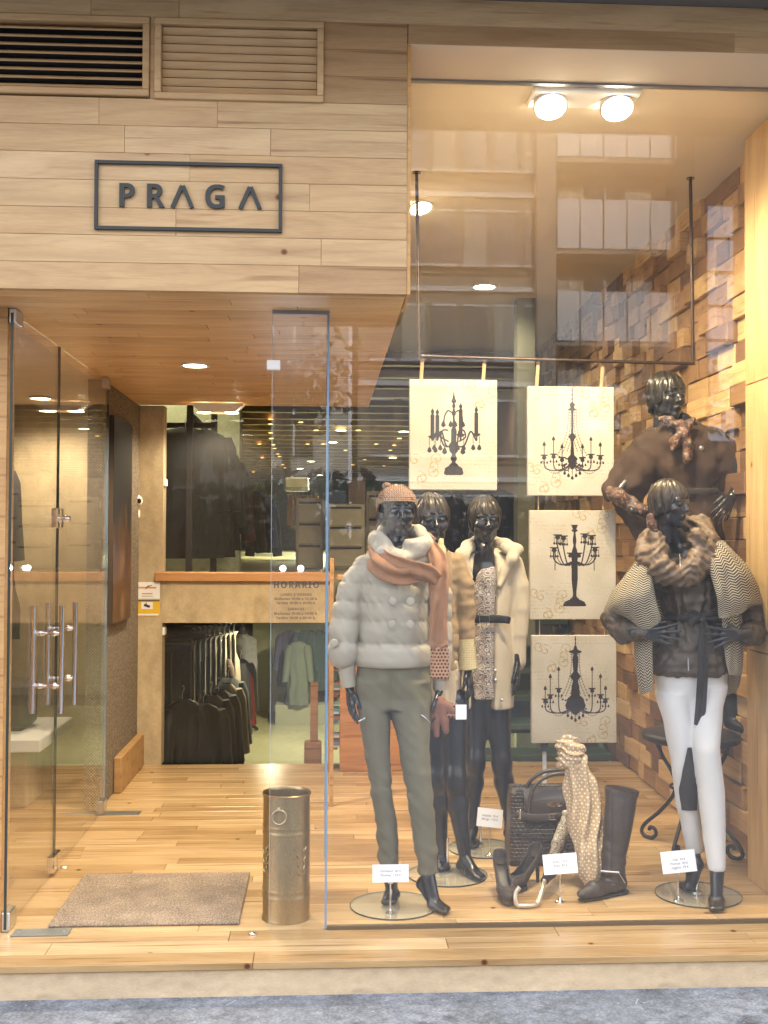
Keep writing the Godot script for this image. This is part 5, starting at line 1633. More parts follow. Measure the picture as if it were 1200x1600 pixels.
func hand_prims(wrist: Vector3, fwd: Vector3, palm: Vector3, thumb: Vector3, curl: float, spread := 0.16, size := 1.0) -> Array:
	fwd = fwd.normalized()
	thumb = (thumb - fwd * thumb.dot(fwd)).normalized()
	palm = (palm - fwd * palm.dot(fwd) - thumb * palm.dot(thumb)).normalized()
	var out := []
	var lens := [0.070, 0.080, 0.074, 0.058]
	for q in 4:
		var base := wrist + (fwd * (0.088 - 0.004 * absf(q - 1)) + thumb * (0.027 - 0.0185 * q)) * size
		out.append(["c", wrist + fwd * 0.012 * size + thumb * (0.012 - 0.008 * q) * size, base, 0.0135 * size, 0.0105 * size])
		var d := (fwd + thumb * spread * (1.2 - q * 0.8)).normalized()
		var at := base
		var r := 0.0088
		for s in 3:
			d = (d + palm * curl * [0.55, 0.8, 0.6][s]).normalized()
			var nx: Vector3 = at + d * lens[q] * [0.44, 0.31, 0.25][s] * size
			out.append(["c", at, nx, r * size, (r - 0.0011) * size])
			r -= 0.0012
			at = nx
	var tb := wrist + (fwd * 0.030 + thumb * 0.020) * size
	var td := (fwd * 0.75 + thumb * 0.75 + palm * 0.25).normalized()
	out.append(["c", wrist + fwd * 0.01 * size, tb + td * 0.03 * size, 0.0145 * size, 0.0105 * size])
	var t2 := (fwd + thumb * 0.2 + palm * 0.3).normalized()
	out.append(["c", tb + td * 0.03 * size, tb + td * 0.034 * size + t2 * 0.027 * size, 0.0100 * size, 0.0088 * size])
	out.append(["c", tb + td * 0.034 * size + t2 * 0.027 * size, tb + td * 0.034 * size + t2 * 0.05 * size, 0.0088 * size, 0.0066 * size])
	return out


func add_hand(mb: MB, wrist: Vector3, fwd: Vector3, palm: Vector3, thumb: Vector3, curl: float, spread := 0.16, size := 1.0) -> void:
	var h := hand_prims(wrist, fwd, palm, thumb, curl, spread, size)
	h.append(["c", wrist - fwd.normalized() * 0.035, wrist + fwd.normalized() * 0.015, 0.021 * size, 0.019 * size])
	blob(mb, h, 0.0034, 0.005)


func leg_prims(hip: Vector3, knee: Vector3, ankle: Vector3, r: float) -> Array:
	var calf := knee.lerp(ankle, 0.32) + Vector3(0, 0, -0.014)
	return [["c", hip, knee, r, r * 0.60], ["c", knee + Vector3(0, 0.02, 0.008), knee + Vector3(0, -0.03, 0.008), r * 0.58, r * 0.52], ["c", knee, calf, r * 0.56, r * 0.62], ["c", calf, ankle, r * 0.62, r * 0.36]]


func foot_prims(ankle: Vector3, toe: Vector3) -> Array:
	# a raised heel above a ball and toes that touch the floor
	var flat := Vector3(toe.x - ankle.x, 0, toe.z - ankle.z).normalized()
	var ball := toe - flat * 0.065
	ball.y = 0.030
	var heel := ankle - flat * 0.030 - Vector3(0, 0.035, 0)
	var side := flat.cross(Vector3.UP).normalized()
	var tip := toe
	tip.y = 0.018
	var out := [["c", ankle, heel, 0.026, 0.024], ["c", ankle + flat * 0.005, ball + Vector3(0, 0.008, 0), 0.029, 0.024], ["c", heel, ball - Vector3(0, 0.004, 0), 0.022, 0.022], ["c", ball + side * 0.014, tip + side * 0.010, 0.022, 0.014], ["c", ball - side * 0.014, tip - side * 0.012 - flat * 0.012, 0.021, 0.013]]
	for q in 5:
		var o := side * (0.021 - 0.0105 * q)
		out.append(["c", tip + o - flat * 0.03, tip + o + flat * (0.012 - 0.005 * q), 0.011, 0.0085])
	return out


func figure(t: Node3D, limbs: Array, feet: Array, hands: Array, head_at: Vector3, yaw: float, tilt: float, size: float, hair: String) -> MB:
	var b := MB.new()
	blob(b, limbs, 0.012, 0.03)
	for f in feet: blob(b, foot_prims(f[0], f[1]), 0.0055, 0.010)
	for h in hands: add_hand(b, h[0], h[1], h[2], h[3], h[4], h[5] if h.size() > 5 else 0.16, 0.95)
	var xf := Transform3D(Basis(Vector3.UP, yaw) * Basis(Vector3.RIGHT, tilt) * Basis.from_scale(Vector3.ONE * size), head_at)
	b.put(head_mesh, xf)
	part("body", b, mats["black gloss"], t)
	if hair:
		var hb := MB.new()
		hb.put(short_hair, xf)
		part("hair", hb, mats[hair], t)
	return b


func base_disc(t: Node3D, at: Vector3, r: float, calf: Vector3) -> void:
	var b := MB.new()
	b.lathe([Vector2(0.0, 0.001), Vector2(r - 0.001, 0.001), Vector2(r, 0.002), Vector2(r, 0.007), Vector2(r - 0.001, 0.008), Vector2(0.0, 0.008)], 48, Transform3D(Basis.IDENTITY, Vector3(at.x, 0, at.z)))
	part("base_plate", b, mats["disc glass"], t)
	var e := MB.new()
	e.lathe([Vector2(r + 0.0002, 0.0015), Vector2(r + 0.0016, 0.0018), Vector2(r + 0.0016, 0.0072), Vector2(r + 0.0002, 0.0075)], 48, Transform3D(Basis.IDENTITY, Vector3(at.x, 0, at.z)))
	part("plate_edge", e, mats["dark edge"], t)
	var s := MB.new()
	s.tube([Vector3(calf.x, 0.008, calf.z - 0.03), calf + Vector3(0, 0, -0.01)], [0.006], 10)
	s.lathe([Vector2(0.022, 0.008), Vector2(0.022, 0.013), Vector2(0.009, 0.02)], 16, Transform3D(Basis.IDENTITY, Vector3(calf.x, 0, calf.z - 0.03)))
	part("support_rod", s, mats["chrome"], t)


func chain(pts: Array) -> Array:
	var out := []
	for q in pts.size() - 1: out.append(["c", pts[q][0], pts[q + 1][0], pts[q][1], pts[q + 1][1]])
	return out


func cloth_mat(called: String, col: Color, scale := 14.0, bump := "cloth", depth := 0.05, sheen := 0.3) -> StandardMaterial3D:
	if mats.has(called): return mats[called]
	var m := tri_map(mat(called, col, 0.85), Vector3.ONE * scale, null, tex[bump], depth)
	if sheen > 0.0:
		m.rim_enabled = true
		m.rim = sheen
		m.rim_tint = 0.7
	return m


# flattened cloth tube: a scarf or ribbon along points, wide across «wide» and thin across the other way
func strip(mb: MB, pts: Array, widths: Array, thick: float, wide: Vector3, folds := 0.0, seed := 0.0, per := 6) -> void:
	var p := curve(pts, per)
	var w := []
	for q in p.size():
		var e := q / float(maxi(p.size() - 1, 1)) * (widths.size() - 1)
		var k := mini(int(e), maxi(widths.size() - 2, 0))
		w.append(widths[0] if widths.size() == 1 else lerpf(widths[k], widths[k + 1], smoothstep(0, 1, e - k)))
	var rows := []
	for q in p.size():
		var d: Vector3 = (p[mini(q + 1, p.size() - 1)] - p[maxi(q - 1, 0)]).normalized()
		var a := (wide - d * wide.dot(d)).normalized()
		var nn := d.cross(a)
		var row := PackedVector3Array()
		for s in 22:
			var t := TAU * s / 22.0
			var f := folds * sin(cos(t) * 5.0 + seed + q * 0.13) + folds * 0.6 * noise.get_noise_2d(cos(t) * 2.0 + seed, q * 0.25)
			row.append(p[q] + a * cos(t) * w[q] + nn * (sin(t) * thick + f))
		rows.append(row)
	for e in [0, -1]:
		var mid: Vector3 = p[e]
		var cap := PackedVector3Array()
		for s in 22: cap.append(mid.lerp(rows[e][s], 0.02))
		if e == 0: rows.push_front(cap)
		else: rows.append(cap)
	mb.grid(rows, true, true)


func mannequins() -> void:
	build_head()
	mannequin_padded()
	mannequin_tan()
	mannequin_cream()
	mannequin_shawl()
	mannequin_poncho()


func mannequin_padded() -> void:
	var t := thing("mannequin", "front left black mannequin in a cream padded jacket, salmon scarf and knitted hat", "mannequin", Vector3(0.2927, 0, -0.2591), "dressed mannequins in the window")
	var limbs := [["s", [[0.8525, 0.2901, -0.26, 0.0925, 0.085], [0.9314, 0.2899, -0.26, 0.1058, 0.085], [1.0894, 0.2894, -0.26, 0.0979, 0.085], [1.274, 0.2915, -0.26, 0.1166, 0.085], [1.3797, 0.3058, -0.26, 0.1419, 0.085], [1.4433, 0.3188, -0.26, 0.1022, 0.085], [1.4856, 0.3093, -0.26, 0.0451, 0.085]]]]
	limbs += leg_prims(Vector3(0.2292, 0.879, -0.26), Vector3(0.2399, 0.4756, -0.235), Vector3(0.2777, 0.1242, -0.28), 0.052) + leg_prims(Vector3(0.3606, 0.8799, -0.25), Vector3(0.3944, 0.4821, -0.2), Vector3(0.4284, 0.1298, -0.22), 0.052)
	limbs += chain([[Vector3(0.1743, 1.3928, -0.255), 0.0396], [Vector3(0.1038, 1.1952, -0.255), 0.0343], [Vector3(0.1077, 0.9011, -0.255), 0.0238]]) + chain([[Vector3(0.4407, 1.393, -0.27), 0.0371], [Vector3(0.4838, 1.1677, -0.27), 0.0318], [Vector3(0.4791, 0.8899, -0.27), 0.0238]])
	limbs += [["c", Vector3(0.31, 1.4431, -0.27), Vector3(0.3061, 1.5226, -0.255), 0.045, 0.042]]
	figure(t, limbs, [[Vector3(0.2777, 0.1242, -0.28), Vector3(0.2717, 0, -0.26)], [Vector3(0.4284, 0.1298, -0.22), Vector3(0.4994, 0, -0.1481)]],
		[[Vector3(0.1076, 0.907, -0.25), Vector3(0.08, -1, 0.12), Vector3(1, 0, 0.1), Vector3(0.3, 0, 1), 0.22], [Vector3(0.4781, 0.8939, -0.26), Vector3(-0.05, -1, 0.1), Vector3(-1, 0, 0.2), Vector3(-0.2, 0, 1), 0.25]],
		Vector3(0.3055, 1.5146, -0.245), 0.10, 0.03, 0.93, "dark hair")
	base_disc(t, Vector3(0.2927, 0, -0.2591), 0.178, Vector3(0.2841, 0.224, -0.26))
	# trousers
	var tr := MB.new()
	blob(tr, [["s", [[0.8131, 0.2904, -0.26, 0.1533, 0.095], [0.9314, 0.2887, -0.26, 0.1547, 0.105], [1.0104, 0.2898, -0.26, 0.1455, 0.105]]], ["s", [[0.1598, 0.2734, -0.275, 0.0409, 0.052], [0.3247, 0.2638, -0.255, 0.0434, 0.056], [0.4808, 0.2399, -0.235, 0.0446, 0.062], [0.631, 0.2225, -0.24, 0.0512, 0.075], [0.7835, 0.2093, -0.25, 0.0645, 0.088], [0.9264, 0.2106, -0.26, 0.0766, 0.1]]], ["s", [[0.1479, 0.4297, -0.22, 0.0432, 0.052], [0.2944, 0.4171, -0.215, 0.0471, 0.055], [0.4485, 0.3958, -0.2, 0.0535, 0.06], [0.6338, 0.3747, -0.22, 0.0603, 0.074], [0.7836, 0.3619, -0.245, 0.0805, 0.088], [0.9259, 0.3613, -0.26, 0.0821, 0.1]]]], 0.0085, 0.018)
	tr.shift(0, func(p: Vector3, n: Vector3) -> float:
		var low := smoothstep(0.95, 0.3, p.y)
		return 0.0022 * fold(p, Vector3(9, 14, 9)) * (0.5 + low) + 0.0034 * fold(p + Vector3(0, 0.9 * p.x, 0), Vector3(8, 20, 8), 8.0) * (exp(-pow((p.y - 0.52) * 9.0, 2.0)) + exp(-pow((p.y - 0.9) * 9.0, 2.0)) + 1.3 * exp(-pow((p.y - 0.2) * 7.0, 2.0)) + 0.5) - 0.003 * exp(-pow((p.x - t.position.x + 0.005) * 160.0, 2.0)) * float(n.z > 0.3 and p.y > 0.88))
	var tm := cloth_mat("trouser cloth", lin(0.125, 0.112, 0.070), 16.0, "cloth", 0.05, 0.1)
	var trn := part("trousers", tr, tm, t)
	var zp := MB.new()
	zp.tube([Vector3(0.3957, 0.7958, -0.165), Vector3(0.4116, 0.785, -0.168), Vector3(0.4311, 0.7672, -0.182)], [0.0035], 6)
	zp.tube([Vector3(0.1452, 0.7698, -0.175), Vector3(0.1604, 0.7787, -0.167), Vector3(0.1705, 0.7871, -0.162)], [0.0035], 6)
	part("zip", zp, mats["chrome"], trn)
	var seam := MB.new()
	seam.tube(curve([Vector3(0.3907, 0.8058, -0.1675), Vector3(0.4043, 0.7098, -0.171), Vector3(0.4123, 0.6323, -0.172), Vector3(0.4317, 0.6195, -0.184)], 5), [0.0022], 6)
	seam.tube(curve([Vector3(0.2725, 0.9911, -0.151), Vector3(0.2751, 0.9194, -0.149), Vector3(0.2733, 0.8463, -0.158)], 4), [0.0018], 6)
	part("seam", seam, tm, trn)
	# padded jacket
	var jk := MB.new()
	blob(jk, [["s", [[0.9864, 0.286, -0.262, 0.1495, 0.118], [1.0102, 0.2833, -0.262, 0.1601, 0.125], [1.0523, 0.2832, -0.262, 0.1602, 0.125], [1.076, 0.287, -0.262, 0.1456, 0.118], [1.1287, 0.2882, -0.262, 0.1444, 0.125], [1.2211, 0.2892, -0.262, 0.1431, 0.125], [1.3136, 0.2929, -0.262, 0.1445, 0.125], [1.3797, 0.298, -0.262, 0.1552, 0.12], [1.4247, 0.3138, -0.262, 0.158, 0.105], [1.4565, 0.3231, -0.265, 0.1276, 0.085], [1.4856, 0.3189, -0.265, 0.0757, 0.07]]]] + chain([[Vector3(0.1664, 1.3875, -0.255), 0.0502], [Vector3(0.1217, 1.3112, -0.25), 0.0567], [Vector3(0.0982, 1.2221, -0.245), 0.0593], [Vector3(0.0827, 1.1311, -0.235), 0.0578], [Vector3(0.0802, 1.0563, -0.225), 0.0564], [Vector3(0.0803, 1.0302, -0.225), 0.0525]]) + chain([[Vector3(0.4455, 1.3958, -0.265), 0.045], [Vector3(0.4831, 1.2739, -0.265), 0.0476], [Vector3(0.4888, 1.0887, -0.265), 0.0423], [Vector3(0.4838, 0.9513, -0.265), 0.0371]]), 0.0068, 0.012)
	var seams := [1.0796, 1.172, 1.2465, 1.3236, 1.3982, 1.4858]
	jk.shift(0, func(p: Vector3, n: Vector3) -> float:
		var y := p.y + 0.004 * noise.get_noise_2d(p.x * 9.0, 3.0) + 0.10 * minf(0.0, p.x - 0.155)
		var d := 1.0
		for s in seams: d = minf(d, absf(y - s))
		var puff := 0.0100 * pow(clampf(d / 0.038, 0.0, 1.0), 0.36) - 0.008
		var near := exp(-d * 70.0)
		var low := smoothstep(seams[0], seams[0] - 0.02, y)
		return (puff + 0.0055 * fold(p + Vector3(0.7 * p.y, 0, 0), Vector3(40, 10, 24)) * (near + 0.12) + 0.0016 * fold(p + Vector3(0, 0.5 * p.x, 0), Vector3(13, 22, 13), 5.0) + 0.003 * low) * smoothstep(-1.3, -0.2, n.y + 0.3))
	var jm := cloth_mat("padded cream", lin(0.35, 0.315, 0.245), 20.0, "cloth", 0.02, 0.2)
	jm.roughness = 0.6
	var jn := part("padded_jacket", jk, jm, t)
	for q in [[Vector3(0.2751, 1.3395, -0.128), 0], [Vector3(0.3447, 1.3396, -0.128), 0], [Vector3(0.2754, 1.2585, -0.108), 0], [Vector3(0.3472, 1.256, -0.108), 0], [Vector3(0.2719, 1.1654, -0.108), 0], [Vector3(0.3462, 1.164, -0.108), 0], [Vector3(0.043, 1.0853, -0.165), 1]]:
		var bt := MB.new()
		bt.lathe([Vector2(0.0155, -0.012), Vector2(0.0178, 0.0), Vector2(0.0165, 0.007), Vector2(0.012, 0.0095), Vector2(0.0, 0.0098)], 20, Transform3D(Basis(Vector3.UP, -0.55 if q[1] else 0.0) * Basis(Vector3.RIGHT, PI / 2), q[0]))
		part("button", bt, jm, jn)
	# collar standing round the neck
	var co := MB.new()
	var ring := [Vector3(0.3128, 1.429, -0.155), Vector3(0.244, 1.4544, -0.18), Vector3(0.2133, 1.5011, -0.25), Vector3(0.2519, 1.5335, -0.33), Vector3(0.3341, 1.5448, -0.35), Vector3(0.3984, 1.5286, -0.31), Vector3(0.4217, 1.486, -0.24), Vector3(0.3797, 1.4522, -0.18), Vector3(0.3124, 1.424, -0.15)]
	blob(co, chain(ring.map(func(p): return [p, 0.030])) + chain([[Vector3(0.3471, 1.4808, -0.165), 0.026], [Vector3(0.4066, 1.4861, -0.19), 0.030]]) + chain([[Vector3(0.2544, 1.4701, -0.18), 0.024], [Vector3(0.225, 1.5169, -0.22), 0.024]]), 0.007, 0.02)
	co.shift(0, func(p: Vector3, _n: Vector3) -> float: return 0.006 * fold(p, Vector3(16, 10, 16), 3.0) + 0.0015 * fold(p, Vector3(40, 40, 40)))
	part("collar", co, jm, jn)
	# knitted cuffs of the sweater beneath
	for q in [[[Vector3(0.0962, 1.0239, -0.235), 0.0368], [Vector3(0.0965, 0.9612, -0.235), 0.0342], [Vector3(0.1046, 0.9011, -0.235), 0.0302]], [[Vector3(0.4808, 0.9569, -0.262), 0.0304], [Vector3(0.4809, 0.8831, -0.262), 0.0278]]]:
		var cf := MB.new()
		cf.tube(q.map(func(e): return e[0]), q.map(func(e): return e[1]), 18)
		part("knit_cuff", cf, cloth_mat("cuff knit", lin(0.34, 0.30, 0.23), 10.0, "knit", 0.15), t)
	# scarf: two turns and a long tail
	var sm := cloth_mat("salmon wool", lin(0.29, 0.145, 0.075), 18.0, "knit", 0.06, 0.5)
	var sc := MB.new()
	strip(sc, [Vector3(0.4619, 1.4541, -0.27), Vector3(0.4272, 1.4965, -0.36), Vector3(0.3315, 1.5179, -0.39), Vector3(0.2315, 1.4904, -0.35), Vector3(0.195, 1.4483, -0.25), Vector3(0.2116, 1.3979, -0.15), Vector3(0.2912, 1.3635, -0.1), Vector3(0.3813, 1.3712, -0.105), Vector3(0.4585, 1.3526, -0.13)], [0.03, 0.035, 0.035, 0.035, 0.038, 0.043, 0.042, 0.040, 0.02], 0.013, Vector3(0.15, 1, 0.35), 0.008, 1.0)
	strip(sc, [Vector3(0.4521, 1.4913, -0.28), Vector3(0.4154, 1.5181, -0.35), Vector3(0.3301, 1.5341, -0.37), Vector3(0.2466, 1.5066, -0.33), Vector3(0.2199, 1.4645, -0.22), Vector3(0.2618, 1.4191, -0.125), Vector3(0.3414, 1.3894, -0.088), Vector3(0.4082, 1.3742, -0.09), Vector3(0.4533, 1.3457, -0.105)], [0.025, 0.03, 0.03, 0.03, 0.03, 0.034, 0.040, 0.038, 0.03], 0.012, Vector3(0.1, 1, 0.4), 0.007, 4.0)
	strip(sc, [Vector3(0.4357, 1.4861, -0.22), Vector3(0.4608, 1.4294, -0.155), Vector3(0.4683, 1.3579, -0.125), Vector3(0.4648, 1.2813, -0.115), Vector3(0.4598, 1.1916, -0.115), Vector3(0.4629, 1.1018, -0.118), Vector3(0.4656, 1.0711, -0.118)], [0.022, 0.034, 0.036, 0.036, 0.036, 0.036, 0.036], 0.010, Vector3(1, 0, 0.1), 0.008, 2.0)
	strip(sc, [Vector3(0.4282, 1.4089, -0.14), Vector3(0.4456, 1.332, -0.13), Vector3(0.4482, 1.2292, -0.128), Vector3(0.4432, 1.1266, -0.128)], [0.02, 0.024, 0.022, 0.012], 0.008, Vector3(1, 0, -0.1), 0.006, 3.0)
	var scn := part("scarf", sc, sm, t)
	var lc := MB.new()
	strip(lc, [Vector3(0.4656, 1.0736, -0.118), Vector3(0.4659, 1.012, -0.12), Vector3(0.466, 0.9481, -0.12)], [0.036, 0.037, 0.038], 0.009, Vector3(1, 0, 0.1), 0.005, 2.2)
	var lm := mat("scarf lace", lin(0.42, 0.22, 0.12), 0.85)
	tri_map(lm, Vector3.ONE * 9.0, tex["lace"], tex["knit"], 0.1)
	part("lace_end", lc, lm, scn)
	var fr := MB.new()
	for q in 14:
		var a := Vector3(0.4326, 0.9507, -0.12) + Vector3(0.0052 * q, 0, 0.003 * sin(q * 2.0))
		fr.tube([a, a + Vector3(rng.randf_range(-0.003, 0.003), -0.014, 0)], [0.0016, 0.0008], 5)
	part("fringe", fr, sm, scn)
	# knitted hat
	var hm := cloth_mat("hat wool", lin(0.23, 0.125, 0.066), 7.0, "knit", 0.9, 0.4)
	var hat := MB.new()
	var rows := []
	var hc := Vector3(0.3005, 1.6444, -0.255)
	for r in 22:
		var u := r / 21.0
		var row := PackedVector3Array()
		for q in 40:
			var a := TAU * q / 40.0
			var f := cos(a)
			var y0 := lerpf(-0.075, 0.012, smoothstep(-0.5, 0.8, f))
			var y := lerpf(y0, 0.088, sin(u * PI / 2))
			var k := sqrt(maxf(0.0, 1.0 - pow(maxf(y, 0.0) / 0.0885, 2.0)))
			var bulge := 1.0 + 0.04 * sin(u * PI) + (0.04 if r < 2 else 0.0) + 0.012 * sin(a * 22.0)
			row.append(hc + Vector3(sin(a) * 0.083 * k * bulge, y, f * 0.1 * k * bulge))
		rows.append(row)
	var inn := PackedVector3Array()
	for q in 40: inn.append(hc + (rows[0][q] - hc) * Vector3(0.9, 1, 0.9) + Vector3(0, 0.01, 0))
	rows.push_front(inn)
	hat.grid(rows, true, true)
	hat.lathe([Vector2(0.0, -0.02), Vector2(0.018, -0.012), Vector2(0.02, 0.0), Vector2(0.012, 0.011), Vector2(0.0, 0.014)], 16, Transform3D(Basis.IDENTITY, hc + Vector3(-0.042, 0.083, 0.01)))
	var hn := part("knitted_hat", hat, hm, t)
	var sq := MB.new()
	for q in 34:
		var a := rng.randf_range(-1.5, 1.5)
		var u := rng.randf_range(0.1, 0.8)
		var y := lerpf(0.0, 0.088, u)
		var k := sqrt(1.0 - pow(y / 0.0885, 2.0)) * 1.05
		sq.box(hc + Vector3(sin(a) * 0.0835 * k, y, cos(a) * 0.1005 * k), Vector3(0.0024, 0.0024, 0.0024), 0.0, Basis(Vector3.UP, a))
	part("sequins", sq, mat("sequin brass", lin(0.7, 0.55, 0.35), 0.25, 1.0), hn)
	# what hangs from the hand
	var gl := thing("lace_gloves", "rust red lace gloves with a white tag hanging from the padded mannequin's hand", "gloves", Vector3(0.4868, 0.8021, -0.24))
	var gm := cloth_mat("rust suede", lin(0.20, 0.085, 0.05), 20.0)
	var gb := MB.new()
	blob(gb, chain([[Vector3(0.4698, 0.8298, -0.23), 0.021], [Vector3(0.4594, 0.7645, -0.23), 0.0184], [Vector3(0.4648, 0.7044, -0.23), 0.0131]]) + chain([[Vector3(0.4798, 0.8305, -0.225), 0.021], [Vector3(0.4958, 0.7651, -0.225), 0.0184], [Vector3(0.5038, 0.7207, -0.225), 0.0131]]) + chain([[Vector3(0.465, 0.8291, -0.235), 0.0184], [Vector3(0.4493, 0.7768, -0.235), 0.0158], [Vector3(0.4441, 0.7376, -0.235), 0.0118]]) + chain([[Vector3(0.4751, 0.8429, -0.23), 0.021], [Vector3(0.5121, 0.8165, -0.23), 0.021], [Vector3(0.5279, 0.8034, -0.23), 0.021]]), 0.005, 0.008)
	part("fingers", gb, gm, gl)
	var gc := MB.new()
	gc.box(Vector3(0.5247, 0.8042, -0.225), Vector3(0.056, 0.062, 0.022), 0.008, Basis(Vector3.BACK, -0.1))
	var glm := mat("glove lace", lin(0.30, 0.15, 0.10), 0.85)
	tri_map(glm, Vector3.ONE * 9.0, tex["lace"], tex["knit"], 0.1)
	part("lace_cuff", gc, glm, gl)
	slab("tag", Vector3(0.5417, 0.7695, -0.212), Vector3(0.5861, 0.8296, -0.21), mats["card"], gl)


func mannequin_tan() -> void:
	var t := thing("mannequin", "half hidden black mannequin in a tan jacket behind the padded one", "mannequin", Vector3(0.5481, 0, -0.6685), "dressed mannequins in the window")
	var limbs := [["s", [[0.7857, 0.524, -0.73, 0.0878, 0.08], [0.9018, 0.518, -0.73, 0.0966, 0.08], [1.0472, 0.5161, -0.73, 0.0806, 0.08], [1.2511, 0.5143, -0.73, 0.0938, 0.08], [1.3824, 0.514, -0.73, 0.0998, 0.08], [1.4321, 0.5167, -0.73, 0.0675, 0.08], [1.4788, 0.5137, -0.73, 0.0352, 0.08]]]]
	limbs += leg_prims(Vector3(0.5902, 0.7723, -0.72), Vector3(0.596, 0.4228, -0.69), Vector3(0.6405, 0.0725, -0.67), 0.074) + leg_prims(Vector3(0.4928, 0.7698, -0.74), Vector3(0.5229, 0.4185, -0.74), Vector3(0.5454, 0.0483, -0.78), 0.070)
	limbs += chain([[Vector3(0.582, 1.3976, -0.71), 0.0377], [Vector3(0.6351, 1.1941, -0.71), 0.0319], [Vector3(0.6559, 0.9328, -0.71), 0.0232]]) + chain([[Vector3(0.4364, 1.3964, -0.75), 0.038], [Vector3(0.393, 1.1624, -0.75), 0.0322], [Vector3(0.3937, 0.9144, -0.75), 0.0234]]) + [["c", Vector3(0.5089, 1.4319, -0.74), Vector3(0.4901, 1.4963, -0.73), 0.045, 0.042]]
	figure(t, limbs, [[Vector3(0.6405, 0.0725, -0.67), Vector3(0.6984, 0, -0.5683)], [Vector3(0.5454, 0.0483, -0.78), Vector3(0.5494, 0, -0.707)]], [[Vector3(0.6534, 0.9292, -0.69), Vector3(0.12, -1, 0.15), Vector3(-0.9, 0, 0.3), Vector3(-0.4, 0, 1), 0.35]], Vector3(0.4887, 1.4788, -0.715), 0.12, 0.02, 1.03, "bronze hair")
	base_disc(t, Vector3(0.5596, 0, -0.668), 0.178, Vector3(0.568, 0.1513, -0.72))
	var jk := MB.new()
	blob(jk, [["s", [[0.8961, 0.5078, -0.73, 0.1156, 0.105], [1.0472, 0.5089, -0.73, 0.1113, 0.105], [1.2074, 0.5173, -0.73, 0.0909, 0.105], [1.3678, 0.5184, -0.73, 0.113, 0.1], [1.4263, 0.5271, -0.73, 0.0925, 0.085], [1.4642, 0.5166, -0.73, 0.044, 0.06]]]] + chain([[Vector3(0.5961, 1.3977, -0.705), 0.0493], [Vector3(0.6313, 1.296, -0.705), 0.0493], [Vector3(0.6432, 1.1944, -0.705), 0.0449], [Vector3(0.6463, 1.0928, -0.705), 0.042], [Vector3(0.6493, 1.0435, -0.705), 0.0406]]) + chain([[Vector3(0.4267, 1.3966, -0.74), 0.0467], [Vector3(0.3922, 1.1631, -0.74), 0.0409], [Vector3(0.3869, 0.9592, -0.74), 0.035]]), 0.009, 0.012)
	jk.shift(0, func(p: Vector3, _n: Vector3) -> float: return 0.005 * fold(p, Vector3(9, 24, 9), 2.0) + 0.002 * fold(p, Vector3(30, 30, 30)))
	var jm := cloth_mat("tan wool", lin(0.30, 0.205, 0.11), 16.0)
	var jn := part("tan_jacket", jk, jm, t)
	var ed := MB.new()
	strip(ed, [Vector3(0.5565, 1.4506, -0.64), Vector3(0.5597, 1.3424, -0.615), Vector3(0.5577, 1.1995, -0.62), Vector3(0.5637, 1.057, -0.62), Vector3(0.5697, 0.9203, -0.62)], [0.012, 0.014, 0.013, 0.013, 0.014], 0.005, Vector3(1, 0, 0))
	strip(ed, [Vector3(0.5725, 1.0511, -0.622), Vector3(0.6028, 1.0499, -0.635)], [0.03, 0.03], 0.005, Vector3(0, 1, 0))
	part("jacket_edge", ed, jm, jn)
	var lacey := mat("yellow lace", lin(0.55, 0.46, 0.25), 0.85)
	tri_map(lacey, Vector3.ONE * 6.0, null, tex["knit"], 0.35)
	var cf := MB.new()
	var cq := [[Vector3(0.6444, 1.0564, -0.69), 0.0376], [Vector3(0.6474, 1.0073, -0.69), 0.039], [Vector3(0.6504, 0.9581, -0.69), 0.0405], [Vector3(0.6534, 0.9206, -0.69), 0.0434]]
	cf.tube(cq.map(func(e): return e[0]), cq.map(func(e): return e[1]), 20)
	cf.shift(0, func(p: Vector3, n: Vector3) -> float: return 0.003 * sin(atan2(n.x, n.z) * 9.0))
	part("lace_cuff", cf, lacey, t)
	var bl := MB.new()
	blob(bl, [["s", [[0.864, 0.5268, -0.73, 0.0995, 0.098], [0.9599, 0.5281, -0.73, 0.0923, 0.098]]], ["c", Vector3(0.5239, 1.4907, -0.66), Vector3(0.5272, 1.4133, -0.635), 0.02, 0.026], ["c", Vector3(0.4661, 1.4847, -0.66), Vector3(0.4754, 1.4132, -0.635), 0.02, 0.024]], 0.008, 0.01)
	bl.shift(0, func(p: Vector3, _n: Vector3) -> float: return 0.005 * fold(p, Vector3(26, 26, 26), 6.0))
	part("lace_blouse", bl, lacey, t)
	var sk := MB.new()
	blob(sk, [["s", [[0.745, 0.5344, -0.73, 0.0951, 0.1], [0.9018, 0.5311, -0.73, 0.0952, 0.1], [0.9599, 0.5324, -0.73, 0.082, 0.1]]]], 0.009, 0.01)
	sk.shift(0, func(p: Vector3, n: Vector3) -> float: return 0.004 * sin(atan2(n.x, n.z) * 12.0 + p.y * 8.0))
	part("beige_skirt", sk, cloth_mat("beige skirt", lin(0.46, 0.37, 0.26)), t)


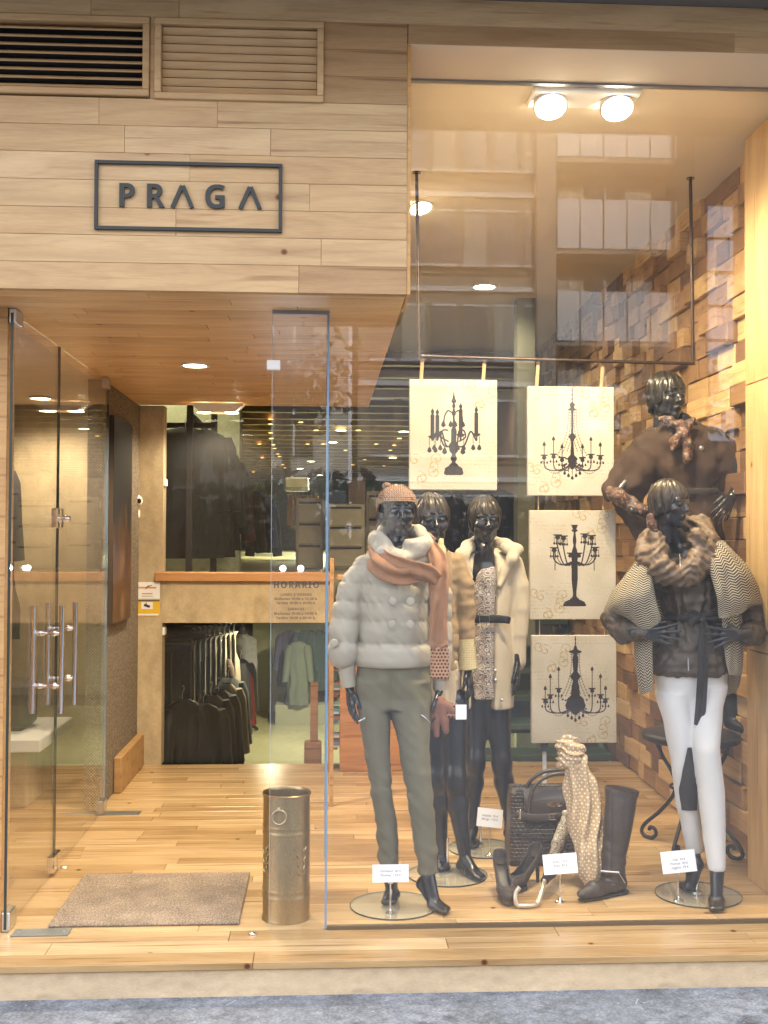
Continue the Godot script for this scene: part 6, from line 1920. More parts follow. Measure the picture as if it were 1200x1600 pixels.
func mannequin_cream() -> void:
	var t := thing("mannequin", "rear black mannequin in a cream coat over a belted silver paisley dress", "mannequin", Vector3(0.7716, 0, -1.0847), "dressed mannequins in the window")
	var limbs := [["s", [[0.7369, 0.7937, -1.07, 0.069, 0.085], [0.8611, 0.7936, -1.07, 0.0753, 0.085], [1.0633, 0.7902, -1.07, 0.0534, 0.085], [1.2347, 0.7901, -1.07, 0.066, 0.085], [1.3501, 0.7868, -1.07, 0.0881, 0.085], [1.4032, 0.7883, -1.07, 0.0802, 0.07], [1.4469, 0.7867, -1.07, 0.044, 0.085], [1.4907, 0.7866, -1.07, 0.0252, 0.085]]]]
	limbs += leg_prims(Vector3(0.7435, 0.7526, -1.07), Vector3(0.7381, 0.4313, -1.05), Vector3(0.731, 0.0898, -1.11), 0.068) + leg_prims(Vector3(0.8439, 0.7522, -1.07), Vector3(0.8676, 0.4222, -1.06), Vector3(0.9135, 0.1178, -1.09), 0.072)
	limbs += chain([[Vector3(0.9032, 1.3753, -1.07), 0.0311], [Vector3(0.9443, 1.1567, -1.07), 0.0249], [Vector3(0.9444, 0.8918, -1.07), 0.0218]]) + chain([[Vector3(0.6925, 1.3749, -1.07), 0.0311], [Vector3(0.6583, 1.1567, -1.07), 0.0249], [Vector3(0.6556, 0.8925, -1.07), 0.0218]]) + [["c", Vector3(0.7835, 1.4282, -1.07), Vector3(0.782, 1.5094, -1.06), 0.044, 0.041]]
	figure(t, limbs, [[Vector3(0.731, 0.0898, -1.11), Vector3(0.7544, 0, -1.1423)], [Vector3(0.9135, 0.1178, -1.09), Vector3(0.9575, 0, -1.1803)]], [[Vector3(0.9392, 0.9106, -1.04), Vector3(0.02, -1, 0.1), Vector3(-0.9, 0, 0.3), Vector3(-0.3, 0, 1), 0.3]], Vector3(0.7791, 1.4907, -1.04), 0.05, 0.05, 0.99, "bronze hair")
	base_disc(t, Vector3(0.784, 0, -1.0841), 0.172, Vector3(0.7735, 0.1881, -1.1))
	var dr := MB.new()
	blob(dr, [["s", [[0.74, 0.7875, -1.07, 0.0815, 0.1], [0.8922, 0.7873, -1.07, 0.0784, 0.1], [1.0633, 0.7887, -1.07, 0.0644, 0.1], [1.1225, 0.787, -1.07, 0.0628, 0.092], [1.2347, 0.7885, -1.07, 0.0707, 0.1], [1.3283, 0.79, -1.07, 0.0786, 0.098], [1.3782, 0.7915, -1.07, 0.0676, 0.09]]], ["-c", Vector3(0.7633, 1.4239, -0.93), Vector3(0.767, 1.3563, -0.955), 0.035, 0.012], ["-c", Vector3(0.7734, 1.4291, -1), Vector3(0.7936, 1.4272, -1.14), 0.06, 0.06]], 0.008, 0.012)
	dr.shift(0, func(p: Vector3, _n: Vector3) -> float: return 0.004 * fold(p, Vector3(12, 12, 12), 4.0))
	var dm := mat("silver paisley", lin(0.72, 0.69, 0.66), 0.45, 0.1)
	tri_map(dm, Vector3.ONE * 7.0, tex["paisley"], tex["paisley"], 0.06)
	part("paisley_dress", dr, dm, t)
	var ct := MB.new()
	blob(ct, [["s", [[0.6904, 0.8016, -1.09, 0.1306, 0.128], [0.8275, 0.8046, -1.09, 0.1276, 0.128], [0.9836, 0.8091, -1.09, 0.1198, 0.128], [1.1242, 0.8137, -1.09, 0.1057, 0.128], [1.2807, 0.8151, -1.09, 0.12, 0.128], [1.3653, 0.8151, -1.09, 0.1326, 0.12], [1.428, 0.8118, -1.09, 0.1106, 0.1], [1.4655, 0.7973, -1.1, 0.057, 0.07]]], ["-s", [[0.6477, 0.7609, -0.95, 0.0552, 0.12], [0.8449, 0.7607, -0.95, 0.0552, 0.12], [1.0273, 0.7621, -0.95, 0.0568, 0.12], [1.1491, 0.7665, -0.95, 0.0584, 0.12], [1.3015, 0.7694, -0.95, 0.0615, 0.12], [1.4237, 0.7724, -0.95, 0.0584, 0.12], [1.5153, 0.7692, -0.95, 0.0431, 0.12]]]] + chain([[Vector3(0.9221, 1.3847, -1.07), 0.0528], [Vector3(0.9506, 1.2816, -1.07), 0.0528], [Vector3(0.9538, 1.1723, -1.07), 0.0497], [Vector3(0.9475, 1.0476, -1.07), 0.0466], [Vector3(0.9444, 0.9105, -1.07), 0.0435]]) + chain([[Vector3(0.6906, 1.384, -1.08), 0.0498], [Vector3(0.6563, 1.2341, -1.08), 0.0467], [Vector3(0.6505, 0.9225, -1.08), 0.0405]]), 0.009, 0.010)
	ct.shift(0, func(p: Vector3, _n: Vector3) -> float: return 0.003 * fold(p, Vector3(7, 6, 7), 7.0))
	var cm := cloth_mat("cream wool", lin(0.50, 0.43, 0.32), 18.0)
	var cn := part("cream_coat", ct, cm, t)
	var hd := MB.new()
	blob(hd, chain([[Vector3(0.6996, 1.3248, -0.98), 0.0153], [Vector3(0.6686, 1.38, -0.98), 0.0245], [Vector3(0.6624, 1.4352, -0.98), 0.0306], [Vector3(0.7036, 1.4717, -1.06), 0.031], [Vector3(0.7585, 1.4967, -1.14), 0.0283], [Vector3(0.8301, 1.497, -1.15), 0.0284], [Vector3(0.8874, 1.4785, -1.07), 0.0311], [Vector3(0.924, 1.4574, -0.99), 0.0276], [Vector3(0.9012, 1.4115, -0.965), 0.0244], [Vector3(0.8666, 1.3528, -0.98), 0.0214], [Vector3(0.8379, 1.2862, -0.955), 0.0122]]) + chain([[Vector3(0.876, 1.4664, -1), 0.0276], [Vector3(0.9413, 1.4604, -1), 0.0123], [Vector3(0.9071, 1.4171, -1), 0.0153]]), 0.008, 0.022)
	hd.shift(0, func(p: Vector3, _n: Vector3) -> float: return 0.003 * fold(p, Vector3(12, 12, 12), 9.0))
	part("hood_collar", hd, cm, cn)
	for q in [Vector3(0.8516, 0.741, -0.952), Vector3(0.8218, 0.8346, -0.958), Vector3(0.8202, 0.8803, -0.958)]:
		var b := MB.new()
		b.lathe([Vector2(0.008, -0.01), Vector2(0.008, 0.003), Vector2(0.005, 0.005), Vector2(0.0, 0.0055)], 14, Transform3D(Basis(Vector3.RIGHT, PI / 2), q))
		part("stud", b, mats["steel"], cn)
	var bt := MB.new()
	strip(bt, [Vector3(0.7067, 1.1223, -0.985), Vector3(0.7214, 1.1273, -0.957), Vector3(0.7658, 1.1266, -0.945), Vector3(0.8188, 1.1278, -0.95), Vector3(0.866, 1.1255, -0.938), Vector3(0.8887, 1.1189, -0.945)], [0.018, 0.019, 0.02, 0.02, 0.018, 0.016], 0.004, Vector3.UP)
	var bn := part("belt", bt, mat("belt leather", lin(0.015, 0.012, 0.011), 0.4), t)
	var bk := MB.new()
	for q in [[Vector3(0.7645, 1.1455, -0.936), Vector3(0.05, 0.004, 0.004)], [Vector3(0.7645, 1.1105, -0.936), Vector3(0.05, 0.004, 0.004)], [Vector3(0.7415, 1.1288, -0.936), Vector3(0.004, 0.036, 0.0042)], [Vector3(0.789, 1.1287, -0.936), Vector3(0.004, 0.036, 0.0042)]]: bk.box(q[0], q[1], 0.001)
	part("buckle", bk, mats["chrome"], bn)


func mannequin_shawl() -> void:
	var t := thing("mannequin", "front right black mannequin, hands on hips, in herringbone shawl and white leggings", "mannequin", Vector3(1.5895, 0, -0.3353), "dressed mannequins in the window")
	var limbs := [["s", [[0.8318, 1.5782, -0.37, 0.1296, 0.085], [0.941, 1.5745, -0.37, 0.1394, 0.085], [1.1737, 1.578, -0.37, 0.0921, 0.085], [1.3245, 1.5786, -0.37, 0.1089, 0.085], [1.3794, 1.576, -0.37, 0.1229, 0.085], [1.4343, 1.572, -0.37, 0.0936, 0.085], [1.4755, 1.5567, -0.37, 0.0475, 0.085]]]]
	limbs += leg_prims(Vector3(1.496, 0.8594, -0.37), Vector3(1.5214, 0.53, -0.315), Vector3(1.5792, 0.168, -0.36), 0.058) + leg_prims(Vector3(1.6228, 0.8616, -0.35), Vector3(1.6025, 0.5448, -0.24), Vector3(1.6235, 0.14, -0.205), 0.058)
	limbs += chain([[Vector3(1.4394, 1.3706, -0.38), 0.0353], [Vector3(1.249, 1.1703, -0.42), 0.0301], [Vector3(1.3193, 1.115, -0.255), 0.0224]]) + chain([[Vector3(1.7082, 1.3711, -0.38), 0.0353], [Vector3(1.8843, 1.1611, -0.43), 0.0302], [Vector3(1.7529, 1.1096, -0.25), 0.0224]]) + [["c", Vector3(1.5402, 1.4396, -0.38), Vector3(1.4951, 1.5439, -0.36), 0.043, 0.04]]
	figure(t, limbs, [[Vector3(1.5792, 0.168, -0.36), Vector3(1.5552, 0, -0.4412)], [Vector3(1.6235, 0.14, -0.205), Vector3(1.591, 0, -0.116)]],
		[[Vector3(1.326, 1.1181, -0.25), Vector3(1, -0.05, 0.25), Vector3(0, -0.5, -1), Vector3(0.1, 1, 0.1), 0.14, 0.3], [Vector3(1.7455, 1.1154, -0.245), Vector3(-1, -0.12, 0.2), Vector3(0, -0.5, -1), Vector3(-0.1, 1, 0.1), 0.14, 0.3]],
		Vector3(1.4706, 1.5572, -0.335), 0.62, 0.02, 0.90, "bronze hair")
	base_disc(t, Vector3(1.5924, 0, -0.3437), 0.178, Vector3(1.5915, 0.2704, -0.33))
	# leggings with a dark patch inside the knee
	var A := [[0.1761, 1.5834, -0.36, 0.0346, 0.038], [0.2938, 1.5635, -0.345, 0.0414, 0.044], [0.3974, 1.541, -0.33, 0.0482, 0.05], [0.5498, 1.524, -0.31, 0.0535, 0.056], [0.7168, 1.5033, -0.325, 0.0578, 0.07], [0.8601, 1.4861, -0.365, 0.0694, 0.09]]
	var lg := MB.new()
	blob(lg, [["s", [[0.8154, 1.5768, -0.37, 0.1421, 0.085], [0.941, 1.5718, -0.37, 0.1589, 0.1], [1.0094, 1.5734, -0.37, 0.152, 0.1]]], ["s", A], ["s", [[0.1453, 1.6235, -0.205, 0.0349, 0.04], [0.2973, 1.6192, -0.225, 0.0472, 0.047], [0.4532, 1.6126, -0.235, 0.0555, 0.053], [0.6367, 1.5951, -0.245, 0.0556, 0.062], [0.7907, 1.6132, -0.315, 0.0744, 0.08], [0.8875, 1.6362, -0.36, 0.0905, 0.092]]]], 0.008, 0.012)
	lg.smooth(0, 2)
	var wm := cloth_mat("white stretch", lin(0.52, 0.51, 0.49), 22.0, "cloth", 0.01, 0.2)
	var ln := part("white_leggings", lg, wm, t)
	var rows := []
	var ya := 0.3745
	var yb := 0.6413
	var xl := [1.5094, 1.4936, 1.4993, 1.5185]
	var xr := [1.5653, 1.5618, 1.5484, 1.5322]
	for r in 15:
		var u := r / 14.0
		var f := u * 3.0
		var k := mini(int(f), 2)
		var x0 := lerpf(xl[k], xl[k + 1], f - k)
		var x1 := lerpf(xr[k], xr[k + 1], f - k)
		var row := PackedVector3Array()
		for q in 9:
			var x := lerpf(x0, x1, q / 8.0)
			var y := lerpf(ya, yb, u)
			row.append(Vector3(x, y, on_stack(A, x, y) + 0.004))
		rows.append(row)
	var pt := MB.new()
	pt.sheet(rows, 0.006)
	part("dark_patch", pt, cloth_mat("patch brown", lin(0.025, 0.02, 0.018), 14.0, "cloth", 0.05, 0.0), ln)
	# padded jacket
	var jm := cloth_mat("brown padded", lin(0.055, 0.039, 0.024), 20.0, "cloth", 0.02, 0.0)
	jm.roughness = 0.55
	var jk := MB.new()
	blob(jk, [["s", [[0.9377, 1.5664, -0.375, 0.1576, 0.115], [0.9678, 1.5666, -0.375, 0.1688, 0.13], [1.0637, 1.5711, -0.375, 0.1508, 0.128], [1.1322, 1.5768, -0.375, 0.1229, 0.115], [1.1733, 1.5783, -0.375, 0.1048, 0.1], [1.2419, 1.5744, -0.375, 0.1202, 0.115], [1.338, 1.572, -0.375, 0.1398, 0.118], [1.3957, 1.5694, -0.375, 0.1315, 0.1], [1.4452, 1.5639, -0.375, 0.0867, 0.07]]]] + chain([[Vector3(1.4394, 1.3596, -0.38), 0.0543], [Vector3(1.3332, 1.2415, -0.38), 0.057], [Vector3(1.249, 1.1675, -0.42), 0.052], [Vector3(1.2748, 1.1224, -0.33), 0.0483], [Vector3(1.3181, 1.1138, -0.27), 0.0318]]) + chain([[Vector3(1.7081, 1.3601, -0.38), 0.0543], [Vector3(1.8031, 1.2417, -0.38), 0.057], [Vector3(1.8843, 1.1611, -0.43), 0.0521], [Vector3(1.8318, 1.1129, -0.34), 0.0484], [Vector3(1.7687, 1.1079, -0.27), 0.0318]]), 0.0078, 0.014)
	var waist := 1.1866
	jk.shift(0, func(p: Vector3, n: Vector3) -> float:
		var a := atan2(p.x - 1.56, p.z + 0.375)
		var g := exp(-absf(p.y - waist) * 9.0)
		var d := absf(fposmod(p.y - waist + 0.03, 0.062) - 0.031) / 0.031
		return 0.011 * g * sin(a * 15.0 + 3.0 * noise.get_noise_2d(p.y * 6.0, a)) + 0.010 * (1.0 - pow(d, 3.0)) * (1.0 - g) + 0.006 * fold(p, Vector3(26, 26, 26), 3.0) + 0.004 * fold(p, Vector3(9, 40, 9), 6.0))
	var jn := part("padded_jacket", jk, jm, t)
	var co := MB.new()
	blob(co, chain([[Vector3(1.4509, 1.3425, -0.24), 0.0316], [Vector3(1.3863, 1.3741, -0.25), 0.0448], [Vector3(1.3549, 1.4402, -0.3), 0.0427], [Vector3(1.3892, 1.5106, -0.36), 0.0378], [Vector3(1.4521, 1.5609, -0.42), 0.0328], [Vector3(1.5635, 1.5785, -0.45), 0.0358], [Vector3(1.6329, 1.5672, -0.42), 0.041], [Vector3(1.6442, 1.5033, -0.34), 0.0457], [Vector3(1.6083, 1.4197, -0.27), 0.0477], [Vector3(1.5328, 1.3565, -0.225), 0.0394], [Vector3(1.477, 1.3353, -0.22), 0.0288]]) + chain([[Vector3(1.3783, 1.4463, -0.25), 0.0396], [Vector3(1.3908, 1.3989, -0.22), 0.0419], [Vector3(1.4383, 1.3677, -0.2), 0.0365]]) + chain([[Vector3(1.5649, 1.5219, -0.27), 0.0397], [Vector3(1.5838, 1.4574, -0.27), 0.0397], [Vector3(1.5242, 1.394, -0.215), 0.0367], [Vector3(1.4846, 1.3648, -0.21), 0.0262]]) + chain([[Vector3(1.399, 1.5214, -0.3), 0.0347], [Vector3(1.4047, 1.473, -0.265), 0.0344]]), 0.0072, 0.02)
	co.shift(0, func(p: Vector3, _n: Vector3) -> float: return 0.011 * fold(p + Vector3(0, 0.7 * absf(p.x - 1.51), 0), Vector3(9, 32, 9), 11.0) + 0.005 * fold(p, Vector3(34, 34, 34)))
	var com := cloth_mat("collar padded", lin(0.115, 0.074, 0.043), 20.0, "cloth", 0.02, 0.0)
	com.roughness = 0.55
	var cn := part("funnel_collar", co, com, jn)
	var zp := MB.new()
	zp.tube([Vector3(1.4822, 1.4467, -0.235), Vector3(1.475, 1.3968, -0.205), Vector3(1.4657, 1.3577, -0.185)], [0.003], 6)
	zp.tube([Vector3(1.5159, 1.0155, -0.235), Vector3(1.5194, 0.962, -0.238)], [0.004], 6)
	part("zip", zp, mats["chrome"], cn)
	# belt and bow
	var belt := MB.new()
	var ring := []
	for q in 25:
		var a := TAU * q / 24.0
		ring.append(Vector3(1.0, 0, 0) * (1.5768 + 0.112 * sin(a)) + Vector3(0, waist + 0.004 * sin(a * 2.0), -0.375 + 0.114 * cos(a)))
	strip(belt, ring, [0.018], 0.004, Vector3.UP, 0.002, 0.0, 1)
	strip(belt, [Vector3(1.5841, 1.19, -0.25), Vector3(1.617, 1.2043, -0.235), Vector3(1.666, 1.2149, -0.235), Vector3(1.6759, 1.1959, -0.24), Vector3(1.6368, 1.1769, -0.245), Vector3(1.5861, 1.1821, -0.248)], [0.009, 0.013, 0.016, 0.014, 0.012, 0.008], 0.004, Vector3(0.2, 1, 0.3))
	strip(belt, [Vector3(1.5841, 1.1846, -0.25), Vector3(1.5425, 1.1693, -0.24), Vector3(1.5235, 1.1507, -0.24)], [0.01, 0.014, 0.012], 0.005, Vector3(0.5, 1, 0))
	strip(belt, [Vector3(1.5824, 1.1903, -0.245), Vector3(1.5805, 1.164, -0.24)], [0.014, 0.014], 0.010, Vector3(1, 0, 0))
	strip(belt, [Vector3(1.5778, 1.1693, -0.24), Vector3(1.576, 1.0639, -0.228), Vector3(1.577, 0.9572, -0.232), Vector3(1.5739, 0.85, -0.24), Vector3(1.567, 0.743, -0.245), Vector3(1.5643, 0.7324, -0.245)], [0.012, 0.020, 0.021, 0.022, 0.022, 0.018], 0.004, Vector3(1, 0, 0.1), 0.003, 1.0)
	part("tie_belt", belt, cloth_mat("belt satin", lin(0.018, 0.014, 0.011), 20.0, "cloth", 0.02, 0.0), jn)
	# herringbone shawl
	var sh := MB.new()
	var L := [[Vector3(1.3848, 1.4404, -0.29), Vector3(1.3666, 1.4451, -0.34), Vector3(1.3674, 1.433, -0.42), Vector3(1.376, 1.4043, -0.47)], [Vector3(1.3656, 1.3878, -0.235), Vector3(1.3243, 1.3949, -0.27), Vector3(1.3001, 1.3736, -0.36), Vector3(1.308, 1.3434, -0.45)], [Vector3(1.369, 1.3245, -0.22), Vector3(1.3033, 1.3292, -0.235), Vector3(1.256, 1.3124, -0.32), Vector3(1.2545, 1.2881, -0.44)], [Vector3(1.3781, 1.2612, -0.215), Vector3(1.2935, 1.2635, -0.22), Vector3(1.2286, 1.2566, -0.3), Vector3(1.2316, 1.2376, -0.45)], [Vector3(1.3914, 1.2029, -0.215), Vector3(1.308, 1.1924, -0.215), Vector3(1.2286, 1.2109, -0.3), Vector3(1.22, 1.1954, -0.46)], [Vector3(1.3955, 1.1708, -0.22), Vector3(1.3323, 1.1334, -0.225), Vector3(1.2585, 1.186, -0.31), Vector3(1.2228, 1.1815, -0.46)]]
	shawl_sheet(sh, L, 3.2, false, 0.022)
	var L2 := [[Vector3(1.389, 1.1886, -0.27), Vector3(1.3487, 1.1759, -0.3), Vector3(1.3274, 1.1539, -0.38)], [Vector3(1.3779, 1.087, -0.27), Vector3(1.3456, 1.0799, -0.29), Vector3(1.3243, 1.0681, -0.36)], [Vector3(1.3788, 0.9806, -0.265), Vector3(1.3479, 0.9737, -0.28), Vector3(1.3267, 0.9615, -0.34)], [Vector3(1.3812, 0.8739, -0.265), Vector3(1.357, 0.8673, -0.275), Vector3(1.3401, 0.8492, -0.33)]]
	shawl_sheet(sh, L2, 2.0)
	var R1 := [[Vector3(1.607, 1.4576, -0.25), Vector3(1.6486, 1.4898, -0.29), Vector3(1.6959, 1.5089, -0.36), Vector3(1.7397, 1.5008, -0.45)], [Vector3(1.5999, 1.3994, -0.215), Vector3(1.6634, 1.4418, -0.24), Vector3(1.7554, 1.4462, -0.34), Vector3(1.8231, 1.4224, -0.46)], [Vector3(1.6106, 1.3362, -0.2), Vector3(1.6811, 1.3677, -0.215), Vector3(1.7882, 1.3814, -0.31), Vector3(1.8743, 1.3608, -0.46)], [Vector3(1.6221, 1.2782, -0.195), Vector3(1.696, 1.299, -0.205), Vector3(1.8117, 1.3139, -0.3), Vector3(1.9151, 1.2931, -0.47)], [Vector3(1.6299, 1.2254, -0.195), Vector3(1.7074, 1.2357, -0.2), Vector3(1.824, 1.2521, -0.29), Vector3(1.9476, 1.2307, -0.48)], [Vector3(1.6369, 1.1827, -0.2), Vector3(1.7109, 1.1926, -0.21), Vector3(1.8223, 1.2299, -0.3), Vector3(1.9475, 1.2138, -0.48)]]
	shawl_sheet(sh, R1, 3.2, true, 0.022)
	var R2 := [[Vector3(1.6479, 1.2109, -0.215), Vector3(1.6967, 1.2019, -0.23), Vector3(1.7723, 1.1865, -0.3)], [Vector3(1.6736, 1.0883, -0.25), Vector3(1.7229, 1.0869, -0.265), Vector3(1.7888, 1.0756, -0.33)], [Vector3(1.6859, 0.9916, -0.255), Vector3(1.7298, 0.9899, -0.27), Vector3(1.7855, 0.9804, -0.33)], [Vector3(1.6939, 0.9435, -0.255), Vector3(1.7295, 0.9362, -0.27), Vector3(1.7769, 0.9234, -0.33)]]
	shawl_sheet(sh, R2, 2.0, true)
	var R3 := [[Vector3(1.6881, 0.9965, -0.36), Vector3(1.7514, 0.9943, -0.38), Vector3(1.8171, 0.9788, -0.42)], [Vector3(1.6933, 0.9091, -0.36), Vector3(1.751, 0.9064, -0.38), Vector3(1.811, 0.9013, -0.42)], [Vector3(1.6986, 0.8272, -0.36), Vector3(1.7395, 0.8407, -0.38), Vector3(1.7939, 0.857, -0.42)]]
	shawl_sheet(sh, R3, 2.0, true)
	var back := [[Vector3(1.3731, 1.4328, -0.44), Vector3(1.4762, 1.4744, -0.5), Vector3(1.5975, 1.4889, -0.52), Vector3(1.706, 1.5034, -0.5), Vector3(1.7491, 1.5008, -0.46)], [Vector3(1.3107, 1.3486, -0.46), Vector3(1.4532, 1.3469, -0.52), Vector3(1.6003, 1.3469, -0.53), Vector3(1.7702, 1.3475, -0.52), Vector3(1.8421, 1.4052, -0.48)], [Vector3(1.2537, 1.2087, -0.47), Vector3(1.4557, 1.1768, -0.53), Vector3(1.6029, 1.1619, -0.54), Vector3(1.7731, 1.1767, -0.53), Vector3(1.9354, 1.2352, -0.5)], [Vector3(1.3525, 1.071, -0.45), Vector3(1.4524, 1.0364, -0.52), Vector3(1.5992, 1.0211, -0.53), Vector3(1.7688, 1.0359, -0.52), Vector3(1.829, 1.0703, -0.45)]]
	shawl_sheet(sh, back, 5.0, true)
	var zm := mat("herringbone", lin(0.78, 0.77, 0.72), 0.95)
	zm.albedo_texture = tex["zigzag"]
	zm.texture_repeat = true
	part("herringbone_shawl", sh, zm, t)
	var fl := MB.new()
	blob(fl, chain([[Vector3(1.3756, 1.6076, -0.285), 0.0133], [Vector3(1.381, 1.5752, -0.285), 0.0159], [Vector3(1.3918, 1.5429, -0.285), 0.0159]]) + chain([[Vector3(1.3703, 1.6024, -0.295), 0.0107], [Vector3(1.373, 1.5699, -0.295), 0.0133]]), 0.006, 0.01)
	var flm := mat("floral silk", lin(0.55, 0.52, 0.5), 0.6)
	tri_map(flm, Vector3.ONE * 5.0, tex["floral"])
	part("neck_silk", fl, flm, t)


func on_stack(R: Array, x: float, y: float) -> float:
	var k := 0
	while k < R.size() - 2 and y > R[k + 1][0]: k += 1
	var u := clampf((y - R[k][0]) / (R[k + 1][0] - R[k][0]), 0.0, 1.0)
	u = u * u * (3.0 - 2.0 * u) * 0.5 + u * 0.5
	var s := clampf((x - lerpf(R[k][1], R[k + 1][1], u)) / lerpf(R[k][3], R[k + 1][3], u), -0.96, 0.96)
	return lerpf(R[k][2], R[k + 1][2], u) + lerpf(R[k][4], R[k + 1][4], u) * sqrt(1.0 - s * s)


func shawl_sheet(mb: MB, ctrl: Array, wide: float, flip := false, bulge := 0.0) -> void:
	# control rows (top to bottom) of points (inner to outer edge), refined both ways
	var wideRows := []
	for r in ctrl: wideRows.append(curve(r, 6))
	var rows := []
	for q in wideRows[0].size():
		var col := []
		for r in wideRows: col.append(r[q])
		col = curve(col, 5)
		for r in col.size():
			if rows.size() <= r: rows.append(PackedVector3Array())
			rows[r].append(col[r])
	for r in rows.size():
		for q in rows[r].size():
			var p: Vector3 = rows[r][q]
			var round_out := bulge * sin(PI * q / float(rows[r].size() - 1)) * sin(PI * clampf(0.15 + r / float(rows.size() - 1), 0.0, 1.0))
			rows[r][q] = p + Vector3(0, 0, round_out + 0.010 * noise.get_noise_2d(q * 0.35 + ctrl[0][0].x * 9.0, r * 0.10) + 0.006 * sin(q * 0.9))
	var l := 0.0
	for r in rows.size() - 1: l += rows[r][rows[0].size() / 2].distance_to(rows[r + 1][rows[0].size() / 2])
	mb.sheet(rows, 0.006, Vector2(wide, l / 0.088), not flip)


func mannequin_poncho() -> void:
	var t := thing("mannequin", "tall black mannequin in a brown cape standing on the iron stool", "mannequin", Vector3(1.8064, 0.5732, -1.05), "dressed mannequins in the window")
	var limbs := [["s", [[1.3932, 1.7905, -1.06, 0.1121, 0.085], [1.5192, 1.7877, -1.06, 0.1217, 0.085], [1.74, 1.782, -1.06, 0.0834, 0.085], [1.9296, 1.7828, -1.06, 0.1155, 0.085], [2.0246, 1.7832, -1.06, 0.1284, 0.085], [2.0815, 1.7704, -1.06, 0.0771, 0.085], [2.1256, 1.7512, -1.06, 0.0321, 0.085]]]]
	limbs += leg_prims(Vector3(1.7105, 1.4245, -1.06), Vector3(1.7251, 1.0171, -1.05), Vector3(1.7495, 0.6703, -1.07), 0.07) + leg_prims(Vector3(1.8642, 1.4249, -1.06), Vector3(1.9195, 1.0177, -1.04), Vector3(2.0015, 0.6658, -1.05), 0.07)
	limbs += chain([[Vector3(1.6482, 1.976, -1.06), 0.0341], [Vector3(1.4083, 1.7229, -1), 0.0245], [Vector3(1.5199, 1.6505, -0.95), 0.0213]]) + chain([[Vector3(1.9079, 1.9931, -1.05), 0.0403], [Vector3(2.0489, 1.8267, -1), 0.0307], [Vector3(1.9581, 1.7196, -0.92), 0.0242]]) + [["c", Vector3(1.7383, 2.0875, -1.06), Vector3(1.6969, 2.1746, -1.05), 0.044, 0.04]]
	figure(t, limbs, [], [[Vector3(1.9675, 1.7289, -0.92), Vector3(-0.55, -0.8, 0.15), Vector3(0.3, -0.3, -1), Vector3(-0.7, 0.7, 0.2), 0.15, 0.22], [Vector3(1.5079, 1.6407, -0.93), Vector3(1, -0.15, 0.0), Vector3(0, -0.4, -1), Vector3(0, 1, 0.2), 0.2]], Vector3(1.6745, 2.089, -1.02), 0.35, 0.0, 1.06, "dark hair")
	var cm := cloth_mat("cape wool", lin(0.046, 0.024, 0.013), 16.0, "cloth", 0.05, 0.0)
	var cp := MB.new()
	blob(cp, [["s", [[1.4939, 1.7591, -1.06, 0.2081, 0.1], [1.5664, 1.7625, -1.06, 0.1986, 0.115], [1.6926, 1.7757, -1.06, 0.1667, 0.11], [1.7621, 1.7759, -1.06, 0.1475, 0.105], [1.8663, 1.77, -1.06, 0.1925, 0.13], [1.9769, 1.7639, -1.06, 0.199, 0.125], [2.0434, 1.7641, -1.06, 0.1733, 0.105], [2.0972, 1.7544, -1.06, 0.0931, 0.07]]]] + chain([[Vector3(1.6068, 1.9906, -1.05), 0.0619], [Vector3(1.4853, 1.87, -1.05), 0.0557], [Vector3(1.3705, 1.7538, -1), 0.0215]]) + chain([[Vector3(1.5845, 1.9109, -1.04), 0.0742], [Vector3(1.4983, 1.7846, -1.04), 0.0556], [Vector3(1.3831, 1.7196, -1), 0.0215]]) + chain([[Vector3(1.5518, 1.8332, -1.06), 0.0683], [Vector3(1.5036, 1.6912, -1.06), 0.0496], [Vector3(1.4621, 1.6438, -1.06), 0.0248]]) + chain([[Vector3(1.4202, 1.6911, -1.07), 0.0186], [Vector3(1.5062, 1.597, -1.07), 0.0249], [Vector3(1.554, 1.531, -1.07), 0.0249]]) + chain([[Vector3(1.5064, 1.6758, -1.07), 0.0404], [Vector3(1.5542, 1.6066, -1.07), 0.0435], [Vector3(1.586, 1.5437, -1.07), 0.0373]]) + chain([[Vector3(1.9144, 1.9994, -1.05), 0.0619], [Vector3(1.9913, 1.9463, -1.05), 0.0495], [Vector3(2.0599, 1.8562, -1.02), 0.0185]]) + chain([[Vector3(1.9333, 1.9237, -1.05), 0.0743], [Vector3(2.0134, 1.8515, -1.05), 0.0495], [Vector3(2.05, 1.809, -1.02), 0.0216]]) + chain([[Vector3(1.943, 1.8358, -1.06), 0.0683], [Vector3(1.9878, 1.7791, -1.06), 0.0372], [Vector3(2.0199, 1.7603, -1.06), 0.0217]]), 0.009, 0.03)
	cp.shift(0, func(p: Vector3, _n: Vector3) -> float: return 0.012 * fold(p + Vector3(0.8 * p.y, 0, 0), Vector3(9, 5, 9), 2.0) + 0.006 * fold(p, Vector3(16, 8, 16), 8.0))
	var cn := part("brown_cape", cp, cm, t)
	var bl := MB.new()
	strip(bl, [Vector3(1.5883, 1.7484, -0.99), Vector3(1.6595, 1.7468, -0.945), Vector3(1.7408, 1.7406, -0.935), Vector3(1.8321, 1.7416, -0.945), Vector3(1.9175, 1.7471, -0.99)], [0.016], 0.005, Vector3.UP)
	part("belt", bl, cloth_mat("patch brown", lin(0.025, 0.02, 0.018), 14.0, "cloth", 0.05, 0.0), cn)
	var bt := MB.new()
	bt.lathe([Vector2(0.012, -0.01), Vector2(0.012, 0.004), Vector2(0.0, 0.007)], 14, Transform3D(Basis(Vector3.RIGHT, PI / 2), Vector3(1.8169, 1.9512, -0.935)))
	part("button", bt, mats["steel"], cn)
	var silk: Material = mats["floral silk"]
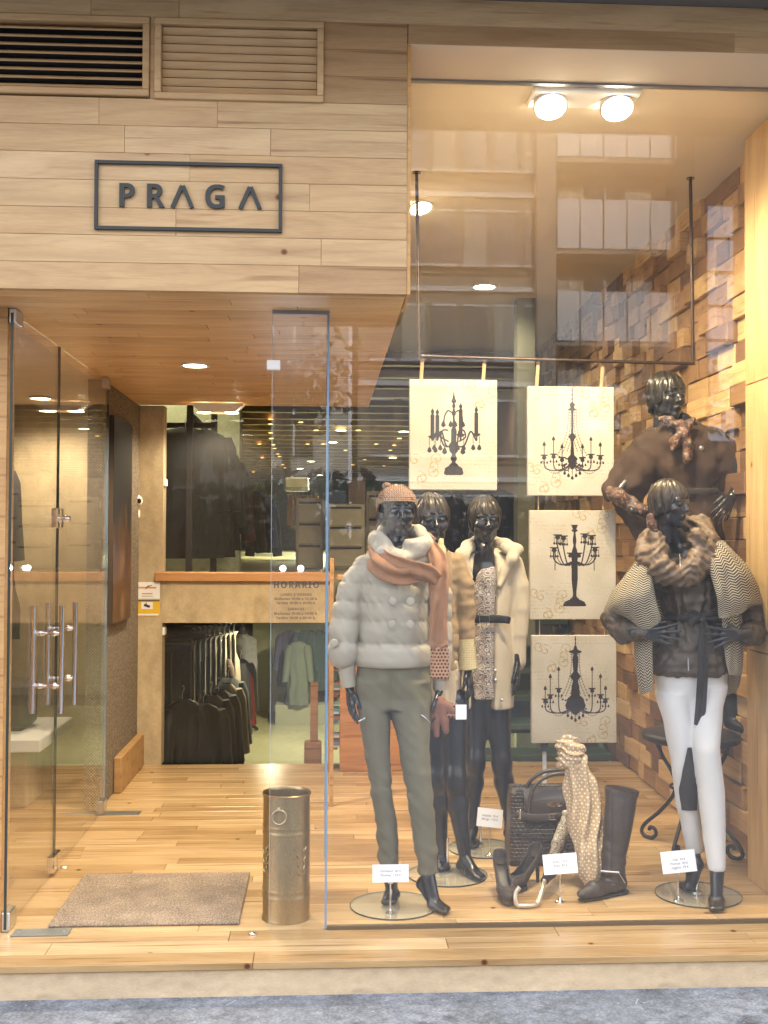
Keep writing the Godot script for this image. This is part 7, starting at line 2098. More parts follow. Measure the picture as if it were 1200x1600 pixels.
	var sc := MB.new()
	blob(sc, chain([[Vector3(1.6276, 2.0935, -0.95), 0.0152], [Vector3(1.659, 2.0823, -0.93), 0.0212], [Vector3(1.7041, 2.0595, -0.915), 0.0242], [Vector3(1.7274, 2.0346, -0.91), 0.0241]]) + chain([[Vector3(1.7747, 2.0885, -0.92), 0.0151], [Vector3(1.737, 2.0542, -0.92), 0.0242]]) + chain([[Vector3(1.7133, 2.034, -0.905), 0.0211], [Vector3(1.6819, 1.9784, -0.905), 0.0241], [Vector3(1.6662, 1.9414, -0.905), 0.0121]]) + chain([[Vector3(1.7241, 2.0213, -0.9), 0.0211], [Vector3(1.7426, 1.9631, -0.9), 0.0271], [Vector3(1.7393, 1.9109, -0.9), 0.0241], [Vector3(1.7298, 1.8832, -0.9), 0.009]]), 0.006, 0.012)
	sc.shift(0, func(p: Vector3, _n: Vector3) -> float: return 0.007 * fold(p, Vector3(26, 16, 26), 2.0))
	part("floral_scarf", sc, silk, t)
	var sl := MB.new()
	blob(sl, chain([[Vector3(1.3805, 1.744, -0.99), 0.0245], [Vector3(1.4098, 1.7217, -0.97), 0.0366], [Vector3(1.4786, 1.6787, -0.97), 0.0366], [Vector3(1.5232, 1.6472, -0.94), 0.0334]]), 0.007, 0.01)
	sl.shift(0, func(p: Vector3, _n: Vector3) -> float: return 0.006 * fold(p, Vector3(20, 20, 20), 5.0))
	part("floral_sleeve", sl, silk, t)
	for q in [[Vector3(1.7494, 0.6452, -1.07), Vector3(1.7475, 1.0162, -1.06), -0.3], [Vector3(2.0015, 0.6658, -1.05), Vector3(1.9306, 0.9546, -1.045), 0.2]]:
		var b := MB.new()
		var a: Vector3 = q[0]
		var f := Vector3(q[2], 0, 1).normalized()
		var sole := Vector3(a.x, 0.5732 + 0.016, a.z)
		blob(b, [["c", q[1], a, 0.052, 0.042], ["c", a, sole + Vector3(0, 0.035, 0), 0.042, 0.038], ["c", sole + Vector3(0, 0.025, 0), sole + f * 0.12 + Vector3(0, 0.012, 0), 0.036, 0.026]], 0.008, 0.02, [[Vector3.DOWN, -(sole.y - 0.012)]])
		part("boot", b, mat("black leather", lin(0.015, 0.013, 0.012), 0.35), t)
	# the stool
	var s := thing("iron_stool", "round black stool with scrolled iron legs under the caped mannequin", "stool", Vector3(1.7912, -0.0059, -1.03))
	s.position.y = 0.0
	var c := Vector3(1.7999, 0.5483, -1.05)
	var st := MB.new()
	st.lathe([Vector2(0.0, -0.022), Vector2(0.225, -0.022), Vector2(0.236, -0.012), Vector2(0.238, 0.008), Vector2(0.225, 0.02), Vector2(0.17, 0.026), Vector2(0.0, 0.027)], 40, Transform3D(Basis.IDENTITY, Vector3(c.x, c.y, c.z)))
	part("seat", st, mat("seat black", lin(0.02, 0.018, 0.017), 0.45), s)
	for k in 4:
		var a: float = [-0.62, 0.62, PI - 0.7, PI + 0.7][k]
		var o := Vector3(sin(a), 0, cos(a))
		var q2 := []
		for e in [[0.19, 0.555], [0.15, 0.46], [0.09, 0.36], [0.085, 0.27], [0.15, 0.17], [0.235, 0.08], [0.255, 0.035], [0.235, 0.012], [0.20, 0.012], [0.18, 0.035], [0.187, 0.06], [0.208, 0.066], [0.216, 0.05]]:
			q2.append(Vector3(c.x, 0, c.z) + o * e[0] * 1.12 + Vector3.UP * e[1] * (c.y - 0.02) / 0.555)
		var lb := MB.new()
		lb.tube(curve(q2, 5), [0.0095], 10)
		part("leg", lb, mats["black iron"], s)
	var rg := MB.new()
	var rr := []
	for q in 25: rr.append(Vector3(c.x + 0.1 * sin(TAU * q / 24.0), 0.30, c.z + 0.1 * cos(TAU * q / 24.0)))
	rg.tube(rr, [0.007], 8, false)
	part("brace_ring", rg, mats["black iron"], s)


func goods() -> void:
	handbag()
	knotted_scarf()
	boot()
	pumps()
	umbrella()
	var cards := [
		["white price card on a chrome stand before the padded mannequin", Vector3(0.2713, 0.1637, -0.13), Vector3(0.274, 0, -0.1656), 0.0, 0.145, 0.068, ["Pantalon  49 €", "Plumas  129 €"]],
		["tilted white price card beside the rear mannequins' legs", Vector3(0.7921, 0.1835, -0.93), Vector3(0.7941, 0, -0.9626), -0.12, 0.122, 0.086, ["Vestido  79 €", "Abrigo  119 €"]],
		["white price card in front of the handbag and scarf", Vector3(0.975, 0.1611, -0.25), Vector3(0.9862, 0, -0.2777), 0.06, 0.142, 0.08, ["Bolso  59 €", "Bota  89 €"]],
		["white price card with several lines by the white leggings", Vector3(1.4724, 0.1654, -0.26), Vector3(1.484, 0, -0.2727), 0.08, 0.145, 0.088, ["Chal  39 €", "Plumas  99 €", "Leggins  29 €"]]]
	for c in cards:
		var t := thing("price_card", c[0], "price card", c[2], "price cards on chrome stands")
		var up: Vector3 = c[1] - c[2]
		var s := MB.new()
		s.lathe([Vector2(0.022, 0.0), Vector2(0.022, 0.003), Vector2(0.008, 0.012), Vector2(0.004, 0.02), Vector2(0.0032, 0.02), Vector2(0.0032, up.y - c[5] * 0.45)], 16)
		hold("stand", s.done(), mats["chrome"], t)
		var turn := Basis(Vector3.BACK, c[3]) * Basis(Vector3.RIGHT, -0.22)
		hold("clip", block(Vector3(0.022, 0.018, 0.008), 0.002), mats["chrome"], t, Vector3(0, up.y - c[5] * 0.5, 0.0))
		var cd := hold("card", block(Vector3(c[4], c[5], 0.002), 0.0), mats["card"], t, Vector3(0, up.y, 0.006), turn)
		for q in c[6].size():
			lettering("lettering", c[6][q], 0.0095, 0.0006, mats["ink"], cd, Vector3(0.0, 0.004 - 0.016 * (q - 0.3), 0.0014))


func rrect(c: Vector3, hx: float, hz: float, r: float, n := 6) -> PackedVector3Array:
	var row := PackedVector3Array()
	for k in 4:
		var cx: float = (hx - r) * [1, -1, -1, 1][k]
		var cz: float = (hz - r) * [1, 1, -1, -1][k]
		for s in n:
			var a := PI / 2 * (k + s / float(n - 1))
			row.append(c + Vector3(cx + r * cos(a), 0, cz + r * sin(a)))
	return row


func handbag() -> void:
	var t := thing("croc_handbag", "large dark brown crocodile pattern handbag with rolled handles", "handbag", Vector3(1.0853, 0, -0.929))
	var xa := 0.8615
	var xb := 1.2696
	var c := (xa + xb) / 2
	var hw := (xb - xa) / 2
	var cz := -0.88
	var h := 0.345
	var rows := []
	for q in 12:
		var u := q / 11.0
		rows.append(rrect(Vector3(c, 0.004 + h * u, cz), hw * (1.0 - 0.06 * u), 0.095 * (1.0 - 0.45 * u), 0.025))
	var b := MB.new()
	var bot := PackedVector3Array()
	for p in rows[0]: bot.append(Vector3(lerpf(c, p.x, 0.02), 0.004, lerpf(cz, p.z, 0.02)))
	rows.push_front(bot)
	rows.append(rrect(Vector3(c, h - 0.03, cz), hw * 0.92, 0.045, 0.02))
	b.grid(rows, true, false)
	b.shift(0, func(p: Vector3, _n: Vector3) -> float: return 0.004 * fold(p, Vector3(6, 6, 6), 4.0))
	var m := mat("croc hide", lin(0.045, 0.033, 0.026), 0.38)
	tri_map(m, Vector3.ONE * 5.0, null, tex["croc"], 0.25)
	part("body", b, m, t)
	var lm := tri_map(mat("bag leather", lin(0.070, 0.054, 0.042), 0.32), Vector3.ONE * 5.0, null, tex["leather"], 0.08)
	var fl := MB.new()
	var fr := []
	for q in 7:
		var u := q / 6.0
		var row := PackedVector3Array()
		for s in 13:
			var x := lerpf(-hw * 0.66, hw * 0.62, s / 12.0)
			row.append(Vector3(c + x, h + 0.005 - 0.115 * u + 0.012 * u * cos(s / 12.0 * TAU), cz + 0.055 + 0.028 * smoothstep(0, 0.5, u) + 0.005))
		fr.append(row)
	fl.sheet(fr, 0.006)
	var fn := part("front_flap", fl, lm, t)
	var ov := MB.new()
	ov.lathe([Vector2(0.0, 0.0), Vector2(1.0, 0.0), Vector2(0.97, 0.06), Vector2(0.0, 0.08)], 24, Transform3D(Basis(Vector3.RIGHT, PI / 2) * Basis.from_scale(Vector3(0.036, 0.04, 0.013)), Vector3(1.0703, 0.2846, -0.783)))
	part("metal_plaque", ov, mats["chrome"], fn)
	var sp := MB.new()
	strip(sp, [Vector3(0.889, 0.2419, -0.785), Vector3(0.9437, 0.2321, -0.775), Vector3(1.0174, 0.2262, -0.772), Vector3(1.1066, 0.2341, -0.772)], [0.014, 0.015, 0.018, 0.018], 0.004, Vector3.UP)
	part("strap", sp, lm, t)
	var bk := MB.new()
	for q in [[Vector3(1.057, 0.2458, -0.762), Vector3(0.036, 0.005, 0.005)], [Vector3(1.0569, 0.2196, -0.762), Vector3(0.036, 0.005, 0.005)], [Vector3(1.0406, 0.2329, -0.762), Vector3(0.006, 0.027, 0.0052)], [Vector3(1.0733, 0.2325, -0.762), Vector3(0.006, 0.027, 0.0052)], [Vector3(0.9075, 0.2449, -0.772), Vector3(0.008, 0.045, 0.006)], [Vector3(1.0574, 0.2322, -0.764), Vector3(0.012, 0.012, 0.005)]]: bk.box(q[0], q[1], 0.0015)
	part("buckle", bk, mats["chrome"], t)
	for k in 2:
		var hb := MB.new()
		var zz: float = [-0.79, -0.93][k]
		hb.tube(curve([Vector3(0.9524, 0.2283, -0.79), Vector3(0.9554, 0.3046, -0.79), Vector3(0.9811, 0.3727, -0.8), Vector3(1.0469, 0.4164, -0.8), Vector3(1.1308, 0.4216, -0.8), Vector3(1.1908, 0.3828, -0.8), Vector3(1.2123, 0.3023, -0.79), Vector3(1.2123, 0.2434, -0.79)].map(func(p): return Vector3(p.x, p.y - 0.012 * k, zz))), [0.0095], 10)
		part("handle", hb, lm, t)
	var sc := thing("silk_twilly", "pale printed silk scarf tied to the handbag's strap", "scarf", Vector3(1.076, 0.1696, -0.74))
	var sm := MB.new()
	blob(sm, chain([[Vector3(1.1264, 0.2622, -0.74), 0.0146], [Vector3(1.1115, 0.2216, -0.74), 0.0204], [Vector3(1.0938, 0.1694, -0.74), 0.0263], [Vector3(1.0701, 0.1057, -0.74), 0.0263], [Vector3(1.0582, 0.071, -0.74), 0.0204], [Vector3(1.0287, 0.0481, -0.74), 0.0117]]) + chain([[Vector3(1.1105, 0.2577, -0.735), 0.0146], [Vector3(1.1371, 0.2284, -0.735), 0.0146], [Vector3(1.1282, 0.1994, -0.735), 0.0117]]) + chain([[Vector3(1.0582, 0.0826, -0.74), 0.0204], [Vector3(1.0819, 0.0417, -0.74), 0.0117]]), 0.005, 0.008)
	sm.shift(0, func(p: Vector3, _n: Vector3) -> float: return 0.005 * fold(p, Vector3(34, 14, 34), 4.0))
	var pm := mat("pale silk", lin(0.95, 0.92, 0.74), 0.35)
	tri_map(pm, Vector3.ONE * 9.0, tex["paisley"])
	part("silk", sm, pm, sc)


func knotted_scarf() -> void:
	var t := thing("knotted_scarf", "tall beige dotted scarf knotted in a ball at its top", "scarf", Vector3(1.1624, 0, -0.4848))
	var m := mat("dotted wool", Color.WHITE, 0.9)
	tri_map(m, Vector3.ONE * 4.2, tex["dots"], tex["knit"], 0.08)
	var b := MB.new()
	blob(b, [["s", [[0.0109, 1.1739, -0.44, 0.0446, 0.03], [0.0736, 1.1709, -0.45, 0.0671, 0.045], [0.1559, 1.1633, -0.47, 0.0772, 0.055], [0.2335, 1.1542, -0.49, 0.0804, 0.055], [0.3421, 1.1369, -0.5, 0.0805, 0.05], [0.4373, 1.1209, -0.51, 0.0736, 0.048], [0.5071, 1.1097, -0.51, 0.0595, 0.045], [0.5628, 1.1069, -0.51, 0.0397, 0.05]]]], 0.0065, 0.01)
	b.shift(0, func(p: Vector3, n: Vector3) -> float:
		return 0.014 * sin((p.x - 0.12 * (p.y - 0.4)) * 118.0 + 4.0 * noise.get_noise_2d(p.y * 2.5, 1.0)) * smoothstep(0.0, 0.12, p.y) * (0.55 + 0.45 * absf(n.z)) + 0.004 * fold(p, Vector3(20, 8, 20)))
	var d := part("drape", b, m, t)
	var k := MB.new()
	blob(k, [["e", Vector3(1.087, 0.5741, -0.51), Vector3(0.058, 0.058, 0.055)], ["c", Vector3(1.0255, 0.6154, -0.5), Vector3(1.0764, 0.6262, -0.5), 0.016, 0.028], ["c", Vector3(1.048, 0.5373, -0.5), Vector3(1.1187, 0.5202, -0.5), 0.03, 0.026]], 0.0055, 0.02)
	k.shift(0, func(p: Vector3, _n: Vector3) -> float:
		var q := p - Vector3(1.087, 0.5741, -0.51)
		return 0.0075 * sin((q.y + 0.35 * q.x) * 210.0 + 3.0 * noise.get_noise_3d(q.x * 14.0, q.y * 14.0, q.z * 14.0)) + 0.004 * fold(p, Vector3(30, 30, 30), 7.0))
	part("knot", k, m, d)
	var fr := MB.new()
	for q in 26:
		var a := Vector3(1.1329, 0.0257, -0.42) + Vector3(0.0034 * q - 0.002, 0.0, 0.012 * sin(q * 1.3))
		fr.tube([a + Vector3(0, 0.015, 0), a + Vector3(rng.randf_range(-0.006, 0.006), -0.012, 0.006)], [0.0016, 0.0008], 5)
	for q in 5:
		var a: Vector3 = [Vector3(1.017, 0.6015, -0.5), Vector3(1.139, 0.5887, -0.49), Vector3(1.1394, 0.4991, -0.48), Vector3(1.1506, 0.4713, -0.48), Vector3(1.0198, 0.5931, -0.5)][q]
		fr.tube([a, a + Vector3(rng.randf_range(-0.03, 0.03), -0.012, 0.0)], [0.002, 0.0008], 5)
	part("fringe", fr, m, d)
	var pl := MB.new()
	var foot := Vector3(1.1795, 0, -0.6037)
	pl.tube([Vector3(foot.x, 0.0, foot.z), Vector3(1.087, 0.5741, -0.51)], [0.008], 10)
	part("stand_rod", pl, mats["steel"], t)


func boot() -> void:
	var t := thing("tall_boot", "tall brown leather boot with a chain strap at its ankle", "boot", Vector3(1.207, 0, -0.3518))
	var m := tri_map(mat("boot leather", lin(0.060, 0.042, 0.028), 0.42), Vector3.ONE * 4.0, tex["mottle"], tex["leather"], 0.12)
	var b := MB.new()
	var z := -0.40
	blob(b, [["s", [[0.0471, 1.2377, -0.39, 0.0539, 0.05], [0.0889, 1.2391, -0.395, 0.0512, 0.048], [0.1607, 1.2475, -0.4, 0.0527, 0.048], [0.2693, 1.2615, -0.4, 0.0611, 0.054], [0.377, 1.2756, -0.405, 0.0681, 0.058], [0.4303, 1.2833, -0.41, 0.0731, 0.06]]], ["c", Vector3(1.2322, 0.0297, -0.385), Vector3(1.1261, 0.0413, -0.3), 0.036, 0.034], ["c", Vector3(1.1261, 0.0387, -0.3), Vector3(1.0758, 0.0381, -0.27), 0.032, 0.021], ["c", Vector3(1.2667, 0.0413, -0.39), Vector3(1.2611, 0.0143, -0.39), 0.034, 0.032]], 0.0068, 0.014, [[Vector3.DOWN, -0.013]])
	b.shift(0, func(p: Vector3, _n: Vector3) -> float: return 0.005 * fold(p + Vector3(0, 0.5 * p.x, 0), Vector3(7, 22, 7), 5.0) * smoothstep(0.35, 0.05, p.y) + 0.003 * fold(p, Vector3(8, 8, 8)))
	part("upper", b, m, t)
	var top := Vector3(1.2826, 0.4317, -0.41)
	var tilt := Basis(Vector3.BACK, -0.14) * Basis.from_scale(Vector3(0.073, 1, 0.062))
	var rim := MB.new()
	rim.lathe([Vector2(0.88, 0.004), Vector2(0.94, 0.008), Vector2(1.0, 0.006), Vector2(1.01, -0.012)], 30, Transform3D(tilt, top))
	part("top_rim", rim, m, t)
	var lin_in := MB.new()
	lin_in.lathe([Vector2(0.0, 0.0035), Vector2(0.9, 0.0035)], 30, Transform3D(tilt, top))
	part("lining", lin_in, mat("insole black", lin(0.02, 0.018, 0.02), 0.4), t)
	var bs := MB.new()
	bs.tube(curve([Vector3(1.2271, 0.4356, -0.352), Vector3(1.2233, 0.2963, -0.349), Vector3(1.2206, 0.175, -0.35), Vector3(1.2191, 0.0771, -0.345)], 5), [0.0016], 6)
	bs.tube(curve([Vector3(1.1663, 0.0532, -0.32), Vector3(1.1974, 0.0643, -0.335), Vector3(1.2382, 0.0553, -0.345), Vector3(1.2778, 0.0256, -0.37)], 5), [0.0014], 6)
	part("stitched_seam", bs, mat("sole dark", lin(0.02, 0.016, 0.014), 0.6), t)
	var sl := MB.new()
	blob(sl, [["c", Vector3(1.2763, 0.0048, -0.385), Vector3(1.1742, 0.018, -0.33), 0.030, 0.032], ["c", Vector3(1.1742, 0.018, -0.33), Vector3(1.0719, 0.0292, -0.265), 0.034, 0.023]], 0.006, 0.01, [[Vector3.UP, 0.014], [Vector3.DOWN, -0.003]])
	part("sole", sl, mat("sole dark", lin(0.02, 0.016, 0.014), 0.6), t)
	var hl := MB.new()
	hl.lathe([Vector2(0.03, 0.001), Vector2(0.032, 0.026)], 20, Transform3D(Basis.from_scale(Vector3(1, 1, 1.1)), Vector3(1.2638, 0, -0.39)))
	part("heel", hl, mats["sole dark"], t)
	var st := MB.new()
	strip(st, [Vector3(1.1828, 0.0847, -0.375), Vector3(1.1903, 0.0947, -0.35), Vector3(1.2206, 0.0973, -0.34), Vector3(1.2602, 0.09, -0.345), Vector3(1.2862, 0.0768, -0.37)], [0.009], 0.003, Vector3.UP)
	var sn := part("ankle_strap", st, m, t)
	var ch := MB.new()
	for q in 9: ch.lathe([Vector2(0.0, -0.006), Vector2(0.0055, -0.003), Vector2(0.0055, 0.003), Vector2(0.0, 0.006)], 8, Transform3D(Basis(Vector3.BACK, PI / 2), Vector3(1.1781, 0.1071, -0.345).lerp(Vector3(1.2458, 0.1047, -0.332), q / 8.0)))
	ch.tube([Vector3(1.2461, 0.1044, -0.333), Vector3(1.263, 0.0795, -0.335), Vector3(1.2793, 0.0548, -0.345)], [0.002], 6)
	part("chain", ch, mats["chrome"], sn)


func pumps() -> void:
	var m := tri_map(mat("pump suede", lin(0.05, 0.036, 0.027), 0.75), Vector3.ONE * 10.0, null, tex["cloth"], 0.05)
	var proto: Node3D
	var spots := [[Vector3(0.7762, 0, -0.3033), -0.12, "brown high heeled pump at the left with its dark lining showing"], [Vector3(0.7603, 0, -0.4052), 1.05, "brown high heeled pump at the right turned sideways"]]
	for k in 2:
		var t: Node3D
		if k == 0:
			t = thing("high_heel", spots[0][2], "shoe", Vector3.ZERO, "pair of brown pumps")
			proto = t
			var b := MB.new()
			var shell := [[Vector3(0, 0.044, 0.0), Vector3(0.030, 0.026, 0.045)], [Vector3(0, 0.050, -0.045), Vector3(0.041, 0.034, 0.06)]]
			var spine := [[Vector3(0, 0.052, -0.06), 0.037], [Vector3(0, 0.082, -0.115), 0.032], [Vector3(0, 0.118, -0.165), 0.032], [Vector3(0, 0.140, -0.178), 0.033], [Vector3(0, 0.165, -0.186), 0.030]]
			var pr := []
			for q in shell: pr.append(["e", q[0], q[1]])
			pr += chain(spine)
			for q in shell: pr.append(["-e", q[0], q[1] - Vector3(0.0055, 0.005, 0.006)])
			for q in spine.size() - 1: pr.append(["-c", spine[q][0], spine[q + 1][0], spine[q][1] - 0.0055, spine[q + 1][1] - 0.0055])
			for q in [[Vector3(0, 0.19, -0.18), Vector3(0, 0.15, -0.13), 0.034, 0.036], [Vector3(0, 0.15, -0.13), Vector3(0, 0.098, -0.055), 0.036, 0.03], [Vector3(0, 0.098, -0.055), Vector3(0, 0.088, -0.025), 0.03, 0.02]]: pr.append(["-c", q[0], q[1], q[2], q[3]])
			blob(b, pr, 0.0036, 0.004, [[Vector3.UP, 0.178]])
			b.smooth(0, 2)
			hold("upper", b.done(), m, t)
			var pf := MB.new()
			blob(pf, [["c", Vector3(0, 0.012, -0.06), Vector3(0, 0.012, 0.005), 0.034, 0.024]], 0.005, 0.006, [[Vector3.UP, 0.024], [Vector3.DOWN, -0.0015]])
			hold("platform", pf.done(), m, t)
			var hl := MB.new()
			hl.tube([Vector3(0, 0.12, -0.195), Vector3(0, 0.06, -0.203), Vector3(0, 0.001, -0.205)], [0.021, 0.009, 0.0065], 12)
			hold("stiletto_heel", hl.done(), m, t)
			var li := MB.new()
			strip(li, [Vector3(0, 0.112, -0.185), Vector3(0, 0.094, -0.15), Vector3(0, 0.060, -0.10), Vector3(0, 0.030, -0.05), Vector3(0.0, 0.028, -0.01)], [0.02, 0.024, 0.024, 0.03, 0.022], 0.003, Vector3.RIGHT)
			hold("insole", li.done(), mat("insole black", lin(0.02, 0.018, 0.02), 0.4), t)
		else:
			t = proto.duplicate()
			t.name = numbered("high_heel")
			add_child(t)
			t.set_meta("label", spots[1][2])
			t.scale = Vector3(-1, 1, 1)
		t.position = spots[k][0]
	proto.transform = Transform3D(Basis(Vector3.UP, 0.02), Vector3(0.7655, 0, -0.2547))
	get_node("high_heel_001").transform = Transform3D(Basis(Vector3.UP, -0.75), Vector3(0.8066, 0, -0.4032))


func umbrella() -> void:
	var t := thing("folded_umbrella", "folded umbrella with a curved pale metal crook lying before the pumps", "umbrella", Vector3(0.8516, 0, -0.203))
	var b := MB.new()
	var p := curve([Vector3(0.9263, 0.0837, -0.3), Vector3(0.903, 0.0493, -0.25), Vector3(0.8749, 0.0113, -0.215), Vector3(0.8431, -0.0067, -0.2), Vector3(0.8116, -0.001, -0.2), Vector3(0.7888, 0.0287, -0.205), Vector3(0.7905, 0.0618, -0.215), Vector3(0.8072, 0.0834, -0.22)])
	for q in p.size(): p[q].y = maxf(p[q].y, 0.014)
	b.tube(p, [0.0098], 12)
	part("crook_handle", b, mat("crook metal", lin(0.50, 0.42, 0.32), 0.3, 0.7), t)
	var c := MB.new()
	var dir := (Vector3(1.0894, 0, -0.8036) - Vector3(0.9737, 0, -0.5382)).normalized()
	var o := Vector3(0.9263, 0.0837, -0.3)
	c.tube([o, o + dir * 0.03 + Vector3(0, -0.004, 0)], [0.017, 0.017], 14)
	part("collar", c, mats["black iron"], t)
	var d := MB.new()
	c = MB.new()
	o += dir * 0.03
	d.tube([o, o + dir * 0.06, o + dir * 0.25, o + dir * 0.42], [0.016, 0.024, 0.022, 0.008], 14)
	d.shift(0, func(q: Vector3, n: Vector3) -> float: return 0.003 * sin(atan2(n.x, n.y) * 6.0 + q.z * 30.0))
	part("furled_canopy", d, mat("umbrella cloth", lin(0.05, 0.04, 0.035), 0.8), t)


# the far side of the street, which the window mirrors
func street() -> void:
	var white := mat("balcony white", lin(0.84, 0.85, 0.86), 0.7)
	var stone := tri_map(mat("facade stone", lin(0.46, 0.44, 0.41), 0.85), Vector3.ONE * 0.3, tex["stain"])
	var brown := mat("recess brown", lin(0.07, 0.055, 0.04), 0.8)
	var win := mat("window glass", lin(0.05, 0.06, 0.07), 0.08)
	var blind := mat("blind cream", lin(0.55, 0.52, 0.45), 0.8)
	var dull := mat("dull window", lin(0.20, 0.20, 0.21), 0.3)
	var z := 30.0
	# white balcony block
	var t := thing("balcony_building", "apartment building with white panelled balcony bands across the street", "building", Vector3(9.4541, -0.12, z + 3))
	var xa := 7.189
	var xb := 11.6533
	slab("wall", Vector3(xa, -0.1, z + 1.2), Vector3(xb, 18.0, z + 8), brown, t)
	slab("party_wall", Vector3(xa - 0.6, -0.1, z - 0.1), Vector3(xa, 18.0, z + 8), stone, t)
	slab("roof", Vector3(xa - 0.6, 18.01, z - 0.1), Vector3(xb, 18.3, z + 8), stone, t)
	for f in 6:
		var yb: float = 10.6531 - 2.9 * (3 - f) + 2.9
		var yt := yb + 1.55
		for k in 6:
			slab("balcony_panel", Vector3(xa + 0.05 + k * (xb - xa) / 6.0, yb, z - 0.05), Vector3(xa + (k + 1) * (xb - xa) / 6.0, yt, z + 0.02), white, t, 0.01)
		slab("balcony_floor", Vector3(xa, yb - 0.15, z + 0.021), Vector3(xb, yb, z + 1.19), stone, t)
		for k in 4:
			var x0 := xa + 0.3 + k * (xb - xa) / 4.0
			var wn := slab("window", Vector3(x0, yb + 0.05, z + 1.12), Vector3(x0 + 0.85, yb + 2.3, z + 1.19), blind if k % 2 == 0 else win, t)
			hold("frame", block(Vector3(0.06, 2.2, 0.05), 0.0), white, wn, Vector3(0.0, 0, -0.06))
	# stone block with a grid of windows
	var s := thing("grid_building", "pale stone building with a regular grid of windows across the street", "building", Vector3(4.6197, -0.12, z + 4))
	xa = 1.0411
	xb = 6.8667
	slab("wall", Vector3(xa, -0.1, z + 0.5), Vector3(xb, 19.5, z + 8), stone, s)
	for f in 6:
		for k in 6:
			var x0 := xa + 0.4 + k * (xb - xa) / 6.0
			var y0 := 1.2 + f * 3.0
			var wn := slab("window", Vector3(x0, y0, z + 0.42), Vector3(x0 + 0.72, y0 + 1.7, z + 0.49), dull if (f + k) % 3 else blind, s)
			hold("frame", block(Vector3(0.72, 0.07, 0.06), 0.0), white, wn, Vector3(0, 0.86, -0.03))
			hold("sill", block(Vector3(0.8, 0.08, 0.16), 0.0), white, wn, Vector3(0, -0.9, -0.08))
		slab("string_course", Vector3(xa, 3.35 + f * 3.0, z + 0.36), Vector3(xb, 3.5 + f * 3.0, z + 0.49), white, s)
		slab("balcony_rail", Vector3(xa, 1.0 + f * 3.0, z + 0.2), Vector3(xb, 1.08 + f * 3.0, z + 0.24), brown, s)
	# bay with pale blue lit panes
	var b := thing("bay_building", "narrow building with a stack of pale blue bay panes across the street", "building", Vector3(12.1702, -0.12, 31.0))
	xa = 11.0518
	xb = 14.8868
	slab("wall", Vector3(xa, -0.1, 28.3), Vector3(xb, 16.0, 36), mat("bay brown", lin(0.13, 0.09, 0.07), 0.8), b)
	var blue := mat("pane blue", lin(0.62, 0.74, 0.92), 0.4)
	for f in 7:
		var y1: float = 11.5113 + 0.02 - f * 1.02
		slab("bay_pane", Vector3(11.4142, y1 - 0.92, 28.22), Vector3(12.1883, y1, 28.29), blue, b)
	# left part of the street
	var l := thing("left_building", "long pale apartment house across the street on the left", "building", Vector3(-8, -0.12, 34))
	slab("wall", Vector3(-26, -0.1, z + 0.5), Vector3(0.7447, 16.0, z + 8), mat("pale render", lin(0.55, 0.53, 0.48), 0.85), l)
	for f in 4:
		for k in 10:
			var x0 := -24.5 + k * 2.55
			if x0 > 0.4485 - 1.2: continue
			var wn := slab("window", Vector3(x0, 1.0 + f * 3.1, z + 0.42), Vector3(x0 + 1.2, 2.8 + f * 3.1, z + 0.49), win, l)
			hold("frame", block(Vector3(0.07, 1.8, 0.05), 0.0), white, wn, Vector3(0, 0, -0.05))
	var r := thing("right_building", "plain grey apartment house across the street on the right", "building", Vector3(26, -0.12, 34))
	slab("wall", Vector3(14.9842, -0.1, z + 0.5), Vector3(44, 13.0, z + 8), stone, r)
	for f in 4:
		for k in 8:
			var x0 := 15.2768 + k * 3.0
			var wn := slab("window", Vector3(x0, 1.0 + f * 3.0, z + 0.42), Vector3(x0 + 1.2, 2.7 + f * 3.0, z + 0.49), win, r)
			hold("frame", block(Vector3(0.07, 1.7, 0.05), 0.0), white, wn, Vector3(0, 0, -0.05))
	# clipped hedge and planters along the far kerb
	var hedge_green := mat("hedge green", lin(0.02, 0.034, 0.013), 0.7)
	for k in 7:
		var hx := -9.0 + k * 5.2
		var hg := thing("clipped_hedge", "dark clipped hedge along the road's far side, number %s from the left" % ["one", "two", "three", "four", "five", "six", "seven"][k], "hedge", Vector3(hx + 2.5, -0.12, 19.5), "hedges along the road")
		var hb := MB.new()
		for q in 1400:
			var c := Vector3(rng.randf_range(-2.4, 2.4), rng.randf_range(0.15, 2.6 + 0.5 * sin(k * 1.7)), rng.randf_range(-0.5, 0.5))
			c += Vector3(sin(c.y * 3.0 + k), 0.2 * sin(c.x * 2.5 + k), 0) * 0.15
			var u := Vector3(rng.randfn(), rng.randfn(), rng.randfn()).normalized() * 0.16
			var v := u.cross(Vector3(rng.randfn(), rng.randfn(), rng.randfn()).normalized()).normalized() * 0.11
			var n0 := hb.v.size()
			hb.add(c - u); hb.add(c + v); hb.add(c + u); hb.add(c - v)
			hb.i.append_array(PackedInt32Array([n0, n0 + 1, n0 + 2, n0, n0 + 2, n0 + 3]))
		hold("foliage", hb.done(), hedge_green, hg)
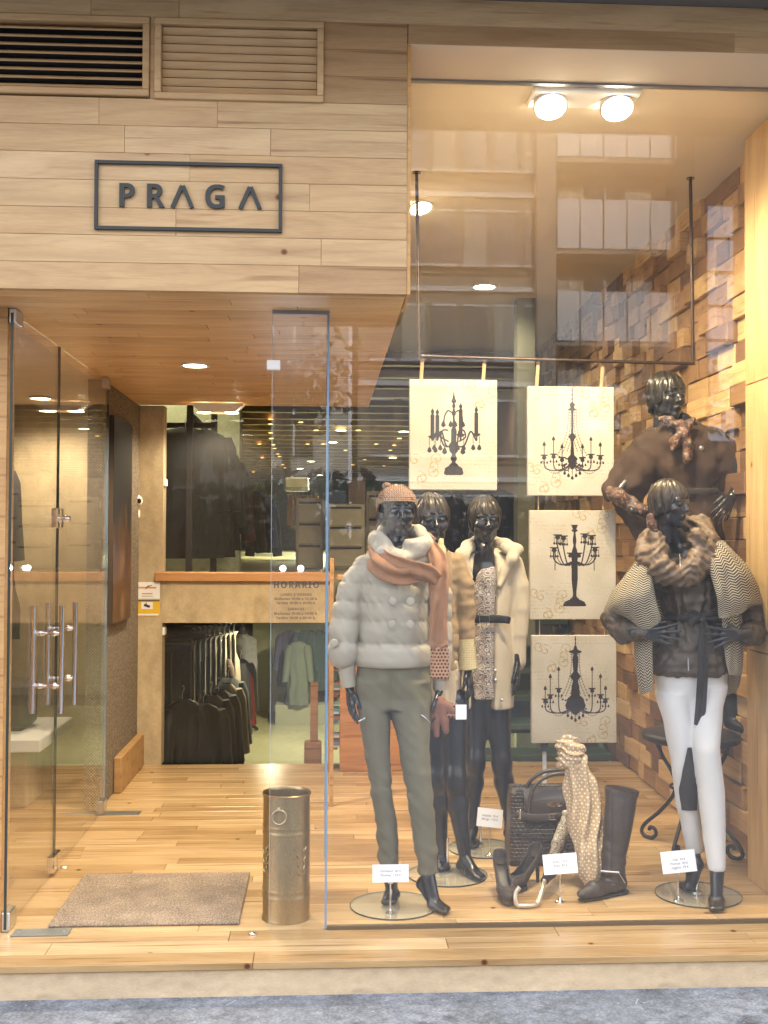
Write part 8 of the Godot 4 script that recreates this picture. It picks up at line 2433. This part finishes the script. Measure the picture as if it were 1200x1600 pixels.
		hold("trough", block(Vector3(4.9, 0.45, 1.1), 0.03), mat("planter dark", lin(0.05, 0.05, 0.05), 0.8), hg, Vector3(0, 0.225, 0))
	# street trees
	var leaf := mat("leaf green", lin(0.06, 0.085, 0.03), 0.6)
	leaf.backlight_enabled = true
	leaf.backlight = Color(0.3, 0.35, 0.1)
	var bark := mat("bark", lin(0.09, 0.07, 0.05), 0.9)
	var q := 0
	for at in [Vector3(-0.6221, 3.9608, 14), Vector3(5.6461, 3.5978, 14), Vector3(8.6276, 3.9685, 16), Vector3(-2.6366, 4.0935, 18)]:
		var tr := thing("street_tree", ["young street tree across the road, mirrored in the corner pane", "street tree across the road, mirrored beside the cape", "street tree across the road at the far right", "street tree across the road at the far left"][q], "tree", Vector3(at.x, -0.12, at.z), "trees along the street")
		var tb := MB.new()
		tb.tube(curve([Vector3(0, 0, 0), Vector3(0.05, 1.4, 0.0), Vector3(-0.03, at.y - 0.2, 0.05), Vector3(0.0, at.y + 0.9, 0.0)]), [0.12, 0.12, 0.11, 0.10, 0.10, 0.09, 0.09, 0.08, 0.08, 0.07, 0.07, 0.06, 0.05, 0.05, 0.04, 0.04, 0.03, 0.02, 0.015], 8)
		hold("trunk", tb.done(), bark, tr)
		var lm := MB.new()
		for k in 900:
			var d := Vector3(rng.randfn(), rng.randfn() * 0.8, rng.randfn()).limit_length(2.2) * 0.62
			var clump := Vector3(sin(k % 9 * 2.1), sin(k % 9 * 1.3) * 0.7, cos(k % 9 * 2.9)) * 0.55
			var c := Vector3(0, at.y + 0.25, 0) + clump + d * 0.55
			var u := Vector3(rng.randfn(), rng.randfn(), rng.randfn()).normalized() * 0.09
			var v := u.cross(Vector3(rng.randfn(), rng.randfn(), rng.randfn()).normalized()).normalized() * 0.05
			var n0 := lm.v.size()
			lm.add(c - u); lm.add(c + v); lm.add(c + u); lm.add(c - v)
			lm.i.append_array(PackedInt32Array([n0, n0 + 1, n0 + 2, n0, n0 + 2, n0 + 3]))
		hold("crown", lm.done(), leaf, tr)
		q += 1
